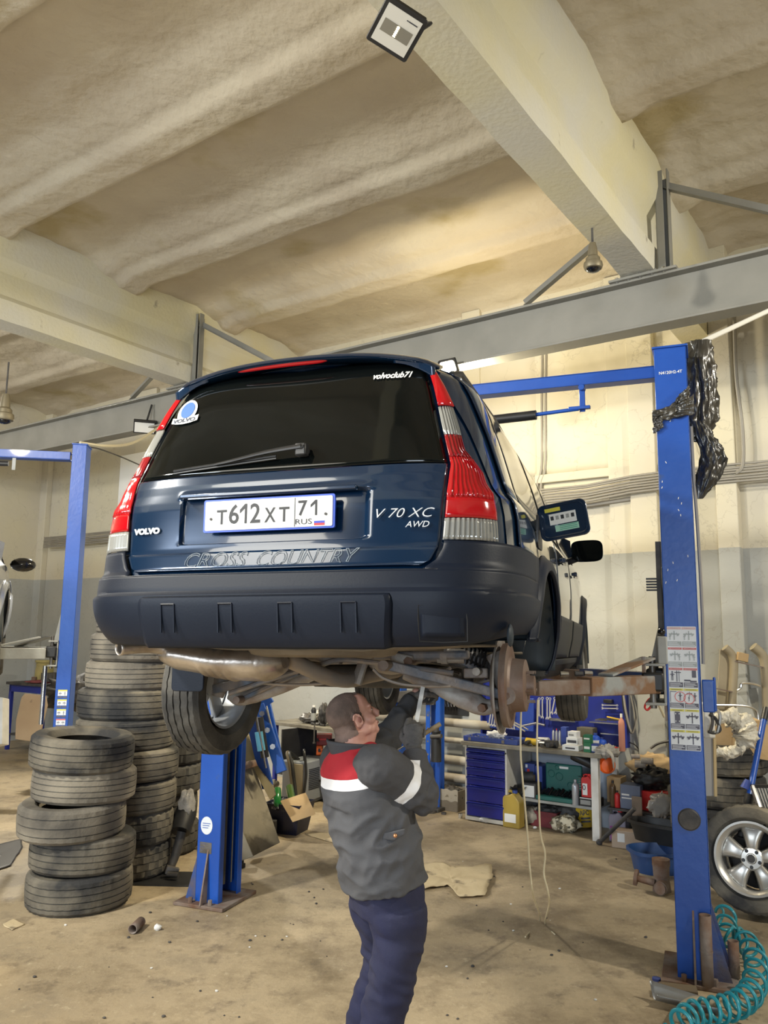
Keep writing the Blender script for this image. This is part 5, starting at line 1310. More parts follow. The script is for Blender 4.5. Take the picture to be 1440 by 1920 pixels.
# jacket cloth with bands chosen by position on the garment
def band_mat(name, bands, base, rgh=.85):
    """bands: list of (axis, lo, hi, colour) tests on object coordinates"""
    M = mat(name, base, rgh, bump=.12, bscale=240); N, L, bs = mix_nodes(M)
    tc = N.new('ShaderNodeTexCoord'); nz = N.new('ShaderNodeTexNoise'); nz.inputs['Scale'].default_value = 5; nz.inputs['Detail'].default_value = 6; L.new(tc.outputs['Object'], nz.inputs['Vector'])
    mx0 = N.new('ShaderNodeMix'); mx0.data_type = 'RGBA'; L.new(nz.outputs[0], mx0.inputs[0]); mx0.inputs[6].default_value = (*[c*.75 for c in base], 1); mx0.inputs[7].default_value = (*[c*1.25 for c in base], 1)
    cur = mx0.outputs[2]
    for tests, colr in bands:
        prod = None
        for ax, lo, hi in tests:
            d = N.new('ShaderNodeVectorMath'); d.operation = 'DOT_PRODUCT'; L.new(tc.outputs['Object'], d.inputs[0]); d.inputs[1].default_value = ax
            g1 = N.new('ShaderNodeMath'); g1.operation = 'GREATER_THAN'; L.new(d.outputs['Value'], g1.inputs[0]); g1.inputs[1].default_value = lo
            g2 = N.new('ShaderNodeMath'); g2.operation = 'LESS_THAN'; L.new(d.outputs['Value'], g2.inputs[0]); g2.inputs[1].default_value = hi
            m_ = N.new('ShaderNodeMath'); m_.operation = 'MULTIPLY'; L.new(g1.outputs[0], m_.inputs[0]); L.new(g2.outputs[0], m_.inputs[1])
            if prod is None: prod = m_.outputs[0]
            else:
                m2 = N.new('ShaderNodeMath'); m2.operation = 'MULTIPLY'; L.new(prod, m2.inputs[0]); L.new(m_.outputs[0], m2.inputs[1]); prod = m2.outputs[0]
        mx = N.new('ShaderNodeMix'); mx.data_type = 'RGBA'; L.new(prod, mx.inputs[0]); L.new(cur, mx.inputs[6]); mx.inputs[7].default_value = (*colr, 1); cur = mx.outputs[2]
    L.new(cur, bs.inputs['Base Color']); return M
TA = (nb-pel).normalized()
sR = mp(640, 1449, 3.30).dot(TA)   # centre of the stripe on the back
GREY = (.080, .082, .092)
MT['jacket'] = band_mat('grey_red_jacket_cloth', [([(TA, sR, 9)], (.36, .012, .022)), ([(TA, sR-.040, sR)], (.80, .80, .82))], GREY)
def ring(c, ax, xd, rx, ry_, n=28):
    x = (Vector(xd)-ax*Vector(xd).dot(ax)).normalized(); y = ax.cross(x)
    return [c+x*rx*(abs(cos(2*pi*k/n))**.85*(1 if cos(2*pi*k/n) >= 0 else -1))+y*ry_*(abs(sin(2*pi*k/n))**.85*(1 if sin(2*pi*k/n) >= 0 else -1)) for k in range(n)]
def loft(b, rings):
    n = len(rings[0]); vs = [v for r in rings for v in r]; fs = [(i*n+k, i*n+(k+1) % n, (i+1)*n+(k+1) % n, (i+1)*n+k) for i in range(len(rings)-1) for k in range(n)]
    fs += [tuple(range(n))[::-1], tuple(range((len(rings)-1)*n, len(rings)*n))]; b.add(vs, fs)
hem = mp(722, 1656, 3.32); wa = mp(706, 1570, 3.31); ch2 = mp(682, 1488, 3.30); ch3 = mp(668, 1436, 3.30); sh_ = mp(662, 1410, 3.30)
b = MB()
loft(b, [ring(hem-TA*.00, TA, RT, .190, .150), ring(hem+TA*.05, TA, RT, .195, .155), ring(wa-TA*.05, TA, RT, .195, .160), ring(wa+TA*.05, TA, RT, .195, .160), ring(ch2, TA, RT, .200, .150),
         ring(ch3, TA, RT, .200, .128), ring(sh_-TA*.018, TA, RT, .178, .105), ring(sh_+TA*.012, TA, RT, .120, .088), ring(sh_+TA*.03, TA, RT, .080, .074)])
def folds(c, n):
    a_ = noise.noise(Vector((c.x*5+c.z*7, c.y*5, c.z*11-c.x*6))); e_ = noise.noise(Vector((c.x*11+c.z*9+3, c.y*11, c.z*17-c.x*12)))
    d = .016*(.35-abs(a_))*1.6 + .010*(.3-abs(e_)) - .004
    return d*(1.25 if c.z < sh_.z-.2 else .5)
jacket = blobmesh(b, 'jacket', MT['jacket'], man, .0075, 4, folds)
# collar
b = MB(); C0 = sh_+TA*.005
def fcol(i, j):
    a = 2*pi*i; x = RT; y = FD; r = .078+.006*j; back = .5-.5*cos(a); return C0+x*(r*1.05*sin(a))-y*(r*cos(a)*-1)*1.0+TA*(.055*j*(1-.25*(.5+.5*cos(a))))+Vector((0, 0, -.01+.03*j*0))
b.grid(fcol, 40, 5); b.build('collar', mat('dark_grey_collar', (.045, .047, .055), .85, bump=.15, bscale=200), jacket, solid=.010, sharp=0)
MT['sleeveL'] = band_mat('left_sleeve_cloth', [], (.040, .041, .045))
uaR = (elR-shR).normalized(); t0 = shR.dot(uaR); LR = (elR-shR).length
MT['sleeveR'] = band_mat('right_sleeve_cloth', [([(uaR, t0+LR*.50, t0+LR*.50+.042), (UP, -9, shR.lerp(elR, .5).z+.068)], (.80, .80, .82))], (.060, .060, .066))
def sleeve(s, e, w, mt, rr):
    b = MB(); ax = (e-s).normalized(); in_ = s+(ch3-s)*.42-UP*.03
    b.tube(spline([in_, s, s.lerp(e, .5), e-ax*.02], 5), [rr*.75, rr*.9, rr*1.0, rr*1.06]+[rr*1.10]*12, 22); b.sphere(s-UP*.012, rr*1.10, 18); b.sphere(e, rr*1.0, 18)
    b.tube([e, e.lerp(w, .35), e.lerp(w, .75), w], [rr*.98, rr*.86, rr*.66, rr*.60], 20)
    ax2 = (w-e).normalized()
    def f2(c, n):
        near = exp(-((c-e).length/.10)**2)
        return .016*(.3-abs(noise.noise(Vector((c.x*10, c.y*10, c.z*16+c.x*8)))))*(.5+near)+.006*sin((c-e).dot((ax-ax2).normalized())*110)*near+.003*noise.noise(c*40)
    return blobmesh(b, 'sleeve', mt, jacket, .0065, 3, f2)
sleeve(shR, elR, wrR, MT['sleeveR'], .077); sleeve(shL, elL, wrL, MT['sleeveL'], .070)
b = MB(); pk = mp(748, 1572, 3.14)
# side pocket flap with a copper button
b.grid(lambda i, j: mp(718+42*i, 1563-9*i+18*j*(1-.45*abs(2*i-1)), 3.118-.006*sin(pi*i)), 10, 5); fl_ = b.build('pocket_flap', MT['jacket'], jacket, solid=.006, sharp=0)
b = MB(); q = mp(741, 1567, 3.105); b.sphere(q, .008, 10); b.build('button', mat('copper_button', (.65, .32, .16), .3, metal=.8), jacket)
# trousers
b = MB()
wst = hem+TA*.05
loft(b, [ring(pel-UP*.04, UP, RT, .165, .125), ring(pel+UP*.03, TA, RT, .170, .135), ring(wst, TA, RT, .165, .13)])
for h_, k_, a_ in ((hipR, knR, anR), (hipL, knL, anL)):
    b.tube(spline([h_, h_.lerp(k_, .5)+FD*.015, k_, k_.lerp(a_, .5)-FD*.008, a_-UP*.02], 5), [.112]*3+[.108, .104, .100, .096, .093, .092, .092]+[.090, .088, .086, .084, .082, .080, .078, .078, .078, .080, .082], 24)
def tf(c, n):
    kz = exp(-((c.z-.50)/.12)**2)
    return .014*(.3-abs(noise.noise(Vector((c.x*7+4, c.y*7, c.z*9+c.x*9)))))+.010*noise.noise(Vector((c.x*18+c.z*22, c.y*18, c.z*24)))*(.4+kz)
trous = blobmesh(b, 'trousers', MT['navy'], man, .008, 4, tf)
for a_, k_ in ((anR, knR), (anL, knL)):
    b = MB(); b.tube([a_+UP*.03, a_-UP*.02, a_-UP*.04+FD*.03], [.05, .052, .05], 16); b.tube([a_-FD*.06-UP*.055, a_+FD*.06-UP*.06, a_+FD*.15-UP*.065], [.042, .046, .038], 16, squash=.75); b.box(a_+FD*.05-UP*.09, (.11, .29, .03), (0, 0, -atan2(FD.x, FD.y)))
    blobmesh(b, 'work_shoe', MT['black'], man, .007, 5)
# gloved hands
def hand(wr, ax, n, side, curls, name, thumbc=.9, vox=.0034):
    ax = ax.normalized(); n = (n-ax*n.dot(ax)).normalized(); l = ax.cross(n)*side
    b = MB()
    def el(c, ra, rl, rn):
        M = Matrix.Identity(4)
        for i in range(3): M[i][0] = ax[i]; M[i][1] = l[i]; M[i][2] = n[i]; M[i][3] = c[i]
        b.sphere((0, 0, 0), (ra, rl, rn), 16, M)
    b.tube([wr-ax*.03, wr+ax*.01], [.034, .031], 16)
    el(wr+ax*.045, .050, .040, .019); el(wr+ax*.070, .030, .044, .017)
    for i in range(4):
        p = wr+ax*(.082-.004*(i == 3)-.002*(i == 0))+l*(.031-.0205*i); sc = (.95, 1.05, 1.0, .80)[i]; d = ax.copy(); pts = [p-ax*.02, p]; ang = 0
        for sg, cu in zip((.044, .028, .022), curls[i]):
            ang += cu; d = ax*cos(ang)-n*sin(ang); p = p+d*sg*sc; pts.append(p)
        b.tube(pts, [.0105, .0115, .0105, .0098, .0082], 12)
        b.sphere(pts[-1], .0084, 10)
        for q in pts[2:4]: b.sphere(q, .0108, 10)
    t0_ = wr+ax*.022+l*.030; d1 = (ax*.62+l*.62-n*.35).normalized(); d2 = (ax*.85+l*.05-n*thumbc*.6).normalized(); d3 = (ax*.7-l*.25-n*thumbc*.8).normalized()
    pts = [t0_-d1*.015, t0_+d1*.036, t0_+d1*.036+d2*.032, t0_+d1*.036+d2*.032+d3*.025]
    b.tube(pts, [.016, .0135, .0120, .0095], 12); b.sphere(pts[-1], .0097, 10)
    return blobmesh(b, name, MT['glove'], man, vox, 3, lambda c, n_: .0012*noise.noise(c*90)), ax, n, l
gR, axR, nR, lR = hand(wrR+Vector((0, 0, .008)), Vector((-.04, .12, 1)), Vector((-.35, -.9, .1)), -1, ((.75, .7, .5), (1.1, 1.3, .8), (1.3, 1.4, .8), (1.35, 1.45, .8)), 'right_glove' if False else 'glove')
gL, axL, nL, lL = hand(wrL+(wrL-elL).normalized()*.01, Vector((.75, .45, .42)), Vector((-.3, .1, 1)), 1, ((.9, 1.2, .8), (1.0, 1.3, .8), (1.1, 1.3, .8), (1.2, 1.3, .8)), 'glove')
# what he holds: a white plastic strip pinched in the right hand and a wooden handled tool
tip = wrR+axR*.135-nR*.028
p_ = mp(793, 1288, 3.55); s0 = mp(779, 1362, 3.345)
b = MB(); b.bar(s0+MO, p_+MO, .018, .003, up=(0, -1, .2)); tag(b.build('plastic_strip', MT['paper'], wc=True, bevel=.0008), 'white plastic strip pinched in the mechanic\'s raised right glove', 'strip')
b = MB(); a0 = mp(762, 1396, 3.335)+MO; a1 = mp(826, 1357, 3.345)+MO
b.cyl(a0, a1, .0085, .0095, 12); tl = b.build('handle', mat('worn_wood', (.30, .22, .12), .7, col2=(.14, .10, .06), nscale=20), None, wc=True)
hh = thing('screwdriver', 'wooden-handled screwdriver held across the mechanic\'s right glove', 'tool', a0)
tl.parent = hh; tl.matrix_basis = Matrix.Translation(tl.location-a0)
b = MB(); b.cyl(a0-(a1-a0).normalized()*.10, a0, .0035, seg=8); b.build('blade', MT['bright'], hh, wc=True)
ORD = ['first', 'second', 'third', 'fourth', 'fifth', 'sixth', 'seventh', 'eighth', 'ninth', 'tenth', 'eleventh', 'twelfth']
# ------------------------------------------------------------------ workbench on the right
BZ = .74
def bw(px, u, py=1400): return wl(px, py, u).dot(RW)
def bp(px, u, z=BZ, py=1400): return rc(u, bw(px, u, py), z)
def rb(b, w0, w1, u0, u1, z0, z1, mi=0, taper=1): M = frame(rc((u0+u1)/2, (w0+w1)/2, (z0+z1)/2), RW, zdir=(0, 0, 1)); b.add(*_boxvf(abs(w1-w0), abs(u1-u0), abs(z1-z0)), mi, M)
U1_, U2_ = 7.10, 7.66
wL, wR_ = bw(872, U1_), bw(1122, U1_, 1410)
wC = bw(950, U1_, 1450)
wb_ = thing('workbench', 'grey topped workbench with a blue drawer cabinet along the back wall', 'workbench', rc(7.4, (wL+wR_)/2, 0))
def part(name, mt, parent, fn, **k):
    b = MB(); fn(b); return b.build(name, MT[mt] if isinstance(mt, str) else mt, parent, wc=True, **k)
MT['topwood'] = mat('oily_worktop', (.26, .24, .19), .6, col2=(.10, .085, .06), nscale=6, nfac=.8, bump=.1)
part('worktop', 'topwood', wb_, lambda b: rb(b, wL-.03, wR_+.03, U1_-.03, U2_, BZ-.035, BZ), bevel=.004)
part('leg', 'white', wb_, lambda b: rb(b, wR_-.075, wR_-.01, U1_, U1_+.06, 0, BZ-.035), bevel=.003)
part('leg', 'white', wb_, lambda b: rb(b, wR_-.06, wR_-.01, U2_-.07, U2_-.01, 0, BZ-.035), bevel=.003)
part('shelf', 'greypaint', wb_, lambda b: rb(b, wC+.01, wR_-.07, U1_+.10, U2_-.01, .235, .26), bevel=.003)
part('back_panel', mat('pale_blue_grey_panel', (.32, .36, .42), .6, col2=(.25, .27, .30), nscale=3), wb_, lambda b: rb(b, wC+.01, wR_-.02, U2_-.012, U2_-.002, 0, BZ-.035))
cabt = wb_
fr_ = part('cabinet', 'white', wb_, lambda b: (rb(b, wL, wL+.018, U1_, U2_-.02, .01, BZ-.036), rb(b, wC-.018, wC, U1_, U2_-.02, .01, BZ-.036), rb(b, wL+.018, wC-.018, U1_, U1_+.45, .01, .045), rb(b, wL+.018, wC-.018, U1_+.02, U1_+.44, BZ-.06, BZ-.037), rb(b, wL+.018, wC-.018, U2_-.05, U2_-.03, .045, BZ-.06)), bevel=.003)
MT['drawerblue'] = mat('drawer_blue', (.012, .02, .30), .4, col2=(.03, .03, .20), nscale=5, nfac=.6, col3=(.20, .13, .12), n3=9, t3=.66)
zz = [.05, .195, .345, .435, .51, .585, .635, .68]
zz = [.050, .185, .335, .425, .505, .580, .640, .678]
for k in range(len(zz)-1):
    z0, z1 = zz[k]+.004, zz[k+1]-.002
    d = part('drawer', 'drawerblue', wb_, lambda b: rb(b, wL+.020, wC-.020, U1_-.002, U1_+.018, z0, z1), bevel=.003)
    part('drawer_handle', 'toolblue', d, lambda b: (rb(b, wL+.024, wC-.024, U1_-.022, U1_-.002, z1-.016, z1-.010), rb(b, wL+.024, wC-.024, U1_-.022, U1_-.018, z1-.026, z1-.010)))
part('lock', 'darkmetal', wb_, lambda b: b.cyl(rc(U1_-.006, wC-.009, .66), rc(U1_+.01, wC-.009, .66), .008, seg=10))
# tool board behind
TB0, TB1 = bw(908, 7.68), bw(1180, 7.68, 1350)
tb = thing('tool_board', 'dark blue perforated tool board standing behind the workbench', 'tool board', rc(7.69, (TB0+TB1)/2, .74))
part('board', 'toolblue', tb, lambda b: rb(b, TB0, TB1, 7.675, 7.695, .745, 1.42))
for w0, w1 in ((TB0, TB0+.02), (TB1-.02, TB1)): part('side_flange', 'toolblue', tb, lambda b: rb(b, w0, w1, 7.60, 7.675, .745, 1.42))
for k in range(12):
    for j in range(5):
        if (k+j) % 2: continue
        part('hole', 'black', tb, lambda b: b.cyl(rc(7.6748, TB0+.06+(TB1-TB0-.1)*k/11, .85+.12*j), rc(7.676, TB0+.06+(TB1-TB0-.1)*k/11, .85+.12*j), .004, seg=6))
def tbp(px, py, off=.012):
    p = wl(px, py, 7.675-off); return p
part('small_shelf', 'bright', tb, lambda b: (lambda a, c: rb(b, a.dot(RW), c.dot(RW), 7.56, 7.675, a.z-.005, a.z+.005))(tbp(1112, 1352), tbp(1165, 1356)))
part('small_shelf', 'bright', tb, lambda b: (lambda a, c: rb(b, a.dot(RW), c.dot(RW), 7.60, 7.675, a.z-.005, a.z+.02))(tbp(1035, 1349), tbp(1083, 1353)))
part('small_shelf', 'bright', tb, lambda b: (lambda a, c: rb(b, a.dot(RW), c.dot(RW), 7.60, 7.675, a.z-.005, a.z+.005))(tbp(1130, 1374), tbp(1165, 1376)))
# spanners: a fan of combination spanners in a rack, big ones hanging
MT['chromev'] = mat('satin_chrome_vanadium', (.62, .62, .63), .35, metal=.35)
def spanner(p, q, s, label, group, thick=.005):
    t = thing('spanner', label, 'spanner', p, group=group)
    d = (q-p).normalized(); b = MB(); b.bar(p, q, s*.9, thick, up=RU); sh = b.build('shank', MT['chromev'], t, wc=True)
    b = MB(); M = frame(q, d, zdir=-RU) ; n = 14
    vs = [M @ Vector((s*1.1*cos(2*pi*k/n)+s*.6, s*1.1*sin(2*pi*k/n), -thick/2)) for k in range(n)]+[M @ Vector((s*.6*cos(2*pi*k/n)+s*.6, s*.6*sin(2*pi*k/n), -thick/2)) for k in range(n)]
    vs += [v-RU*thick for v in vs]
    fs = [(k, (k+1) % n, n+(k+1) % n, n+k) for k in range(n)]+[(2*n+k, 2*n+(k+1) % n, 3*n+(k+1) % n, 3*n+k) for k in range(n)]+[(k, (k+1) % n, 2*n+(k+1) % n, 2*n+k) for k in range(n)]+[(n+k, n+(k+1) % n, 3*n+(k+1) % n, 3*n+k) for k in range(n)]
    b.add(vs, fs); b.build('ring_end', MT['chromev'], t, wc=True)
    b = MB(); e = frame(p, -d, zdir=-RU)
    pl_ = [(-.2*s, -.6*s), (.6*s, -1.2*s), (1.7*s, -1.0*s), (1.6*s, -.45*s), (.8*s, -.4*s), (.8*s, .4*s), (1.6*s, .45*s), (1.7*s, 1.0*s), (.6*s, 1.2*s), (-.2*s, .6*s)]
    b.add([e @ Vector((x, y, 0)) for x, y in pl_]+[e @ Vector((x, y, thick)) for x, y in pl_], [tuple(range(10))[::-1], tuple(range(10, 20))]+[(k, (k+1) % 10, (k+1) % 10+10, k+10) for k in range(10)])
    b.build('open_end', MT['chromev'], t, wc=True); return t
rack = thing('spanner_rack', 'tilted blue rack of combination spanners at the left end of the tool board', 'rack', rc(7.55, TB0+.2, .76))
part('rack_plate', mat('mid_blue_plastic', (.03, .07, .38), .4), rack, lambda b: b.add([wl(909, 1364, 7.58), wl(1000, 1372, 7.58), wl(1000, 1310, 7.58), wl(930, 1306, 7.58)]+[v+RU*.03 for v in (wl(909, 1364, 7.58), wl(1000, 1372, 7.58), wl(1000, 1310, 7.58), wl(930, 1306, 7.58))], [(0, 1, 2, 3), (4, 5, 6, 7), (0, 1, 5, 4), (1, 2, 6, 5), (2, 3, 7, 6), (3, 0, 4, 7)]), bevel=.004)
for k in range(11):
    spanner(wl(917+4.7*k, 1357+.8*k, 7.55), wl(921+4.4*k, 1326+1.6*abs(k-4), 7.55), .0125-.0003*k, ORD[k]+' combination spanner from the left in the tilted blue rack', 'combination spanners in the blue rack')
for k, (px, py0, py1) in enumerate(((1011, 1340, 1312), (1017, 1343, 1311), (1026, 1345, 1311), (1031, 1344, 1312))):
    spanner(wl(px, py0, 7.63), wl(px, py1, 7.63), .013, ORD[k]+' from the left of four long spanners hanging on the tool board', 'long spanners hanging on the tool board')
for px, lab in ((1038, 'ring spanner hanging left of its twin beside the hanging tyre'), (1045, 'ring spanner hanging nearest the tyre on the tool board')):
    spanner(wl(px-3, 1335, 7.62), wl(px+2, 1311, 7.62), .013, lab, None)
for py, lab in ((1322, 'upper short spanner lying level on the blue board'), (1328, 'lower short spanner lying level on the blue board')):
    spanner(wl(1131, py, 7.63), wl(1156, py+.5, 7.63), .009, lab, None)
def single(name, mt, lab, cat, fn, group=None, **k):
    b = MB(); fn(b); return tag(b.build(name, MT[mt] if isinstance(mt, str) else mt, wc=True, **k), lab, cat, group)
single('magnet_block', 'black', 'small black magnet block on the blue tool board', 'magnet', lambda b: rb(b, bw(1136, 7.66), bw(1152, 7.66), 7.62, 7.672, wl(1140, 1318, 7.66).z, wl(1140, 1311, 7.66).z), bevel=.004)
single('tool_heap', 'darkmetal', 'small heap of drill bits and cutters on the narrow board shelf', 'tools', lambda b: [b.bar(tbp(1116+4*k, 1350-(k % 3), .06), tbp(1126+4*k, 1348+(k % 2)*3, .05), .012, .012) for k in range(10)])
single('knife', 'yellow', 'yellow handled knife lying on the narrow board shelf', 'knife', lambda b: b.bar(tbp(1138, 1344, .08), tbp(1162, 1349, .08), .016, .012), bevel=.003)
# things on the worktop
def item_box(name, px0, px1, u0, u1, z0, h, mt, lab, cat='box', rot=0, deco=None, group=None, py=1400):
    w0, w1 = bw(px0, u0, py), bw(px1, u0, py); c = rc((u0+u1)/2, (w0+w1)/2, z0)
    t = thing(name, lab, cat, c, -RA+rot, group)
    b = MB(); b.box((0, 0, h/2), (w1-w0, u1-u0, h)); b.build('body' if deco else 'body', MT[mt] if isinstance(mt, str) else mt, t, bevel=.002)
    if deco:
        for (x0, x1, zz0, zz1, dm) in deco:
            b = MB(); W_ = (w1-w0); y = -(u1-u0)/2-.0012
            b.add([(W_*(x0-.5), y, h*zz0), (W_*(x1-.5), y, h*zz0), (W_*(x1-.5), y, h*zz1), (W_*(x0-.5), y, h*zz1)], [(0, 1, 2, 3)])
            b.build('printed_label', MT[dm], t)
    return t
MT['ink'] = mat('print_ink', (.05, .05, .06), .6); MT['pgreen'] = mat('green_card', (.02, .16, .07), .5); MT['pwhite'] = MT['paper']
item_box('parts_carton', 1054, 1084, 7.14, 7.26, BZ, .045, 'paper', 'flat white carton lying at the front of the bench', deco=((.2, .8, .3, .6, 'ink'),))
item_box('parts_carton', 1062, 1083, 7.24, 7.36, BZ+.0, .10, 'paper', 'middle white carton in the little stack on the bench', deco=((.1, .9, .55, .8, 'ink'),))
item_box('parts_carton', 1065, 1081, 7.25, 7.35, BZ+.10, .055, 'paper', 'topmost small white carton of the stack on the bench', deco=((.1, .7, .3, .6, 'greypaint'),))
item_box('filter_box', 1094, 1107, 7.13, 7.20, BZ, .085, 'pgreen', 'lower small green box on the bench front', deco=((.1, .9, .35, .6, 'paper'),))
item_box('filter_box', 1094, 1107, 7.13, 7.20, BZ+.086, .065, 'pgreen', 'upper small green box stacked on the bench front', deco=((.1, .9, .4, .6, 'paper'),))
item_box('small_box', 1108, 1122, 7.15, 7.23, BZ, .075, 'boxblue', 'small dark blue box with a white label right of the green boxes', deco=((.1, .9, .15, .8, 'paper'),))
item_box('dark_box', 1052, 1062, 7.40, 7.48, BZ, .17, 'boxblue', 'tall narrow navy box standing behind the white cartons')
item_box('socket_case', 1082, 1112, 7.50, 7.62, BZ, .085, mat('olive_case', (.10, .09, .06), .6), 'lower olive tool case at the back of the bench', 'case')
item_box('socket_case', 1082, 1112, 7.50, 7.62, BZ+.088, .080, bpy.data.materials['olive_case'], 'upper olive tool case at the back of the bench', 'case')
# open blue socket tray with rag
tr = thing('socket_tray', 'open dark blue socket tray at the left end of the bench', 'tool tray', bp(930, 7.25), -RA)
w_ = bw(985, 7.2)-bw(885, 7.2)
b = MB(); b.box((0, 0, .008), (w_, .26, .012)); b.box((0, -.127, .024), (w_, .008, .045)); b.box((0, .127, .024), (w_, .008, .045)); b.box((-w_/2, 0, .024), (.008, .26, .045)); b.box((w_/2, 0, .024), (.008, .26, .045)); b.build('case', MT['boxblue'], tr, bevel=.003)
for k in range(16):
    b = MB(); b.cyl((-w_/2+.03+(w_-.06)*(k % 8)/7, -.08+.06*(k//8), .016), (-w_/2+.03+(w_-.06)*(k % 8)/7, -.08+.06*(k//8), .045), .011, seg=10); b.build('socket', MT['bright'], tr)
b = MB(); b.box((-w_*.38, -.134, .022), (.03, .008, .03)); b.build('latch', MT['bright'], tr); b = MB(); b.box((w_*.25, -.134, .022), (.03, .008, .03)); b.build('latch', MT['bright'], tr)
def heap(name, mt, c, r, lab, cat, seed=1, amp=.3, f=3, seg=32, **k):
    b = MB(); b.grid(crumple(c, r[0], r[1], r[2], seed, amp, f), seg, seg//2); return tag(b.build(name, MT[mt] if isinstance(mt, str) else mt, wc=True, sharp=0, **k), lab, cat)
heap('white_rag', mat('white_cloth', (.70, .70, .72), .95, bump=.3), bp(931, 7.25, BZ+.065), (.09, .07, .035), 'crumpled white rag lying in the blue socket tray', 'rag', 5, .5, 4)
for k, (p0, p1, lab) in enumerate((((947, 1345, 7.3), (990, 1368, 7.25), 'upper long chrome ratchet across the bench clutter'), ((950, 1350, 7.28), (984, 1371, 7.22), 'lower long chrome ratchet across the bench clutter'))):
    t = thing('ratchet', lab, 'ratchet', wl(*p0)); b = MB(); b.cyl(wl(*p0), wl(*p1), .008, seg=10); b.build('handle', MT['bright'], t, wc=True); b = MB(); b.sphere(wl(*p0), .020, 12); b.build('head', MT['bright'], t, wc=True)
def gun(px, u, lab, mtb, mth, flip=1):
    c = bp(px, u, BZ+.035); t = thing('power_tool', lab, 'power tool', bp(px, u)); b = MB(); d = RW*flip
    b.cyl(c-d*.07, c+d*.05, .034, .030, 16); b.build('motor_body', MT[mtb], t, wc=True)
    b = MB(); b.cyl(c+d*.05, c+d*.10, .024, .012, 12); b.build('nose', MT['bright'], t, wc=True)
    b = MB(); b.bar(c-d*.03, c-d*.02-RU*.12-UP*.004, .035, .035); b.build('grip', MT[mth], t, wc=True, bevel=.008); return t
gun(1000, 7.22, 'yellow and black air gun on the bench beside the hanging wire', 'yellow', 'black')
gun(1032, 7.20, 'black air gun lying in front of the tool board', 'black', 'darkmetal', -1)
gun(1016, 7.35, 'pale handled grinder lying behind the air guns', 'white', 'black', -1)
single('pry_bar', 'bright', 'bent white handled bar lying behind the ratchets', 'bar', lambda b: b.tube([wl(975, 1362, 7.4), wl(1005, 1356, 7.4), wl(1022, 1360, 7.38)], .012, 8))
for k in range(9):
    px = 962+k*9; b = MB(); c = bp(px, 7.16+.05*(k % 3), BZ+.014); b.cyl(c, c+RW*.035*(1 if k % 2 else -.6)+RU*.02, .013, .011, 10); tag(b.build('socket', MT['bright'] if k % 3 else MT['darkmetal'], wc=True), ORD[k]+' loose socket from the left along the bench front', 'socket', 'loose sockets on the bench')
def bottle(name, loc, r, h, mt, lab, cat, cap='black', lbl=None, neck=.35, group=None, seg=20, tilt=None):
    t = thing(name, lab, cat, loc, group=group)
    if tilt: t.rotation_euler = tilt
    b = MB(); b.lathe([(0, 0), (r*.95, 0), (r, .004), (r, h*.72), (r*.9, h*.80), (r*neck, h*.88), (r*neck, h*.93), (0, h*.93)], seg); b.build('bottle_body', MT[mt] if isinstance(mt, str) else mt, t)
    b = MB(); b.lathe([(r*neck*1.15, h*.90), (r*neck*1.15, h), (0, h)], seg); b.build('cap', MT[cap], t)
    if lbl: b = MB(); b.lathe([(r+.001, h*.2), (r+.001, h*.6)], seg); b.build('label_band', MT[lbl], t)
    return t
bottle('spray_bottle', bp(1117, 7.33), .040, .15, mat('bright_blue', (.02, .10, .60), .4), 'bright blue bottle with a white label tilted behind the small boxes', 'bottle', 'boxblue', 'paper')
bottle('spray_bottle', bp(1128, 7.36), .045, .11, bpy.data.materials['bright_blue'], 'squat bright blue bottle right of the labelled one', 'bottle', 'boxblue')
bottle('spray_can', bp(1165, 7.42, py=1350), .028, .33, mat('salmon_can', (.60, .26, .18), .5), 'tall salmon coloured cartridge standing at the right end of the bench', 'cartridge', 'paper')
for px, h, lab in ((1060, .12, 'thin white tube left of the two behind the cartons'), (1070, .13, 'thin white tube right of the two behind the cartons')): bottle('glue_tube', bp(px, 7.45), .012, h, 'paper', lab, 'tube', 'paper')
for k in range(3): bottle('glass_vial', bp(1038+6*k, 7.5), .012, .14, 'silver', ['leftmost slim grey oil vial before the board', 'middle slim grey oil vial before the board', 'rightmost slim grey oil vial before the board'][k], 'vial', 'red' if k == 1 else 'black')
heap('dirty_rag', 'cloth', bp(1138, 7.16, BZ+.02, 1410), (.10, .06, .05), 'grimy rag hanging over the front right corner of the bench', 'rag', 9, .6, 4)
single('rag_tail', 'cloth', 'twisted strip of rag dangling from the bench corner', 'rag', lambda b: b.tube(spline([bp(1140, 7.12, BZ+.03, 1410), bp(1148, 7.06, BZ+.0, 1410), bp(1150, 7.05, BZ-.10, 1410)], 5), [.02, .022, .018, .015, .014, .013, .012, .010, .009, .008, .006], 8))
heap('latex_glove', mat('cream_latex', (.68, .60, .38), .7), bp(1132, 7.22, BZ+.035, 1405), (.06, .04, .03), 'crumpled cream latex glove on the bench corner', 'glove', 12, .4)
single('red_block', 'red', 'small red plastic block beside the cream glove', 'block', lambda b: b.box(bp(1152, 7.28, BZ+.025, 1405), (.05, .05, .05), (0, 0, .4)), bevel=.005)
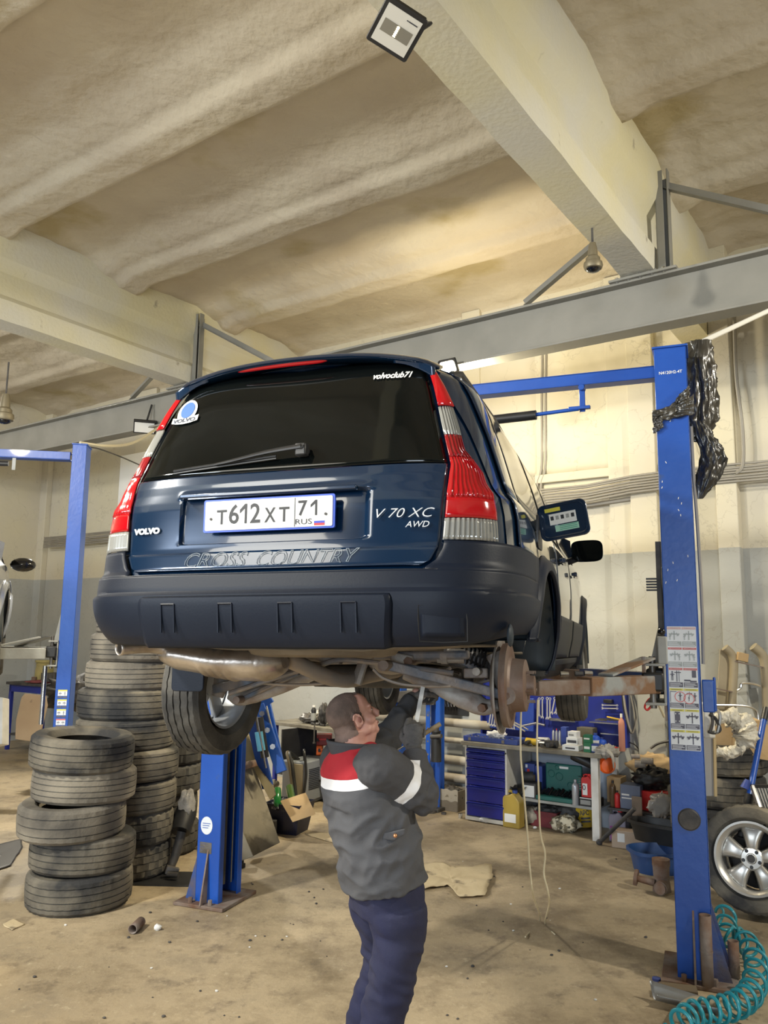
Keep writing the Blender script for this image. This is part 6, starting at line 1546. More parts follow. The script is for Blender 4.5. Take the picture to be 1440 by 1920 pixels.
# on the shelf and under the bench
SZ = .26
item_box('spark_box', 984, 1003, 7.42, 7.58, SZ+.18, .10, 'boxblue', 'small blue box with a red mark on top of the shelf boxes', deco=((.25, .5, .1, .5, 'red'), (.1, .3, .6, .9, 'paper')), py=1480)
item_box('cardboard_box', 985, 1002, 7.42, 7.58, SZ+.10, .08, 'card', 'small brown box under the blue marked one on the shelf', py=1480)
item_box('spark_box', 1004, 1017, 7.40, 7.56, SZ+.0, .27, 'boxblue', 'tall blue box leaning beside the shelf boxes', py=1480)
item_box('cardboard_box', 979, 1004, 7.24, 7.38, SZ, .13, 'darkmetal', 'dark box with white paper on its face on the shelf', deco=((.05, .9, .05, .85, 'paper'),), py=1480)
single('rolled_pad', 'darkmetal', 'dark rolled pad on the shelf below the small boxes', 'roll', lambda b: b.cyl(bp(980, 7.32, SZ+.17, 1450), bp(1000, 7.36, SZ+.175, 1450), .045, seg=14))
funn = thing('funnel', 'black plastic funnel hanging at the shelf edge left of the dark box', 'funnel', bp(972, 7.22, SZ+.01, 1470))
b = MB(); b.lathe([(.012, -.05), (.014, .0), (.075, .08), (.08, .085), (.075, .085), (.012, .004)], 24); b.build('funnel_body', MT['black'], funn)
gc = thing('tool_case', 'open dark green drill case with sockets standing on the bench shelf', 'tool case', bp(1050, 7.35, SZ, 1480), -RA)
b = MB(); b.box((0, .10, .155), (.36, .035, .30)); b.build('lid', MT['green'], gc, bevel=.012)
b = MB(); b.box((.01, .118-.038, .275), (.09, .012, .022)); b.build('handle_slot', MT['paper'], gc, bevel=.003)
for k, (x, z, r) in enumerate(((-.12, .21, .032), (-.04, .19, .035), (-.06, .27, .02), (.07, .12, .03))):
    b = MB(); b.tube([(x+r*cos(2*pi*j/16), .080, z+r*sin(2*pi*j/16)) for j in range(16)], .004, 5, closed=True); b.build('moulded_ring', MT['green'], gc)
b = MB(); b.box((-.0, -.04, .022), (.36, .22, .04)); b.build('tray', MT['green'], gc, bevel=.008)
for k in range(9):
    b = MB(); x = -.15+.036*k; b.cyl((x, -.10+.02*(k % 2), .045), (x+.015, -.02, .075+.01*(k % 3)), .020, .016, 12); b.build('socket', MT['blackgloss'], gc)
bottle('spray_can', bp(1079, 7.22, SZ, 1480), .032, .22, 'silver', 'plain silver spray can at the front of the bench shelf', 'spray can', 'silver')
single('black_bottle', 'black', 'large black bottle lying tilted on top of the green case', 'bottle', lambda b: b.tube([wl(1073, 1416, 7.3), wl(1078, 1418, 7.3), wl(1104, 1430, 7.3), wl(1112, 1437, 7.3), wl(1117, 1441, 7.3)], [.040, .045, .045, .03, .015], 18))
item_box('label_box', 1086, 1121, 7.20, 7.34, SZ, .075, 'black', 'flat black box with white print under the red jug', deco=((.05, .6, .2, .7, 'greypaint'), (.02, .98, .88, .98, 'paper')), py=1480)
def jug(name, loc, w, d, h, mt, lab, cat='canister', cap='black', rot=-RA, lbl=None, lw=(.15, .85, .15, .55), lblmt='paper'):
    t = thing(name, lab, cat, loc, rot)
    b = MB(); hw_ = w/2; pr = [(-hw_, 0), (hw_, 0), (hw_, h*.70), (hw_*.55, h*.90), (-.0, h*.93), (-.0, h*.93), (-hw_*.45, h*.93), (-hw_, h*.80)]
    pr = [(-hw_, 0), (hw_, 0), (hw_, h*.62), (hw_*.95, h*.72), (hw_*.30, h*.93), (hw_*.02, h*.93), (-hw_*.10, h*.88), (-hw_*.85, h*.86), (-hw_, h*.78)]
    n = len(pr); b.add([(x, -d/2, z) for x, z in pr]+[(x, d/2, z) for x, z in pr], [tuple(range(n)), tuple(range(n, 2*n))[::-1]]+[(k, k+n, (k+1) % n+n, (k+1) % n) for k in range(n)])
    b.build('canister_body', MT[mt] if isinstance(mt, str) else mt, t, bevel=min(w, d)*.13)
    b = MB(); b.tube([(-hw_*.72, 0, h*.80), (-hw_*.75, 0, h*.93), (-hw_*.3, 0, h*.97), (hw_*.1, 0, h*.92)], d*.11, 8); b.build('handle', MT[mt] if isinstance(mt, str) else mt, t)
    b = MB(); b.cyl((hw_*.18, 0, h*.92), (hw_*.18, 0, h), d*.2, seg=14); b.build('cap', MT[cap], t)
    if lbl:
        b = MB(); x0, x1, z0, z1 = lw; y = -d/2-.0015; b.add([(w*(x0-.5), y, h*z0), (w*(x1-.5), y, h*z0), (w*(x1-.5), y, h*z1), (w*(x0-.5), y, h*z1)], [(0, 1, 2, 3)]); b.build('printed_label', MT[lblmt], t)
    return t
rj = jug('oil_canister', bp(1103, 7.24, SZ+.077, 1480), .105, .07, .20, 'red', 'bright red canister with a white label on the bench shelf', cap='red', lbl=1, lw=(.12, .55, .1, .6))
b = MB(); b.tube([(-.025+.012*cos(2*pi*k/12), -.038, .085+.02*sin(2*pi*k/12)) for k in range(12)], .003, 4, closed=True); b.build('label_mark', MT['ink'], rj)
single('spring_coil', 'bright', 'small wire spring standing behind the red canister', 'spring', lambda b: b.tube([bp(1090, 7.4, SZ+.08+.0024*k, 1480)+Vector((.03*cos(k*.7), .03*sin(k*.7), 0)) for k in range(60)], .003, 5))
single('jar', mat('clear_jar_blue', (.10, .20, .30), .3), 'dark blue bottle squeezed behind the bench leg', 'bottle', lambda b: b.cyl(bp(1117, 7.32, SZ+.08, 1480), bp(1117, 7.32, SZ+.28, 1480), .035, seg=16))
oj = jug('oil_canister', Vector((fl(965, 1553).x, fl(965, 1553).y+.05, 0)), .17, .12, .33, 'gold', 'gold oil canister standing on the floor under the bench', cap='boxblue', lbl=1, lw=(.12, .8, .15, .38))
single('round_stone', mat('pale_bag', (.38, .34, .28), .9, col2=(.2, .17, .13), nscale=20, bump=.3), 'round pale bundle on the floor behind the gold canister', 'bundle', lambda b: b.grid(crumple(bp(998, 7.35, .085, 1530), .09, .09, .08, 4, .2), 24, 12))
rc_ = thing('red_crate', 'low dark red crate full of oily parts on the floor under the bench', 'crate', bp(1027, 7.4, 0, 1530), -RA)
b = MB(); b.box((0, 0, .01), (.26, .2, .02)); b.box((0, -.1, .07), (.26, .01, .14)); b.box((0, .1, .07), (.26, .01, .14)); b.box((-.13, 0, .07), (.01, .2, .14)); b.box((.13, 0, .07), (.01, .2, .14)); b.build('crate_body', mat('dull_red', (.16, .02, .025), .6), rc_, bevel=.004)
b = MB(); b.grid(crumple((0, 0, .13), .12, .09, .05, 8, .6, 5), 30, 14); b.build('oily_parts', MT['darkmetal'], rc_, sharp=0)
MT['camo'] = mat('camouflage_cloth', (.20, .17, .11), .9, col2=(.60, .55, .42), nscale=16, nfac=1, lo=.48, hi=.52, col3=(.06, .055, .04), n3=22, t3=.56, bump=.2)
heap('camouflage_bag', 'camo', bp(1061, 7.25, .075, 1545), (.13, .09, .075), 'camouflage cloth bundle lying on the floor under the bench', 'bundle', 15, .3, 2.5)
heap('dark_bundle', 'darkmetal', bp(1075, 7.5, .10, 1530), (.2, .10, .12), 'dark heap of rags and parts deep under the bench', 'heap', 21, .5, 3)
bk = thing('bucket', 'dirty yellow bucket tilted against the bench leg', 'bucket', Vector((fl(1104, 1556).x, fl(1104, 1556).y+.08, .01)), -RA)
bk.rotation_euler = (radians(-4), radians(-9), -RA)
b = MB(); b.lathe([(0, 0), (.088, 0), (.092, .006), (.118, .235), (.128, .237), (.128, .250), (.122, .258), (.112, .258), (.108, .235), (.085, .012), (0, .012)], 36); b.build('bucket_body', MT['yellow'], bk)
b = MB(); b.tube([(.125*cos(t), .125*sin(t)*.3-.11, .23-.06*sin(t)) for t in [pi*k/14 for k in range(15)]], .003, 5); b.build('bail_handle', MT['bright'], bk)
vs, fs = textmesh('АРС', .085, .045, bold=.02); b = MB()
for off_, zz_, in ((0, .13), ): b.add([Vector((.112*sin(v.x/.11+.35), -.112*cos(v.x/.11+.35), zz_+v.y)) for v in vs], fs)
b.build('printed_letters', MT['ink'], bk, fixn=False)
for k in range(2): b = MB(); b.grid(lambda i, j: (.108*sin(.0+.8*i), -.1085*cos(.0+.8*i), .045+.028*k+.016*j), 6, 1); b.build('printed_bar', MT['ink'], bk)
# right of the bench: boxes, canisters, trays
single('orange_bowl', 'orange', 'orange plastic bowl behind the bench leg', 'bowl', lambda b: b.lathe([(0, 0), (.05, .003), (.072, .02), (.076, .05), (.072, .052), (.06, .012), (0, .008)], 24, frame(wl(1141, 1436, 7.4), RW, zdir=UP) @ Matrix.Rotation(radians(75), 4, 'X')))
SH = thing('low_shelf', 'low grey board shelf holding boxes right of the workbench', 'shelf', rc(7.4, bw(1200, 7.3, 1500), 0))
part('shelf_board', 'darkmetal', SH, lambda b: rb(b, bw(1142, 7.2, 1500), bw(1270, 7.2, 1500), 7.15, 7.65, .27, .29), bevel=.003)
for px in (1145, 1265):
    part('shelf_side', 'darkmetal', SH, lambda b: rb(b, bw(px, 7.2, 1500)-.01, bw(px, 7.2, 1500)+.01, 7.2, 7.64, 0, .27))
item_box('cardboard_box', 1138, 1164, 7.36, 7.52, .292, .22, 'card', 'small brown carton just right of the bench leg', py=1480)
gb = item_box('grey_box', 1163, 1200, 7.18, 7.34, .292, .20, mat('slate_card', (.13, .16, .24), .5), 'slate blue parts box with white print right of the bench', deco=((.06, .45, .55, .62, 'paper'), (.06, .6, .42, .47, 'paper')), py=1480)
item_box('red_box', 1203, 1240, 7.20, 7.36, .292, .16, 'red', 'red carton wrapped in clear film behind the tall right column', rot=-.25, py=1480)
heap('film_wrap', mat('clear_film', (.45, .42, .38), .15, coat=.5), bp(1238, 7.12, .37, 1480), (.10, .03, .09), 'crumpled clear film on the red carton', 'film', 31, .5, 4)
heap('cable_heap', 'black', bp(1222, 7.36, .54, 1450), (.16, .12, .09), 'tangled black cable heap on top of the red carton', 'cable', 33, .5, 5)
for k in range(3): 
    c = bp(1215+9*k, 7.33, .58, 1450); single('cable_loop', 'black', ['left', 'middle', 'right'][k]+' black cable loop standing out of the tangle above the red carton', 'cable', lambda b: b.tube([c+Vector((.06*cos(t), .02*sin(t*2+k), .04*sin(t))) for t in [2*pi*j/18 for j in range(18)]], .006, 6, closed=True), 'cable loops above the red carton')
heap('brown_paper', 'card', bp(1225, 7.55, .62, 1430), (.22, .05, .10), 'crumpled brown paper behind the cable heap', 'paper', 35, .3)
t = thing('metal_assembly', 'grimy metal actuator with a bracket resting on the cable heap', 'machine part', bp(1200, 7.3, .6, 1430))
for (dx, dz, r, l) in ((0, .04, .035, .09), (.06, .07, .03, .10), (-.04, .10, .02, .07)):
    b = MB(); c = bp(1200, 7.3, .62, 1430)+RW*dx+UP*dz; b.cyl(c-RW*l/2, c+RW*l/2+RU*.02, r, seg=14); b.build('housing', MT['castarm'], t, wc=True)
jug('oil_canister', bp(1158, 7.12, 0, 1520)*1, .14, .10, .26, mat('violet_grey', (.22, .20, .26), .45), 'grey canister with a purple label beside the bench leg', cap='red', lbl=1, lw=(.1, .9, .1, .55), lblmt='purple' if 'purple' in MT else 'paper') if False else None
MT['purple'] = mat('purple_label', (.30, .04, .28), .5)
jug('oil_canister', bp(1160, 7.22, 0, 1520), .15, .11, .27, mat('violet_grey', (.24, .22, .28), .45), 'grey canister with a purple label beside the bench leg', cap='red', lbl=1, lw=(.1, .9, .08, .5), lblmt='purple')
bottle('glass_bottle', bp(1149, 7.2, .292, 1480), .026, .22, mat('amber_bottle', (.10, .06, .03), .15), 'slim dark amber bottle on the low shelf', 'bottle', 'black')
bottle('paint_tin', bp(1157, 7.19, .292, 1480), .024, .14, 'red', 'small red bottle with a black nozzle on the low shelf', 'bottle', 'black')
bottle('grease_tube', bp(1163, 7.24, .27+.0, 1500), .022, .11, 'silver', 'silver tin standing on the purple-labelled canister', 'tin', 'bright')
# drain trays and the long carton
def tub(name, lab, c, L_, W_, h, mt, rot, ob=.12, cat='tray', parts=None):
    t = thing(name, lab, cat, c, rot); b = MB(); n = 40
    def ringp(s, z):
        out = []
        for k in range(n):
            a = 2*pi*k/n; x = L_/2*s*abs(cos(a))**.6*(1 if cos(a) >= 0 else -1); y = W_/2*s*abs(sin(a))**.6*(1 if sin(a) >= 0 else -1)
            wob = 1+ob*.15*cos(4*a); out.append((x*wob, y*wob, z))
        return out
    R_ = [ringp(.80, 0), ringp(.86, h*.5), ringp(.92, h*.85), ringp(1.0, h*.86), ringp(1.0, h), ringp(.93, h), ringp(.90, h*.9), ringp(.82, h*.45), ringp(.76, .012)]
    vs = [v for r in R_ for v in r]; fs = [(i*n+k, i*n+(k+1) % n, (i+1)*n+(k+1) % n, (i+1)*n+k) for i in range(len(R_)-1) for k in range(n)]+[tuple(range(n))[::-1], tuple(range((len(R_)-1)*n, len(R_)*n))]
    b.add(vs, fs); b.build('tray_body', MT[mt] if isinstance(mt, str) else mt, t, sharp=45); return t
p = fl(1235, 1560, .22)
bt = tub('parts_tray', 'long black tray holding oily parts beside the right column', Vector((p.x+.05, p.y-.02, .145)), .60, .28, .15, 'black', -RA-.1)
for k in range(8):
    b = MB(); b.cyl((-.15+.05*k, .03*(k % 3-1), .05), (-.12+.05*k, .03*(k % 2)+.03, .09), .028, .02, 12); b.build('oily_part', MT['darkmetal'] if k != 1 else MT['bright'], bt)
lc = thing('long_carton', 'long pale cardboard carton lying on the floor beneath the black tray', 'box', Vector(((fl(1145, 1588)+fl(1285, 1606))/2)+RU*.07), atan2((fl(1285, 1606)-fl(1145, 1588)).y, (fl(1285, 1606)-fl(1145, 1588)).x))
b = MB(); b.box((0, 0, .070), ((fl(1285, 1606)-fl(1145, 1588)).length, .14, .14)); b.build('carton', mat('pale_card', (.52, .40, .30), .85, col2=(.42, .31, .21), nscale=8), lc, bevel=.003); b = MB(); b.add([(-.25, -.0712, .05), (-.19, -.0712, .05), (-.19, -.0712, .12), (-.25, -.0712, .12)], [(0, 1, 2, 3)]); b.build('paper_label', MT['paper'], lc)
p = fl(1240, 1648); tub('drain_tub', 'blue plastic drain tub on the floor left of the right column', Vector((p.x+.08, p.y+.22, 0)), .50, .36, .16, mat('blue_tub', (.02, .07, .22), .4, col2=(.03, .05, .12), nscale=6), .1)
pj = fl(1235, 1672); j_ = thing('drive_joint', 'greasy rusty drive joint with two flanges on the floor by the right column', 'machine part', pj)
for (a_, c_, r0_, r1_) in (((.03, .02, 0), (.03, .02, .10), .065, .05), ((.03, .02, .10), (.03, .02, .20), .055, .06), ((.03, .02, .17), (.03, .02, .215), .062, .062), ((-.14, .03, .08), (-.03, .0, .06), .022, .025), ((-.155, .04, .085), (-.135, .03, .082), .055, .055), ((-.02, -.10, .05), (.02, -.04, .05), .045, .04), ((-.03, -.12, .05), (-.02, -.10, .05), .035, .035)):
    b = MB(); b.cyl(pj+Vector(a_), pj+Vector(c_), r0_, r1_, 20); b.build('flange', MT['rust'], j_, wc=True)
b = MB(); a0 = fl(1124, 1584)+Vector((0, 0, .02)); a1 = wl(1190, 1516, 6.9)
single('jack_handle', 'darkmetal', 'black iron bar leaning diagonally against the bench leg', 'bar', lambda b: (b.cyl(a0, a1, .018, seg=12), b.sphere(a0, .028, 12)))
single('metal_plate', mat('bronze_plate', (.24, .18, .13), .6, col2=(.10, .08, .07), nscale=10), 'small rusty plate standing behind the iron bar', 'plate', lambda b: rb(b, bw(1185, 7.1, 1500), bw(1204, 7.1, 1500), 7.09, 7.10, .25, .42), bevel=.002)
# ------------------------------------------------------------------ behind the mechanic: press, back bench, crane, panels
PU = 7.3
pr = thing('hydraulic_press', 'blue workshop press with perforated uprights standing behind the mechanic', 'press', wl(778, 1500, PU)*1)
pr.location.z = 0; PZ0 = 0
for px in (741, 806):
    w0 = bw(px-8, PU, 1440); w1 = bw(px+9, PU, 1440)
    u_ = part('upright', 'liftblue', pr, lambda b: (rb(b, w0, w0+.012, PU, PU+.12, .03, 1.62), rb(b, w1-.012, w1, PU, PU+.12, .03, 1.62), rb(b, w0, w1, PU+.05, PU+.062, .03, 1.62)) if px < 780 else (rb(b, w0-.0, w0+.05, PU, PU+.012, .03, 1.62), rb(b, w1+.01, w1+.06, PU, PU+.012, .03, 1.62), rb(b, w0, w1+.05, PU+.10, PU+.112, .03, 1.62)), bevel=.002)
    for k in range(11):
        b = MB(); c = rc(PU-.001, (w0+.025) if px > 780 else (w0+w1)/2, .15+.13*k); b.cyl(c, c+RU*.004+RU*.0, .010, seg=10); b.build('hole', MT['bright'], u_, wc=True)
    part('foot', 'darkmetal', pr, lambda b: rb(b, w0-.08, w1+.10, PU-.10, PU+.25, 0, .035), bevel=.004)
part('top_beam', 'liftblue', pr, lambda b: rb(b, bw(735, PU), bw(826, PU), PU+.0, PU+.12, 1.52, 1.66), bevel=.003)
part('bed_beam', 'darkmetal', pr, lambda b: rb(b, bw(735, PU), bw(815, PU), PU-.02, PU+.14, 1.04, 1.16), bevel=.004)
part('pump_cylinder', 'black', pr, lambda b: (b.cyl(wl(818, 1428, 7.2), wl(818, 1385, 7.2), .052, seg=18), b.cyl(wl(818, 1385, 7.2), wl(818, 1370, 7.2), .035, .05, 16)), sharp=30)
part('pump_valve', 'darkmetal', pr, lambda b: (b.cyl(wl(808, 1381, 7.17), wl(828, 1380, 7.17), .022, seg=10), b.cyl(wl(818, 1372, 7.17), wl(818, 1362, 7.17), .03, seg=12)))
# socket roll hanging on the wall (dark holder with tools)
hr_ = thing('tool_holder', 'black wall holder with a row of hanging steel tools behind the suspension arm', 'tool holder', wl(848, 1345, 7.66))
part('panel', 'black', hr_, lambda b: (lambda a, c: rb(b, a.dot(RW), c.dot(RW), 7.66, 7.70, c.z, a.z))(wl(820, 1285, 7.66), wl(878, 1343, 7.66)), bevel=.004)
for k in range(9):
    part('hanging_tool', 'bright', hr_, lambda b: b.tube([wl(826+5.6*k, 1292, 7.64), wl(828+5.4*k, 1310, 7.63), wl(831+5.2*k, 1325, 7.64)], [.006, .005, .009], 6))
# waste bin by the cabinet
p = fl(848, 1522)
ob = thing('waste_box', 'open grimy box lined with clear film left of the drawer cabinet', 'box', Vector((p.x, p.y+.16, 0)), -RA)
b = MB(); b.box((0, 0, .01), (.30, .26, .02)); b.box((0, -.13, .10), (.30, .01, .20)); b.box((0, .13, .10), (.30, .01, .20)); b.box((-.15, 0, .10), (.01, .26, .20)); b.box((.15, 0, .10), (.01, .26, .20)); b.build('box_walls', mat('grimy_box', (.20, .17, .13), .6, col2=(.10, .08, .06), nscale=6), ob, bevel=.003)
b = MB(); b.grid(lambda i, j: Vector((.158*(2*i-1), -.136-.004*noise.noise((i*9, j*5, 0)), .10+.11*j+.02*noise.noise((i*6, 0, 3)))), 20, 6); b.build('film_edge', mat('dull_film', (.35, .32, .27), .2, coat=.4), ob, sharp=0)
b = MB(); b.grid(crumple((0, 0, .13), .13, .11, .08, 41, .5, 5), 24, 12); b.build('rubbish', MT['darkmetal'], ob, sharp=0)
for k, (px, py, lab, mt, r, h) in enumerate(((783, 1508, 'short bright metal bush on the floor by the press', 'bright', .030, .06), (863, 1534, 'small steel socket on the floor by the grimy box', 'bright', .022, .045), (808, 1524, 'flat dark puck on the floor near the press', 'darkmetal', .05, .02), (832, 1527, 'small dark cap on the floor before the grimy box', 'darkmetal', .025, .02))):
    p = fl(px, py); single('metal_bush', mt, lab, 'bush', lambda b: b.cyl(p, p+UP*h, r, seg=18))
def cup(px, py, lab):
    p = fl(px, py); t = single('crumpled_paper', 'paper', lab, 'paper', lambda b: b.grid(crumple(p+UP*.03, .08, .04, .03, 51, .6, 4), 24, 12), sharp=0); return t
cup(915, 1542, 'crumpled white paper mask on the floor before the drawer cabinet')
single('paper_scrap', 'paper', 'tiny white paper scrap on the floor right of the gold canister', 'paper', lambda b: b.grid(crumple(fl(1003, 1554)+UP*.012, .018, .014, .012, 5, .5), 10, 6), sharp=0)
# back bench, left of the mechanic
BB = .78; pA = fl(505, 1346, BB); pB = fl(640, 1366, BB); uA = 6.45
bA, bB = fl(512, 1352, BB), fl(640, 1368, BB)
dB = (bB-bA).normalized(); nB = Vector((-dB.y, dB.x, 0)); LB_ = (bB-bA).length
bb = thing('back_bench', 'dark blue workbench with a pale worn top behind the mechanic', 'workbench', (bA+bB)/2-UP*BB, atan2(dB.y, dB.x))
b = MB(); b.box((0, .30, BB-.02), (LB_+.1, .62, .035)); b.build('worktop', MT['topwood'], bb, bevel=.004)
b = MB(); b.box((LB_*.30, .50, BB*.62), (LB_*.5, .02, BB*.62)); b.build('back_panel', MT['toolblue'], bb)
b = MB(); b.box((-LB_*.12, .03, BB*.75), (.02, .5, BB*.4)); b.build('side_panel', MT['black'], bb)
for sx_ in (-1, 1):
    for sy_ in (.05, .55): b = MB(); b.box((sx_*(LB_/2), sy_, (BB-.04)/2), (.04, .04, BB-.04)); b.build('leg', MT['toolblue'], bb, bevel=.002)
b = MB(); b.box((0, .3, .22), (LB_-.04, .5, .02)); b.build('shelf', MT['darkmetal'], bb)
BBM = mworld(bb)
def onbb(px, d=.15, z=BB): 
    q = fl(px, 1360, BB); x = (BBM.inverted() @ q).x; return BBM @ Vector((x, d, z))
t = bottle('sealant_tube', onbb(568, .12), .028, .20, 'black', 'black sealant cartridge with a white cap on the back bench', 'cartridge', 'paper', 'greypaint', neck=.5)
heap('brake_pads', 'steel', onbb(536, .2, BB+.05), (.13, .09, .05), 'heap of oily parts in a clear bag on the back bench', 'heap', 61, .4, 4)
heap('clear_bag', mat('pale_film', (.55, .54, .50), .3, coat=.3), onbb(545, .28, BB+.07), (.10, .07, .06), 'crumpled clear plastic bag behind the oily parts heap', 'bag', 63, .5, 4)
for k in range(7):
    c = onbb(578+6*k, .08+.04*(k % 3), BB+.012); single('small_part', 'steel' if k % 2 else 'darkmetal', ORD[k]+' small greasy part right of the cartridge on the back bench', 'part', lambda b: b.cyl(c-RW*.02, c+RW*.025+UP*.004*(k % 2), .014, .010, 10), 'small parts on the back bench')
heap('clear_bag', bpy.data.materials['pale_film'], onbb(605, .15, BB+.045), (.06, .05, .045), 'small crumpled clear bag beside the mechanic\'s head', 'bag', 65, .5, 4)
single('caliper_bolt', 'steel', 'long bolt hanging down from the edge of the back bench', 'bolt', lambda b: (b.cyl(onbb(611, -.02, BB+.02), onbb(611, -.02, BB-.16), .008, seg=8), b.cyl(onbb(611, -.02, BB-.16), onbb(611, -.02, BB-.175), .016, seg=6)))
heap('dark_housing', 'darkmetal', onbb(613, .10, BB+.12), (.05, .05, .10), 'rusty brake caliper standing at the end of the back bench', 'machine part', 67, .5, 3)
# tool boxes and low stand under the back bench
st_ = thing('low_stand', 'low dark metal stand carrying a red and an orange tool box', 'stand', fl(596, 1470), 0)
q0 = fl(596, 1480); zt_ = .36
b = MB(); b.box((0, .1, zt_), (.5, .36, .02)); b.build('stand_top', MT['darkmetal'], st_)
for sx_ in (-.22, .22):
    for sy_ in (-.06, .26): b = MB(); b.box((sx_, sy_, zt_/2), (.025, .025, zt_)); b.build('leg', MT['darkmetal'], st_)
st_.location = (q0.x, q0.y, 0)
for mt_, x0_, x1_, z0_, z1_, lab in (('red', -.06, .14, .48, .60, 'dull red tool box on the stack behind the mechanic'), ('orange', -.12, .04, .372, .478, 'bright orange tool box below the red one behind the mechanic')):
    t = thing('tool_box', lab, 'tool box', (q0.x, q0.y+.1, z0_)); b = MB(); b.box(((x0_+x1_)/2, 0, (z1_-z0_)/2), (x1_-x0_, .18, z1_-z0_)); b.build('box_body', MT[mt_] if mt_ == 'orange' else mat('brick_red', (.22, .02, .015), .5), t, bevel=.01)
    b = MB(); b.box(((x0_+x1_)/2, -.093, (z1_-z0_)*.6), (x1_-x0_+.006, .012, .02)); b.build('lid_rim', MT[mt_], t, bevel=.003)
    for s in (-1, 1): b = MB(); b.box(((x0_+x1_)/2+s*(x1_-x0_)*.28, -.10, (z1_-z0_)*.55), (.025, .01, .035)); b.build('latch', MT['black'], t)
heap('small_white_bag', 'paper', Vector((q0.x-.14, q0.y+.02, zt_+.05)), (.05, .04, .04), 'small white bag on the low dark stand', 'bag', 71, .4)
heap('scrap_heap', 'rust', Vector((q0.x+.05, q0.y+.0, .08)), (.24, .16, .10), 'heap of rusty scrap parts on the floor behind the mechanic', 'scrap', 73, .6, 5)
# welding machine with hoses
pw = fl(567, 1513); wm = thing('welding_machine', 'grey welding machine with thick dark hoses on the floor', 'welding machine', Vector((pw.x+.0, pw.y+.25, 0)), radians(-28))
b = MB(); b.box((0, 0, .24), (.28, .46, .40)); b.box((0, 0, .03), (.24, .42, .04)); b.build('housing', mat('blue_grey_metal', (.30, .33, .37), .5, col2=(.24, .25, .27), nscale=4), wm, bevel=.012)
b = MB(); b.box((.06, -.236, .27), (.13, .012, .30)); b.build('front_panel', MT['beige'], wm, bevel=.004)
for k in range(12): b = MB(); b.box((.142, -.05, .16+.018*k), (.006, .20, .006)); b.build('vent_slot', MT['black'], wm)
for k, r_ in enumerate((.02, .017, .014)):
    b = MB(); ofs = .03*k; b.tube(spline([(-.05+ofs, -.10, .44), (-.10+ofs, -.20, .52), (-.02+ofs, -.27, .42), (.03+ofs, -.29, .24), (.10+ofs, -.33, .06), (.20+ofs, -.34, .02)] if k < 2 else [(.05, -.1, .44), (.12, -.22, .56), (.17, -.25, .34), (.16, -.27, .1), (.2, -.30, .03)], 8), r_, 8); b.build('hose', MT['black'] if k else mat('brown_hose', (.10, .08, .05), .6), wm)
# rubbish crate with green bottles and a card flap
pc = fl(538, 1566); cr = thing('plastic_crate', 'dark blue crate of rubbish with a loose cardboard flap', 'crate', Vector((pc.x, pc.y+.14, 0)), radians(-20))
b = MB()
def frus(b, w0, d0, w1, d1, z0, z1, t):
    o0 = [(-w0/2, -d0/2, z0), (w0/2, -d0/2, z0), (w0/2, d0/2, z0), (-w0/2, d0/2, z0)]; o1 = [(-w1/2, -d1/2, z1), (w1/2, -d1/2, z1), (w1/2, d1/2, z1), (-w1/2, d1/2, z1)]
    i1 = [(x-(t if x > 0 else -t), y-(t if y > 0 else -t), z) for x, y, z in o1]; i0 = [(x-(t if x > 0 else -t), y-(t if y > 0 else -t), z+t) for x, y, z in o0]
    b.add(o0+o1+i1+i0, [(0, 1, 2, 3)[::-1]]+[(k, (k+1) % 4, 4+(k+1) % 4, 4+k) for k in range(4)]+[(4+k, 4+(k+1) % 4, 8+(k+1) % 4, 8+k) for k in range(4)]+[(8+k, 8+(k+1) % 4, 12+(k+1) % 4, 12+k) for k in range(4)]+[(12, 13, 14, 15)])
frus(b, .26, .24, .36, .32, 0, .26, .006); b.build('crate_body', mat('navy_plastic', (.012, .014, .035), .4), cr)
vs, fs = textmesh('KUM', .075, .022, bold=.01); b = MB(); b.add([Vector((v.x-.06, -.159, .225+v.y)) for v in vs], fs); b.build('lettering', MT['greypaint'], cr, fixn=False)
b = MB(); b.grid(crumple((0, 0, .22), .15, .13, .05, 77, .6, 5), 28, 12); b.build('rubbish', MT['darkmetal'], cr, sharp=0)
CM_ = mworld(cr)
for (x, y, z, rx, lab) in ((-.10, -.06, .37, 2.5, 'green glass bottle lying in the rubbish crate, nearer one'), (-.02, .03, .38, 2.3, 'dark green glass bottle lying in the rubbish crate, farther one')):
    t = bottle('glass_bottle', CM_ @ Vector((x, y, z)), .035, .20, mat('green_glass', (.015, .15, .03), .08, coat=.3) if 'nearer' in lab else mat('olive_glass', (.05, .10, .02), .08, coat=.3), lab, 'bottle', 'black'); t.rotation_euler = (rx, .3, .6)
single('cardboard_flap', 'card', 'torn cardboard flap resting over the rubbish crate', 'cardboard', lambda b: b.add([CM_ @ Vector(v) for v in ((-.01, -.16, .285), (.15, -.235, .14), (.32, -.14, .20), (.17, -.03, .345), (-.01, -.158, .292), (.15, -.233, .147), (.32, -.138, .207), (.17, -.028, .352))], [(3, 2, 1, 0), (4, 5, 6, 7), (0, 1, 5, 4), (1, 2, 6, 5), (2, 3, 7, 6), (3, 0, 4, 7)]))
single('yellow_fitting', 'beige', 'small yellowish pipe fitting by the leaning strip', 'fitting', lambda b: (b.cyl(fl(507, 1493)+UP*.10, fl(518, 1487)+UP*.10, .035, seg=14), b.cyl(fl(512, 1490)+UP*.02, fl(512, 1490)+UP*.16, .022, seg=12)))
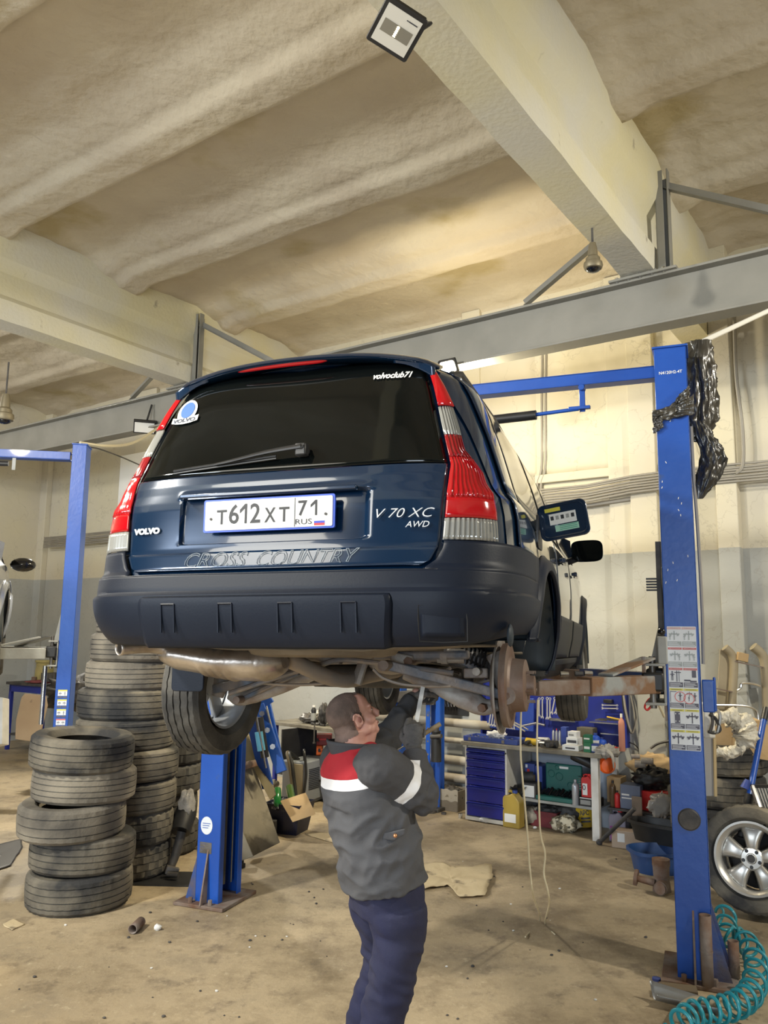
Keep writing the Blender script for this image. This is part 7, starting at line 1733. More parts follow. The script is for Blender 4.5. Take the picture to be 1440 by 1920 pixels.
# engine crane folded behind the panels
ec = thing('engine_crane', 'folded blue engine crane leaning beside the back bench', 'crane', fl(500, 1500))
ey = 7.2
def cr_(px, py, y=ey): return at(px, py, y)
part('mast', 'liftblue', ec, lambda b: b.bar(cr_(468, 1330), cr_(502, 1475, 7.3), .09, .09, up=(0, 1, 0)), bevel=.004)
part('leg_beam', 'liftblue', ec, lambda b: b.bar(cr_(487, 1322), cr_(528, 1448, 7.1), .09, .07, up=(0, 1, 0)), bevel=.004)
part('leg_beam', 'liftblue', ec, lambda b: b.bar(cr_(503, 1312, 7.3), cr_(532, 1445, 7.15), .03, .05, up=(0, 1, 0)), bevel=.004)
part('arm_joint', 'liftblue', ec, lambda b: b.bar(cr_(470, 1335), cr_(510, 1310), .06, .06, up=(0, 1, 0)), bevel=.004)
part('ram', 'black', ec, lambda b: b.cyl(cr_(486, 1345, 7.0), cr_(497, 1420, 7.0), .035, seg=14))
part('ram_sleeve', mat('pale_blue_label', (.10, .32, .48), .4), ec, lambda b: b.cyl(cr_(485.5, 1372, 6.985), cr_(491, 1407, 6.985), .037, seg=16))
part('ram_rod', 'bright', ec, lambda b: b.cyl(cr_(481, 1343, 6.95), cr_(499, 1440, 6.95), .008, seg=8))
for px, py in ((491, 1338), (501, 1369), (511, 1400)): part('pivot_bolt', 'bright', ec, lambda b: b.cyl(cr_(px, py, 7.06), cr_(px, py, 6.99), .024, seg=6))
part('brace', 'greypaint', ec, lambda b: b.bar(cr_(500, 1328, 7.15), cr_(522, 1412, 7.15), .01, .03, up=(0, 1, 0)))
part('base', 'darkmetal', ec, lambda b: b.box(Vector((cr_(490, 1480, 7.45).x, 7.45, .07)), (.3, .12, .12)), bevel=.004)
# leaning panels behind the left column
def lean(name, pts, ys, th, mt, lab, cat='panel'):
    V = [at(px, py, y) for (px, py), y in zip(pts, ys)]; n = len(V); nrm_ = Vector((-.2, -.95, .2))*th
    b = MB(); b.add(V+[v-nrm_ for v in V], [tuple(range(n))[::-1], tuple(range(n, 2*n))]+[(k, (k+1) % n, (k+1) % n+n, k+n) for k in range(n)])
    return tag(b.build(name, MT[mt] if isinstance(mt, str) else mt, wc=True, bevel=.003), lab, cat)
MT['undertray'] = mat('grimy_undertray', (.17, .15, .11), .7, col2=(.25, .22, .16), nscale=3, nfac=.9, col3=(.06, .05, .035), n3=2.2, t3=.50, bump=.15)
lean('undertray', [(436, 1445), (474, 1432), (497, 1500), (524, 1580), (470, 1607), (440, 1540)], (6.9, 7.2, 7.1, 6.9, 6.66, 6.8), .015, 'undertray', 'large grimy engine undertray leaning behind the left column')
lean('undertray', [(432, 1538), (448, 1545), (475, 1606), (452, 1614), (430, 1590)], (6.6, 6.6, 6.5, 6.45, 6.5), .012, mat('pale_undertray', (.26, .25, .22), .7, col2=(.15, .14, .11), nscale=6), 'small pale undertray piece leaning before the large one')
single('slot', 'black', 'dark rectangular slot in the small pale undertray', 'slot', lambda b: b.add([at(446, 1568, 6.50), at(453, 1568, 6.49), at(457, 1584, 6.47), at(450, 1585, 6.47)], [(0, 1, 2, 3)])) if False else None
lean('bumper_strip', [(446, 1376), (463, 1372), (488, 1440), (513, 1478), (516, 1490), (506, 1500), (470, 1432), (450, 1432)], (7.3, 7.3, 7.25, 7.2, 7.1, 7.1, 7.2, 7.3), .03, mat('gold_trim', (.34, .27, .13), .5, col2=(.24, .19, .10), nscale=6), 'golden beige bumper trim leaning over the undertray', 'trim')
lean('undertray_lip', [(437, 1434), (478, 1424), (482, 1436), (440, 1450)], (7.0, 7.12, 7.1, 6.98), .02, 'rust', 'brown metal strip across the top of the large undertray', 'strip')
heap('film_heap', bpy.data.materials['pale_film'], at(352, 1450, 6.9)*1, (.08, .08, .22), 'pale film bundle squeezed beside the winter tyres', 'film', 81, .4)
# floor litter near the tyre stacks
sa = thing('shock_strut', 'black suspension strut with a dirty boot lying by the winter tyres', 'machine part', fl(320, 1645))
part('strut_tube', 'darkmetal', sa, lambda b: b.tube([fl(320, 1640)+UP*.05, at(330, 1600, 6.3), at(341, 1560, 6.35)], [.028, .034, .036], 14))
part('strut_clevis', 'steel', sa, lambda b: (b.box(fl(322, 1646)+UP*.05, (.09, .05, .05), (0, .3, .3)), b.cyl(fl(314, 1650)+UP*.04, fl(334, 1652)+UP*.04, .018, seg=10)))
part('boot', 'black', sa, lambda b: b.tube([at(338, 1560, 6.35), at(348, 1525, 6.45), at(352, 1500, 6.5)], [.075, .085, .05], 18))
part('rag_wrap', 'cloth', sa, lambda b: b.grid(crumple(at(350, 1515, 6.42), .06, .05, .13, 83, .4), 20, 10), sharp=0)
single('floor_mat', 'black', 'black rubber mat on the floor under the suspension strut', 'mat', lambda b: b.prism([(-.28, -.16), (.25, -.18), (.27, .16), (-.26, .17)], .006, Matrix.Translation(fl(310, 1648))), bevel=.001)
single('pipe_offcut', 'rust', 'short rusty pipe offcut lying on the floor before the tyre stack', 'pipe', lambda b: b.cyl(fl(248, 1752)+UP*.028, fl(264, 1737)+UP*.028, .028, seg=18, caps=False), solid=.005)
single('white_stone', 'paper', 'small white crumpled paper beside the rusty pipe offcut', 'paper', lambda b: b.grid(crumple(fl(295, 1744)+UP*.015, .022, .018, .018, 3, .4), 12, 8), sharp=0)
single('rubber_bits', 'black', 'black metal bracket lying at the foot of the left column', 'bracket', lambda b: (b.bar(fl(437, 1630)+UP*.02, fl(456, 1626)+UP*.02, .06, .03), b.cyl(fl(452, 1626), fl(452, 1626)+UP*.05, .02, seg=10)))
random.seed(5); GB = MB()
for k in range(60):
    px, py = random.choice([(random.uniform(20, 640), random.uniform(1700, 1915)), (random.uniform(790, 1230), random.uniform(1590, 1915)), (random.uniform(450, 620), random.uniform(1600, 1800))]); p = fl(px, py); r = random.uniform(.003, .008)
    GB.grid(crumple(p+UP*r*.6, r*1.3, r, r*.7, k, .4), 8, 5, 0 if k % 4 else 1)
tag(GB.build('grit', [MT['darkmetal'], MT['white']], wc=True, sharp=0), 'crumbs of dark and pale grit scattered over the concrete floor', 'grit', None, 'stuff')
# flattened cardboard and mats on the floor
MT['cardfloor'] = mat('stained_cardboard', (.52, .42, .26), .85, col2=(.60, .50, .33), nscale=4, col3=(.13, .10, .07), n3=5, t3=.60, bump=.15)
def sheet(name, pts, mt, lab, cat, z=.012, amp=.02):
    P = [fl(*p) for p in pts]; c = sum(P, Vector())/len(P); b = MB(); n = 40; poly = [a.lerp(c, t/6) for a, c in zip(P, P[1:]+P[:1]) for t in range(6)]; m_ = len(poly); rings = 8; vs = []
    for i in range(rings+1):
        for q in poly:
            v = c.lerp(q, i/rings); r = noise.noise(v*14)*.012*(i == rings); d = (q-c).normalized()*r
            v = v+d; v.z = z+amp*abs(noise.noise(v*5))+amp*.5*abs(noise.noise(v*13)); vs.append(v)
    fs = [(i*m_+k, i*m_+(k+1) % m_, (i+1)*m_+(k+1) % m_, (i+1)*m_+k) for i in range(rings) for k in range(m_)]; b.add(vs, fs)
    return tag(b.build(name, MT[mt] if isinstance(mt, str) else mt, wc=True, sharp=0, solid=.004), lab, cat)
sheet('flattened_cardboard', [(772, 1672), (776, 1628), (815, 1622), (850, 1630), (922, 1628), (924, 1650), (910, 1683), (862, 1686), (838, 1664), (800, 1670)], 'cardfloor', 'crumpled stained cardboard sheet lying on the floor behind the mechanic', 'cardboard', .012, .035)
sheet('flattened_cardboard', [(572, 1565), (600, 1562), (650, 1566), (650, 1586), (610, 1577)], 'cardfloor', 'flat pale cardboard piece on the floor by the rubbish crate', 'cardboard', .006, .004)
sheet('dark_mat', [(-60, 1600), (40, 1575), (42, 1590), (20, 1625), (-60, 1650)], mat('dark_sheet', (.06, .055, .05), .5), 'dark flat sheet on the floor at the left edge', 'mat', .006, .004)
sheet('torn_card', [(5, 1735), (25, 1724), (45, 1734), (22, 1745)], 'cardfloor', 'small torn card scrap on the floor at the left', 'cardboard', .004, .006)
# hanging wires from the arm
def wire(name, pts, r, mt, lab, cat='wire'):
    b = MB(); b.tube(spline(pts, 8), r, 6); return tag(b.build(name, MT[mt], wc=True), lab, cat)
wire('hanging_wire', [at(977, 1325, 3.95), at(976, 1400, 3.96), at(978, 1440, 3.97), at(986, 1530, 3.97), at(990, 1580, 3.98), at(993, 1625, 3.99), at(1000, 1680, 4.0), fl(1012, 1728)+UP*.01, fl(985, 1760)+UP*.01], .0045, 'creamcable', 'left cream wire hanging from the brake disc down to the floor')
wire('hanging_wire', [at(1008, 1312, 4.0), at(1007, 1400, 4.0), at(1010, 1480, 4.02), at(1013, 1560, 4.05), at(1022, 1600, 4.08), at(1020, 1640, 4.1), at(1030, 1690, 4.12), fl(1022, 1735)+UP*.01, fl(1040, 1755)+UP*.01], .0045, 'creamcable', 'right cream wire hanging from the rusty lift arm down to the floor')
for k, (px, u, s) in enumerate(((1016, 0, 1), (1058, 0, 1), (1085, 0, 1), (1103, 0, 1), (1140, 0, 1))):
    c = at(px, 1262, 4.18+.05*k); c.z = ZA+.062; single('loose_socket', 'bright' if k % 2 else 'darkmetal', ORD[k]+' small socket from the left lying on the rusty lift arm', 'socket', lambda b: b.cyl(c-Vector((.02, 0, 0)), c+Vector((.022, .0, 0)), .014, .011, 10), 'sockets lying on the lift arm')
# cable loops hanging right of the tool board
for k in range(2):
    wire('cable_coil', [wl(1166+2*k, 1290, 7.62-.01*k), wl(1170+3*k, 1330, 7.6-.01*k), wl(1180+2*k, 1368, 7.6), wl(1186+k, 1372, 7.6), wl(1192, 1350, 7.6), wl(1186-k, 1310, 7.62), wl(1180, 1290, 7.63)], .010, 'cable' if k % 2 else 'black', ['outer black loop', 'inner grey loop'][k]+' of hose hanging at the right end of the tool board', 'hose')
wire('cord_loop', [at(1228, 1305, 5.2), at(1216, 1312, 5.2), at(1209, 1325, 5.2), at(1214, 1331, 5.2), at(1222, 1322, 5.2), at(1229, 1305, 5.2)], .007, 'red', 'small red cord loop hanging below the lift carriage', 'cord')
wire('hanging_rope', [at(1229, 1300, 5.2), at(1233, 1316, 5.2), at(1246, 1345, 5.2)], .008, 'creamcable', 'pale cord hanging beside the red loop', 'cord')
wire('wall_hose', [wl(1220, 1403, 7.6), wl(1235, 1394, 7.6), wl(1262, 1388, 7.6)], .012, 'darkmetal', 'dark hose arching out beside the right column', 'hose')
wire('black_lead', [wl(1180, 1392, 7.65), wl(1192, 1398, 7.65), wl(1198, 1412, 7.65), wl(1192, 1450, 7.6)], .005, 'black', 'thin black lead hanging below the tool board', 'lead')
# ---- things right of the column
RB = lambda px, py, Y: at(px, py, Y)
def bullbar(px_, lab, pts, Y, r=.045, extra=None):
    t = thing('bull_bar', lab, 'bumper', at(pts[-1][0], pts[-1][1], Y)); b = MB(); b.tube(spline([at(p[0], p[1], Y) for p in pts], 6), r, 12, squash=.55); b.build('curved_post', MT['beige'], t, wc=True)
    return t
Yb = 6.95
bg = thing('roof_rack', 'old beige bumper frame with curved posts standing at the right wall', 'bumper', at(1385, 1430, Yb))
part('curved_post', 'beige', bg, lambda b: b.tube(spline([at(1359, 1214, Yb), at(1372, 1228, Yb), at(1376, 1250, Yb), at(1373, 1300, Yb), at(1368, 1360, Yb)], 6), .035, 12))
part('curved_post', 'beige', bg, lambda b: b.tube(spline([at(1412, 1212, Yb), at(1430, 1230, Yb), at(1436, 1262, Yb), at(1439, 1330, Yb)], 6), .040, 12))
part('flat_bar', 'beige', bg, lambda b: b.bar(at(1361, 1218, Yb+.03), at(1352, 1365, Yb+.03), .10, .012, up=(0, 1, 0)))
part('cross_strip', 'rust', bg, lambda b: b.bar(at(1328, 1288, Yb-.02), at(1372, 1297, Yb-.02), .03, .01))
part('cross_strip', 'rust', bg, lambda b: b.bar(at(1376, 1240, Yb-.02), at(1430, 1251, Yb-.02), .03, .01))
part('end_bracket', 'card', bg, lambda b: b.box(at(1392, 1232, Yb-.03), (.10, .03, .07), (0, .2, .2)), bevel=.004)
ch = thing('seat_frame', 'grey panel with a bent chrome tube leaning on the right wall', 'panel', at(1400, 1370, 7.1))
part('panel', 'greypaint', ch, lambda b: b.add([at(1382, 1293, 7.12), at(1422, 1290, 7.12), at(1424, 1370, 7.0), at(1382, 1368, 7.0)]+[v+Vector((0, .012, 0)) for v in (at(1382, 1293, 7.12), at(1422, 1290, 7.12), at(1424, 1370, 7.0), at(1382, 1368, 7.0))], [(3, 2, 1, 0), (4, 5, 6, 7), (0, 1, 5, 4), (1, 2, 6, 5), (2, 3, 7, 6), (3, 0, 4, 7)]), bevel=.003)
part('bent_tube', 'bright', ch, lambda b: b.tube(spline([at(1338, 1322, 6.9), at(1390, 1323, 6.9), at(1412, 1328, 6.9), at(1421, 1340, 6.9), at(1422, 1375, 6.9)], 6), .010, 8))
part('bent_tube', 'bright', ch, lambda b: b.tube(spline([at(1380, 1295, 6.95), at(1388, 1290, 6.95), at(1392, 1281, 6.95), at(1412, 1282, 6.95), at(1425, 1286, 6.95)], 6), .012, 8))
# board, cartons, bubble wrap on top of the tyre stack
single('sheet_board', mat('frosted_board', (.27, .26, .25), .5, col2=(.36, .36, .37), nscale=3), 'grey worn board with a wooden edge hanging right of the column', 'board', lambda b: b.box(at(1318, 1432, 5.75), (.15, .03, .43), (radians(4), 0, 0)), bevel=.003)
single('board_edge', mat('pale_wood', (.45, .34, .18), .7), 'thin wooden edge strip beside the grey board', 'strip', lambda b: b.box(at(1339, 1432, 5.74), (.018, .04, .43), (radians(4), 0, 0)))
tops = .945
t = thing('cardboard_box', 'open cardboard box resting on the tyres behind the right column', 'box', Vector((RST.x+.06, RST.y-.12, tops)), radians(-12))
b = MB(); b.box((0, 0, .10), (.40, .30, .20)); b.build('carton', MT['card'], t, bevel=.003)
b = MB(); b.add([(-.02, -.155, -.06), (.24, -.19, -.09), (.26, -.16, .17), (.0, -.152, .20), (-.02, -.151, -.06), (.24, -.186, -.09), (.26, -.156, .17), (.0, -.148, .20)], [(3, 2, 1, 0), (4, 5, 6, 7), (0, 1, 5, 4), (1, 2, 6, 5), (2, 3, 7, 6), (3, 0, 4, 7)]); b.build('hanging_flap', MT['card'], t)
bwm = mat('bubble_wrap', (.66, .62, .52), .25, coat=.5, bump=.8, bscale=45)
BWP = ([at(1352+36*cos(t)+9, 1371-34*sin(t)+6, 5.85)+Vector((0, .03*noise.noise((t*3, 0, 0)), .01*noise.noise((t*9, 1, 0)))) for t in [-2.2+4.6*k/40 for k in range(41)]], [.034+.016*noise.noise((k*.9, 5, 0))+.05*exp(-((k-22)/9)**2)+.014*noise.noise((k*.35, 9, 0)) for k in range(41)])
def fbw(i, j):
    k = min(int(i*40), 39); p = BWP[0][k].lerp(BWP[0][k+1], i*40-k); r = BWP[1][k]; t_ = (BWP[0][k+1]-BWP[0][k]).normalized(); e1 = Vector((0, 1, 0)); e2 = t_.cross(e1).normalized(); a = 2*pi*j
    d = e1*cos(a)+e2*sin(a); q = p+d*r; return q+d*r*(.45*noise.noise(q*16)+.30*noise.noise(q*38))
single('bubble_wrap', bwm, 'rolled bubble wrap looped over the cardboard box', 'bubble wrap', lambda b: b.grid(fbw, 110, 36), sharp=0)
# hoses / pipes cluster on the back of the column
for k, (pts, mt_) in enumerate((([(1327, 1330), (1345, 1332), (1350, 1345), (1345, 1372), (1338, 1372)], 'bright'), ([(1330, 1340), (1342, 1348), (1350, 1368), (1340, 1374), (1328, 1372)], 'black'), ([(1333, 1330), (1336, 1352), (1332, 1372)], 'darkmetal'))):
    wire('hydraulic_hose', [at(x, y, 5.2) for x, y in pts], .010, mt_, ['bright bent hydraulic pipe right of the column', 'black hydraulic hose right of the column', 'dark straight hydraulic pipe right of the column'][k], 'hose')
single('pump_unit', 'white', 'white edged hydraulic pump box behind the right column', 'pump', lambda b: b.box(at(1326, 1350, 5.3), (.07, .08, .22)), bevel=.01)
# long grey cable down from the column top
LF = mworld(lift)
wire('grey_cable', [at(1296, 800, 4.62), at(1300, 880, 4.62), at(1306, 960, 4.62), at(1312, 1050, 4.62), at(1317, 1150, 4.62), at(1319, 1245, 4.62)], .010, 'cable', 'grey flexible conduit running down beside the right column', 'cable')
wire('wall_cable', [at(1300, 810, 4.9), at(1310, 850, 4.9), at(1330, 885, 4.9), at(1345, 890, 5.2)], .007, 'creamcable', 'thin cable looping from the column to the wall bundle', 'cable')
# black plastic wrapped over the column top
def bag(b, C, ax, radii, seed, ripple=.25, n=34, m=60):
    P = spline(C, 6); L_ = len(P); R_ = [radii[0]]*0
    def f(i, j):
        t = i*(len(C)-1); k = min(int(t), len(C)-2); r = radii[k]+(radii[k+1]-radii[k])*(t-k); q_ = min(i*(L_-1), L_-1.0001); p = P[int(q_)].lerp(P[int(q_)+1], q_-int(q_))
        a = 2*pi*j; rr_ = r*(1+ripple*noise.noise((2*cos(a), 2*sin(a), seed+i*2.0))+.35*noise.noise((6*cos(a), 6*sin(a), seed*3+i*1.2)))
        v = p+ax[0]*cos(a)*rr_+ax[1]*sin(a)*rr_*.6; n_ = noise.noise(Vector((v.x*38, v.y*38, v.z*11)))
        return v+(v-p)*(.55*(.25-abs(n_)))
    b.grid(f, m, n*2)
AX = (Vector((1, -.2, 0)), Vector((.2, 1, 0)))
blk = mat('black_film', (.012, .012, .012), .30, col2=(.10, .085, .06), nscale=4, nfac=.5, coat=.5, bump=.6, bscale=9, stretch=(3, 3, .5))
pb = thing('plastic_wrap', 'torn black plastic film tied around the top of the right column', 'plastic film', at(1300, 700, 4.62))
part('hanging_film', blk, pb, lambda b: bag(b, [at(1312, 640, 4.66), at(1312, 690, 4.66), at(1318, 740, 4.66), at(1313, 790, 4.66), at(1306, 828, 4.66)], AX, [.06, .085, .07, .075, .02], 1), sharp=0)
part('film_tail', blk, pb, lambda b: bag(b, [at(1310, 790, 4.62), at(1322, 820, 4.62), at(1336, 860, 4.62), at(1325, 900, 4.62), at(1312, 935, 4.62)], AX, [.03, .05, .065, .06, .015], 5), sharp=0)
def band(i, j):
    x = -CW/2-.02+(CW+.05)*i; z = 3.03+.055*(j-.5)*(1+1.1*i)+.012*noise.noise((i*7, j*3, 2))+(.05*i*i); y = -CD/2-.014-.014*noise.noise((i*9, j*5, 0))-.01*sin(pi*j)
    return LF @ Vector((half+x, y, z))
part('film_band', blk, pb, lambda b: b.grid(band, 44, 14), sharp=0, solid=.004)
part('film_drape', blk, pb, lambda b: b.grid(lambda i, j: LF @ Vector((half+CW/2+.01-.11*j*(1-i*.3)+.02*noise.noise((i*5, j*5, 1)), -CD/2-.018-.012*noise.noise((i*7, j*7, 9)), 3.05+.14*i*(1-.6*j)+.01*noise.noise((i*8, j*4, 0)))), 20, 16), sharp=0, solid=.003)
part('film_scrap', blk, pb, lambda b: b.grid(lambda i, j: LF @ Vector((half-CW/2-.018+.055*i+.01*noise.noise((i*5, j*5, 1)), -CD/2-.02-.012*noise.noise((i*7, j*7, 9)), 3.01-.09*j*(1-.4*i)+.01*noise.noise((i*8, j*4, 0)))), 14, 14), sharp=0, solid=.003)
# blue jack handle and radiator leaning on the right
jh = thing('jack_handle', 'long blue jack handle with black grips leaning over the alloy wheel', 'jack handle', at(1370, 1560, 5.3))
part('grip', 'black', jh, lambda b: b.cyl(at(1437, 1328, 6.0), at(1432, 1350, 5.96), .024, seg=14))
part('tube', 'liftblue', jh, lambda b: b.cyl(at(1432, 1350, 5.96), at(1405, 1492, 5.7), .021, seg=14))
part('grip', 'black', jh, lambda b: b.cyl(at(1405, 1490, 5.7), at(1391, 1570, 5.62), .030, seg=14))
part('release_knob', 'boxblue', jh, lambda b: b.cyl(at(1396, 1478, 5.72), at(1402, 1462, 5.72), .03, .018, 10))
ra = thing('radiator', 'finned radiator leaning behind the alloy wheel at the right edge', 'radiator', at(1425, 1540, 5.5))
part('core', 'greypaint', ra, lambda b: b.add([at(1412, 1476, 5.6), at(1480, 1476, 5.6), at(1480, 1545, 5.45), at(1437, 1545, 5.45)]+[v+Vector((0, .03, 0)) for v in (at(1412, 1476, 5.6), at(1480, 1476, 5.6), at(1480, 1545, 5.45), at(1437, 1545, 5.45))], [(3, 2, 1, 0), (4, 5, 6, 7), (0, 1, 5, 4), (1, 2, 6, 5), (2, 3, 7, 6), (3, 0, 4, 7)]))
for k in range(12): part('fin', 'steel', ra, lambda b: b.bar(at(1416+5.5*k, 1478, 5.59), at(1440+5.2*k, 1544, 5.44), .006, .008))
part('end_tank', 'bright', ra, lambda b: b.bar(at(1410, 1474, 5.6), at(1436, 1548, 5.44), .018, .03)); part('top_rail', 'black', ra, lambda b: b.bar(at(1408, 1474, 5.6), at(1482, 1474, 5.6), .02, .02))
# coiled teal air hose and steel chute at the bottom right
ah = thing('air_hose', 'teal spiral air hose coiled on the floor at the bottom right', 'hose', fl(1400, 1860))
path = spline([fl(1362, 1752)+UP*.12, fl(1368, 1790)+UP*.10, fl(1398, 1800)+UP*.10, fl(1420, 1840)+UP*.09, fl(1412, 1890)+UP*.08, fl(1385, 1915)+UP*.075, fl(1345, 1925)+UP*.07, fl(1300, 1935)+UP*.07, fl(1270, 1960)+UP*.07], 30)
def helix(path, R_, turns):
    out = []; n = len(path); ref = None
    for i, p in enumerate(path):
        t = (path[min(i+1, n-1)]-path[max(i-1, 0)]).normalized(); s_ = t.cross(UP).normalized(); u2 = s_.cross(t)
        a = 2*pi*turns*i/(n-1); out.append(p+s_*cos(a)*R_+u2*sin(a)*R_)
    return out
dense = []; 
for a, c in zip(path, path[1:]): dense += [a.lerp(c, k/2) for k in range(2)]
part('spiral', 'teal', ah, lambda b: b.tube(helix(dense, .055, 20), .009, 8), sharp=0)
part('tail', 'teal', ah, lambda b: b.tube(spline([fl(1352, 1775)+UP*.02, fl(1345, 1768)+UP*.06, fl(1358, 1745)+UP*.10, fl(1352, 1735)+UP*.11], 6), .0075, 8))
pch = fl(1240, 1885); c_ = thing('steel_chute', 'bent grey sheet metal chute lying at the foot of the right column', 'sheet metal', pch)
part('trough', mat('galvanised', (.33, .34, .35), .4, metal=.6, col2=(.22, .22, .22), nscale=5), c_, lambda b: b.grid(lambda i, j: fl(1222+120*i, 1878+26*i)*1+Vector((0, -.03+.10*(j-.5), .05*(2*j-1)**2+.01+.03*(1-i)*j)), 16, 10), solid=.004)
part('handle_tube', 'beige', c_, lambda b: b.tube(spline([fl(1268, 1925)+UP*.04, fl(1285, 1905)+UP*.05, fl(1310, 1897)+UP*.05, fl(1345, 1905)+UP*.04], 6), .020, 10))
single('wooden_block', mat('dirty_wood', (.16, .12, .07), .8, col2=(.09, .07, .05), nscale=6), 'dark timber block by the foot of the right column', 'block', lambda b: b.box(fl(1272, 1872)+UP*.03, (.18, .08, .05), (0, 0, -.25)), bevel=.004)
single('blue_cap', 'boxblue', 'small blue plastic cap on the floor left of the column foot', 'cap', lambda b: b.cyl(fl(1231, 1838), fl(1231, 1838)+UP*.012, .022, seg=14))
# ---- lamps
fld = thing('floodlight', 'square black floodlight under the right roof beam near the top of the frame', 'lamp')
FL = at(744, 56, 2.95)
nz_ = (CAMP-FL).normalized()*.55+Vector((-.10, -.12, -.75)); nz_.normalize()
xa = ((at(800, 118-50, 2.95)-at(745, 0, 2.95))); xa = (xa-nz_*xa.dot(nz_)).normalized()
FM = frame(FL, xa, ydir=nz_.cross(xa)); fld.matrix_basis = FM
S_ = .155
b = MB(); b.prism(rrect(S_+.035, S_+.035, .012), .012, Matrix.Translation((0, 0, -.006))); b.box((0, 0, -.022), (S_+.02, S_+.02, .035)); b.build('frame', MT['black'], fld, bevel=.003)
b = MB(); b.box((0, 0, .0072), (S_, S_, .002)); b.build('reflector', mat('lamp_reflector', (.62, .60, .54), .4), fld)
b = MB(); b.box((0, -.004, .0085), (S_*.82, .052, .002)); b.build('led_window', mat('lamp_window', (.30, .29, .25), .3, metal=.5), fld)
b = MB()
for k in range(6): b.sphere((0, -.024+.008*k, .010), (.006, .003, .002), 8)
b.build('led_row', mat('led_glow', (1, .9, .5), .3, emit=(1, .86, .50), estr=14), fld)
b = MB(); b.box((.045, S_*.36, .0085), (.04, .005, .001)); b.box((.02, S_*.36, .0085), (.008, .004, .001)); b.build('printed_label', MT['ink'], fld)
for k in range(7): b = MB(); b.box((-.06+.02*k, 0, -.048), (.004, S_*.8, .03)); b.build('cooling_fin', MT['black'], fld)
b = MB(); b.tube(spline([(S_*.58, S_*.35, -.01), (S_*.75, S_*.45, -.06), (S_*.72, .0, -.16), (S_*.6, -S_*.3, -.03)], 5), .007, 6); b.build('stirrup', MT['black'], fld)
b = MB(); p_end = rc(FL.dot(RU), -1.79, ZB); b.tube([FM @ Vector((0, 0, -.05)), (FM @ Vector((0, 0, -.10))).lerp(p_end, .5), p_end], .012, 8); b.build('mount_arm', MT['black'], fld, wc=True)
l2_ = thing('floodlight', 'bright switched-on floodlight glowing above the right end of the car roof', 'lamp', LAMP)
xl = RW; zl = (Vector((-.2, -.75, -.55))).normalized(); LMt = frame(LAMP, RW, ydir=zl.cross(RW)); l2_.matrix_basis = LMt
b = MB(); b.prism(rrect(.17, .13, .010), .03, Matrix.Translation((0, 0, -.03))); b.build('frame', MT['black'], l2_, bevel=.004)
b = MB(); b.prism(rrect(.14, .10, .02), .004, Matrix.Translation((0, 0, .0))); b.build('lit_lens', mat('lamp_lens_lit', (1, 1, .9), .4, emit=(1, .90, .62), estr=45), l2_)
b = MB(); b.tube([LMt @ Vector((0, 0, -.03)), LAMP+RU*.12+UP*.03, Vector((LAMP.x, LAMP.y, 0))+RU*.16+UP*4.11], .010, 8); b.build('bracket', MT['black'], l2_, wc=True)
l3 = thing('floodlight', 'small unlit floodlight under the far girder left of the car roof', 'lamp', at(272, 800, 9.2))
b = MB(); b.box((0, 0, 0), (.26, .05, .16), (radians(35), 0, .3)); b.build('frame', MT['black'], l3, bevel=.005)
b = MB(); b.box((0, -.024, -.018), (.22, .01, .12), (radians(35), 0, .3)); b.build('lens', MT['paper'], l3)
b = MB(); b.cyl((0, .02, .03), (.05, .05, .28), .012, seg=6); b.build('bracket', MT['black'], l3)
def bell(px, py, Y, lab, s=1.0):
    t = thing('pendant_lamp', lab, 'lamp', at(px, py, Y)); b = MB()
    b.lathe([(.0, .16), (.022, .155), (.030, .12), (.034, .06), (.048, .045), (.05, .02), (.062, .012), (.066, -.012), (.060, -.030), (.050, -.034)], 24, Matrix.Scale(s, 4)); b.build('socket', mat('old_brass', (.20, .17, .11), .5, metal=.4) if 'old_brass' not in bpy.data.materials else bpy.data.materials['old_brass'], t)
    b = MB(); b.lathe([(.050, -.030), (.042, -.045), (.020, -.055), (0, -.057)], 20, Matrix.Scale(s, 4)); b.build('glass_lens', MT['blackgloss'], t)
    b = MB(); b.cyl((0, 0, .14*s), (0, 0, .5), .008, seg=8); b.build('stem', MT['darkmetal'], t)
    return t
bell(1112, 496, 5.2, 'old brass lamp socket hanging left of the right beam end'); bell(8, 780, 7.0, 'pale old lamp socket hanging at the left edge', 1.3)
wire('ceiling_cable', [at(150, 830, 7.3), at(200, 836, 7.6), at(250, 830, 8.2), at(300, 800, 8.8)], .014, 'creamcable', 'thick pale cable sagging from the left column top', 'cable')
wire('thin_cable', [at(168, 838, 7.3), at(190, 843, 7.6), at(230, 858, 8.4), at(262, 872, 9.2)], .008, 'darkmetal', 'thin dark cable running from the left column to the wall', 'cable')
# white sign-like panel on the wall left of the tail lamp
single('wall_cabinet', 'paper', 'white cabinet on the back wall peeking left of the tail lamp', 'cabinet', lambda b: (lambda a, c: rb(b, a.dot(RW), c.dot(RW)+.35, UB-.16, UB-.01, c.z-.35, a.z))(wl(232, 856, UB-.1), wl(256, 905, UB-.1)), bevel=.01)
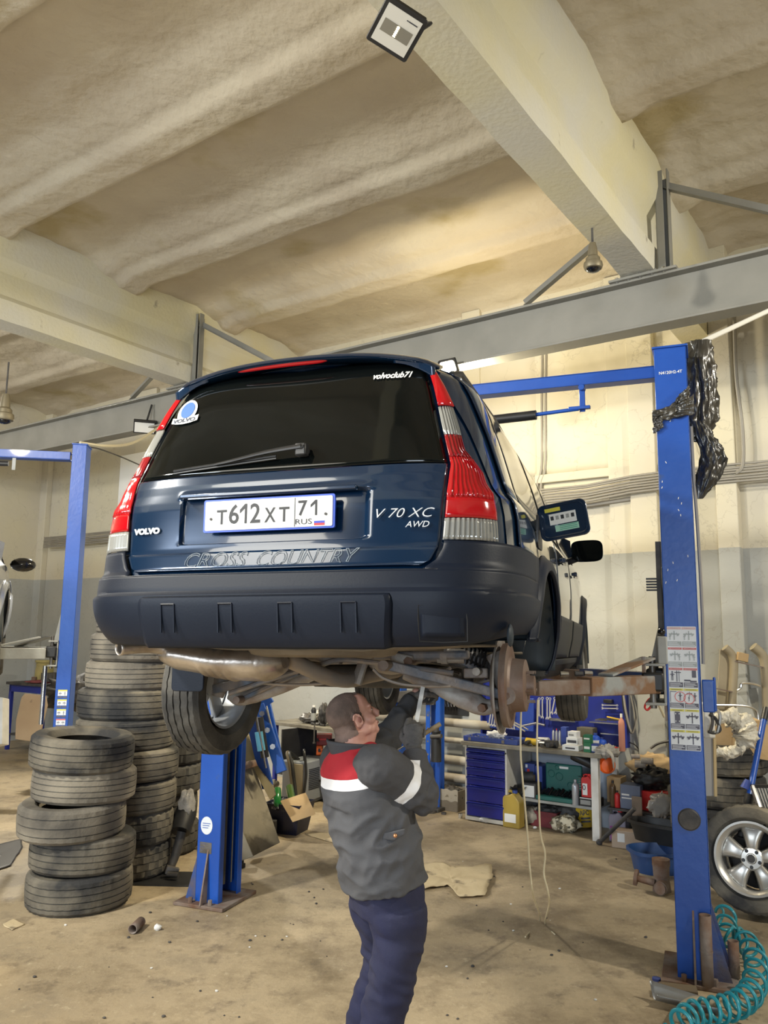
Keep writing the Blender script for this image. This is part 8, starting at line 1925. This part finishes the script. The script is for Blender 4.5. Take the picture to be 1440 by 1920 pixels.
# ---- left background: bench, bucket, cardboard, silver car
bz = .98
q1, q2_ = fl(18, 1278, bz), fl(150, 1288, bz)
d1 = (q2_-q1).normalized(); lb = thing('side_bench', 'dark blue steel bench in the far left corner behind the second lift', 'workbench', (q1+q2_)/2-UP*bz, atan2(d1.y, d1.x)); LBl = (q2_-q1).length
b = MB(); b.box((.3, .3, bz-.02), (LBl+.7, .65, .04)); b.build('worktop', MT['darkmetal'], lb, bevel=.004)
b = MB(); b.box((.3, .02, bz-.09), (LBl+.6, .03, .10)); b.build('apron', MT['toolblue'], lb)
for x in (-LBl/2+.02, LBl/2+.55):
    for y in (.03, .58): b = MB(); b.box((x, y, (bz-.04)/2), (.05, .05, bz-.04)); b.build('leg', MT['toolblue'], lb, bevel=.003)
b = MB(); b.box((.3, .3, .22), (LBl+.6, .55, .02)); b.build('shelf', MT['darkmetal'], lb)
LBM = mworld(lb)
def onl(px, d=.2, z=bz): x = (LBM.inverted() @ fl(px, 1282, bz)).x; return LBM @ Vector((x, d, z))
t = thing('plastic_bucket', 'pale yellow stained bucket on the far left bench', 'bucket', onl(40, .2)); b = MB(); b.lathe([(0, 0), (.13, 0), (.135, .01), (.125, .20), (.118, .24), (.122, .26), (.122, .31), (.11, .31), (.10, .05)], 28); b.build('bucket_body', mat('stained_yellow', (.42, .36, .14), .6, col2=(.28, .23, .12), nscale=9), t)
b = MB(); b.lathe([(.135, .295), (.135, .325), (0, .33)], 28); b.build('lid', bpy.data.materials['stained_yellow'], t)
single('gear_ring', 'darkmetal', 'dark toothed gear on the far left bench', 'gear', lambda b: b.lathe([(.05, 0), (.15, 0), (.15, .12), (.05, .12)], 40, Matrix.Translation(onl(78, .2, bz+.03)), 0, True, lambda r, z, k, j: (r*(.93 if k % 2 and r > .1 else 1), z)), sharp=20)
heap('red_cloth', mat('dusty_red', (.20, .05, .05), .8), onl(62, .1, bz+.02), (.22, .08, .025), 'dusty red cloth lying on the far left bench', 'cloth', 91, .4)
single('small_tin', 'rust', 'small rusty tin at the front of the far left bench', 'tin', lambda b: b.cyl(onl(40, .04), onl(40, .04, bz+.09), .035, seg=14))
lean('cardboard_sheet', [(46, 1300), (85, 1304), (88, 1322), (76, 1372), (58, 1390), (28, 1386), (30, 1350), (40, 1308)], (8.9, 8.9, 8.8, 8.6, 8.5, 8.5, 8.6, 8.9), .02, mat('brown_hardboard', (.30, .21, .13), .8, col2=(.36, .27, .17), nscale=4, col3=(.10, .07, .05), n3=9, t3=.68), 'brown hardboard sheet with dark holes leaning under the far left bench', 'board')
lean('machine_cover', [(-20, 1305), (5, 1308), (4, 1395), (-20, 1400)], (7.6, 7.6, 7.5, 7.5), .1, 'white', 'white machine edge standing at the far left border', 'machine')
heap('corner_clutter', 'darkmetal', at(135, 1300, 9.6), (.3, .2, .18), 'dark clutter on the bench between the column and the tyres', 'clutter', 93, .7, 5)
single('wood_strip', mat('light_wood', (.45, .33, .18), .7), 'light wooden strip leaning behind the second lift column', 'wood', lambda b: b.bar(at(128, 1330, 8.5), at(132, 1385, 8.3), .06, .02, up=(0, 1, 0)))
# silver car on the second lift: only its rear right corner reaches the frame
MT['silverpaint'] = mat('silver_car_paint', (.36, .39, .46), .25, metal=.5, coat=1)
car2 = thing('silver_car', 'silver car on the second lift at the left edge, mostly out of frame', 'car')
_p = fl(0, 1200, 1.36); 
C2 = frame(Vector((-5.66, 10.14, 1.38)), Vector((-.912, -.41, 0)), ydir=Vector((.41, -.912, 0))); car2.matrix_basis = C2
car_body(car2, MT['silverpaint'], MT['silverpaint'])
wheel(car2, .79, 1.07, .19, 1); wheel(car2, -.79, 1.07, .19, -1); wheel(car2, .79, 3.833, .19, 1); wheel(car2, -.79, 3.833, .19, -1)
b = MB(); b.grid(lambda i, j: capT(-pi/2+pi*i, .36+.6*j, .02), 50, 16); b.build('rear_bumper', MT['silverpaint'], car2, solid=.004)
for s in (-1, 1):
    b = MB(); b.sphere((s*1.02, 2.75, 1.02), (.12, .07, .07), 16); b.build('door_mirror', MT['blackgloss'], car2)
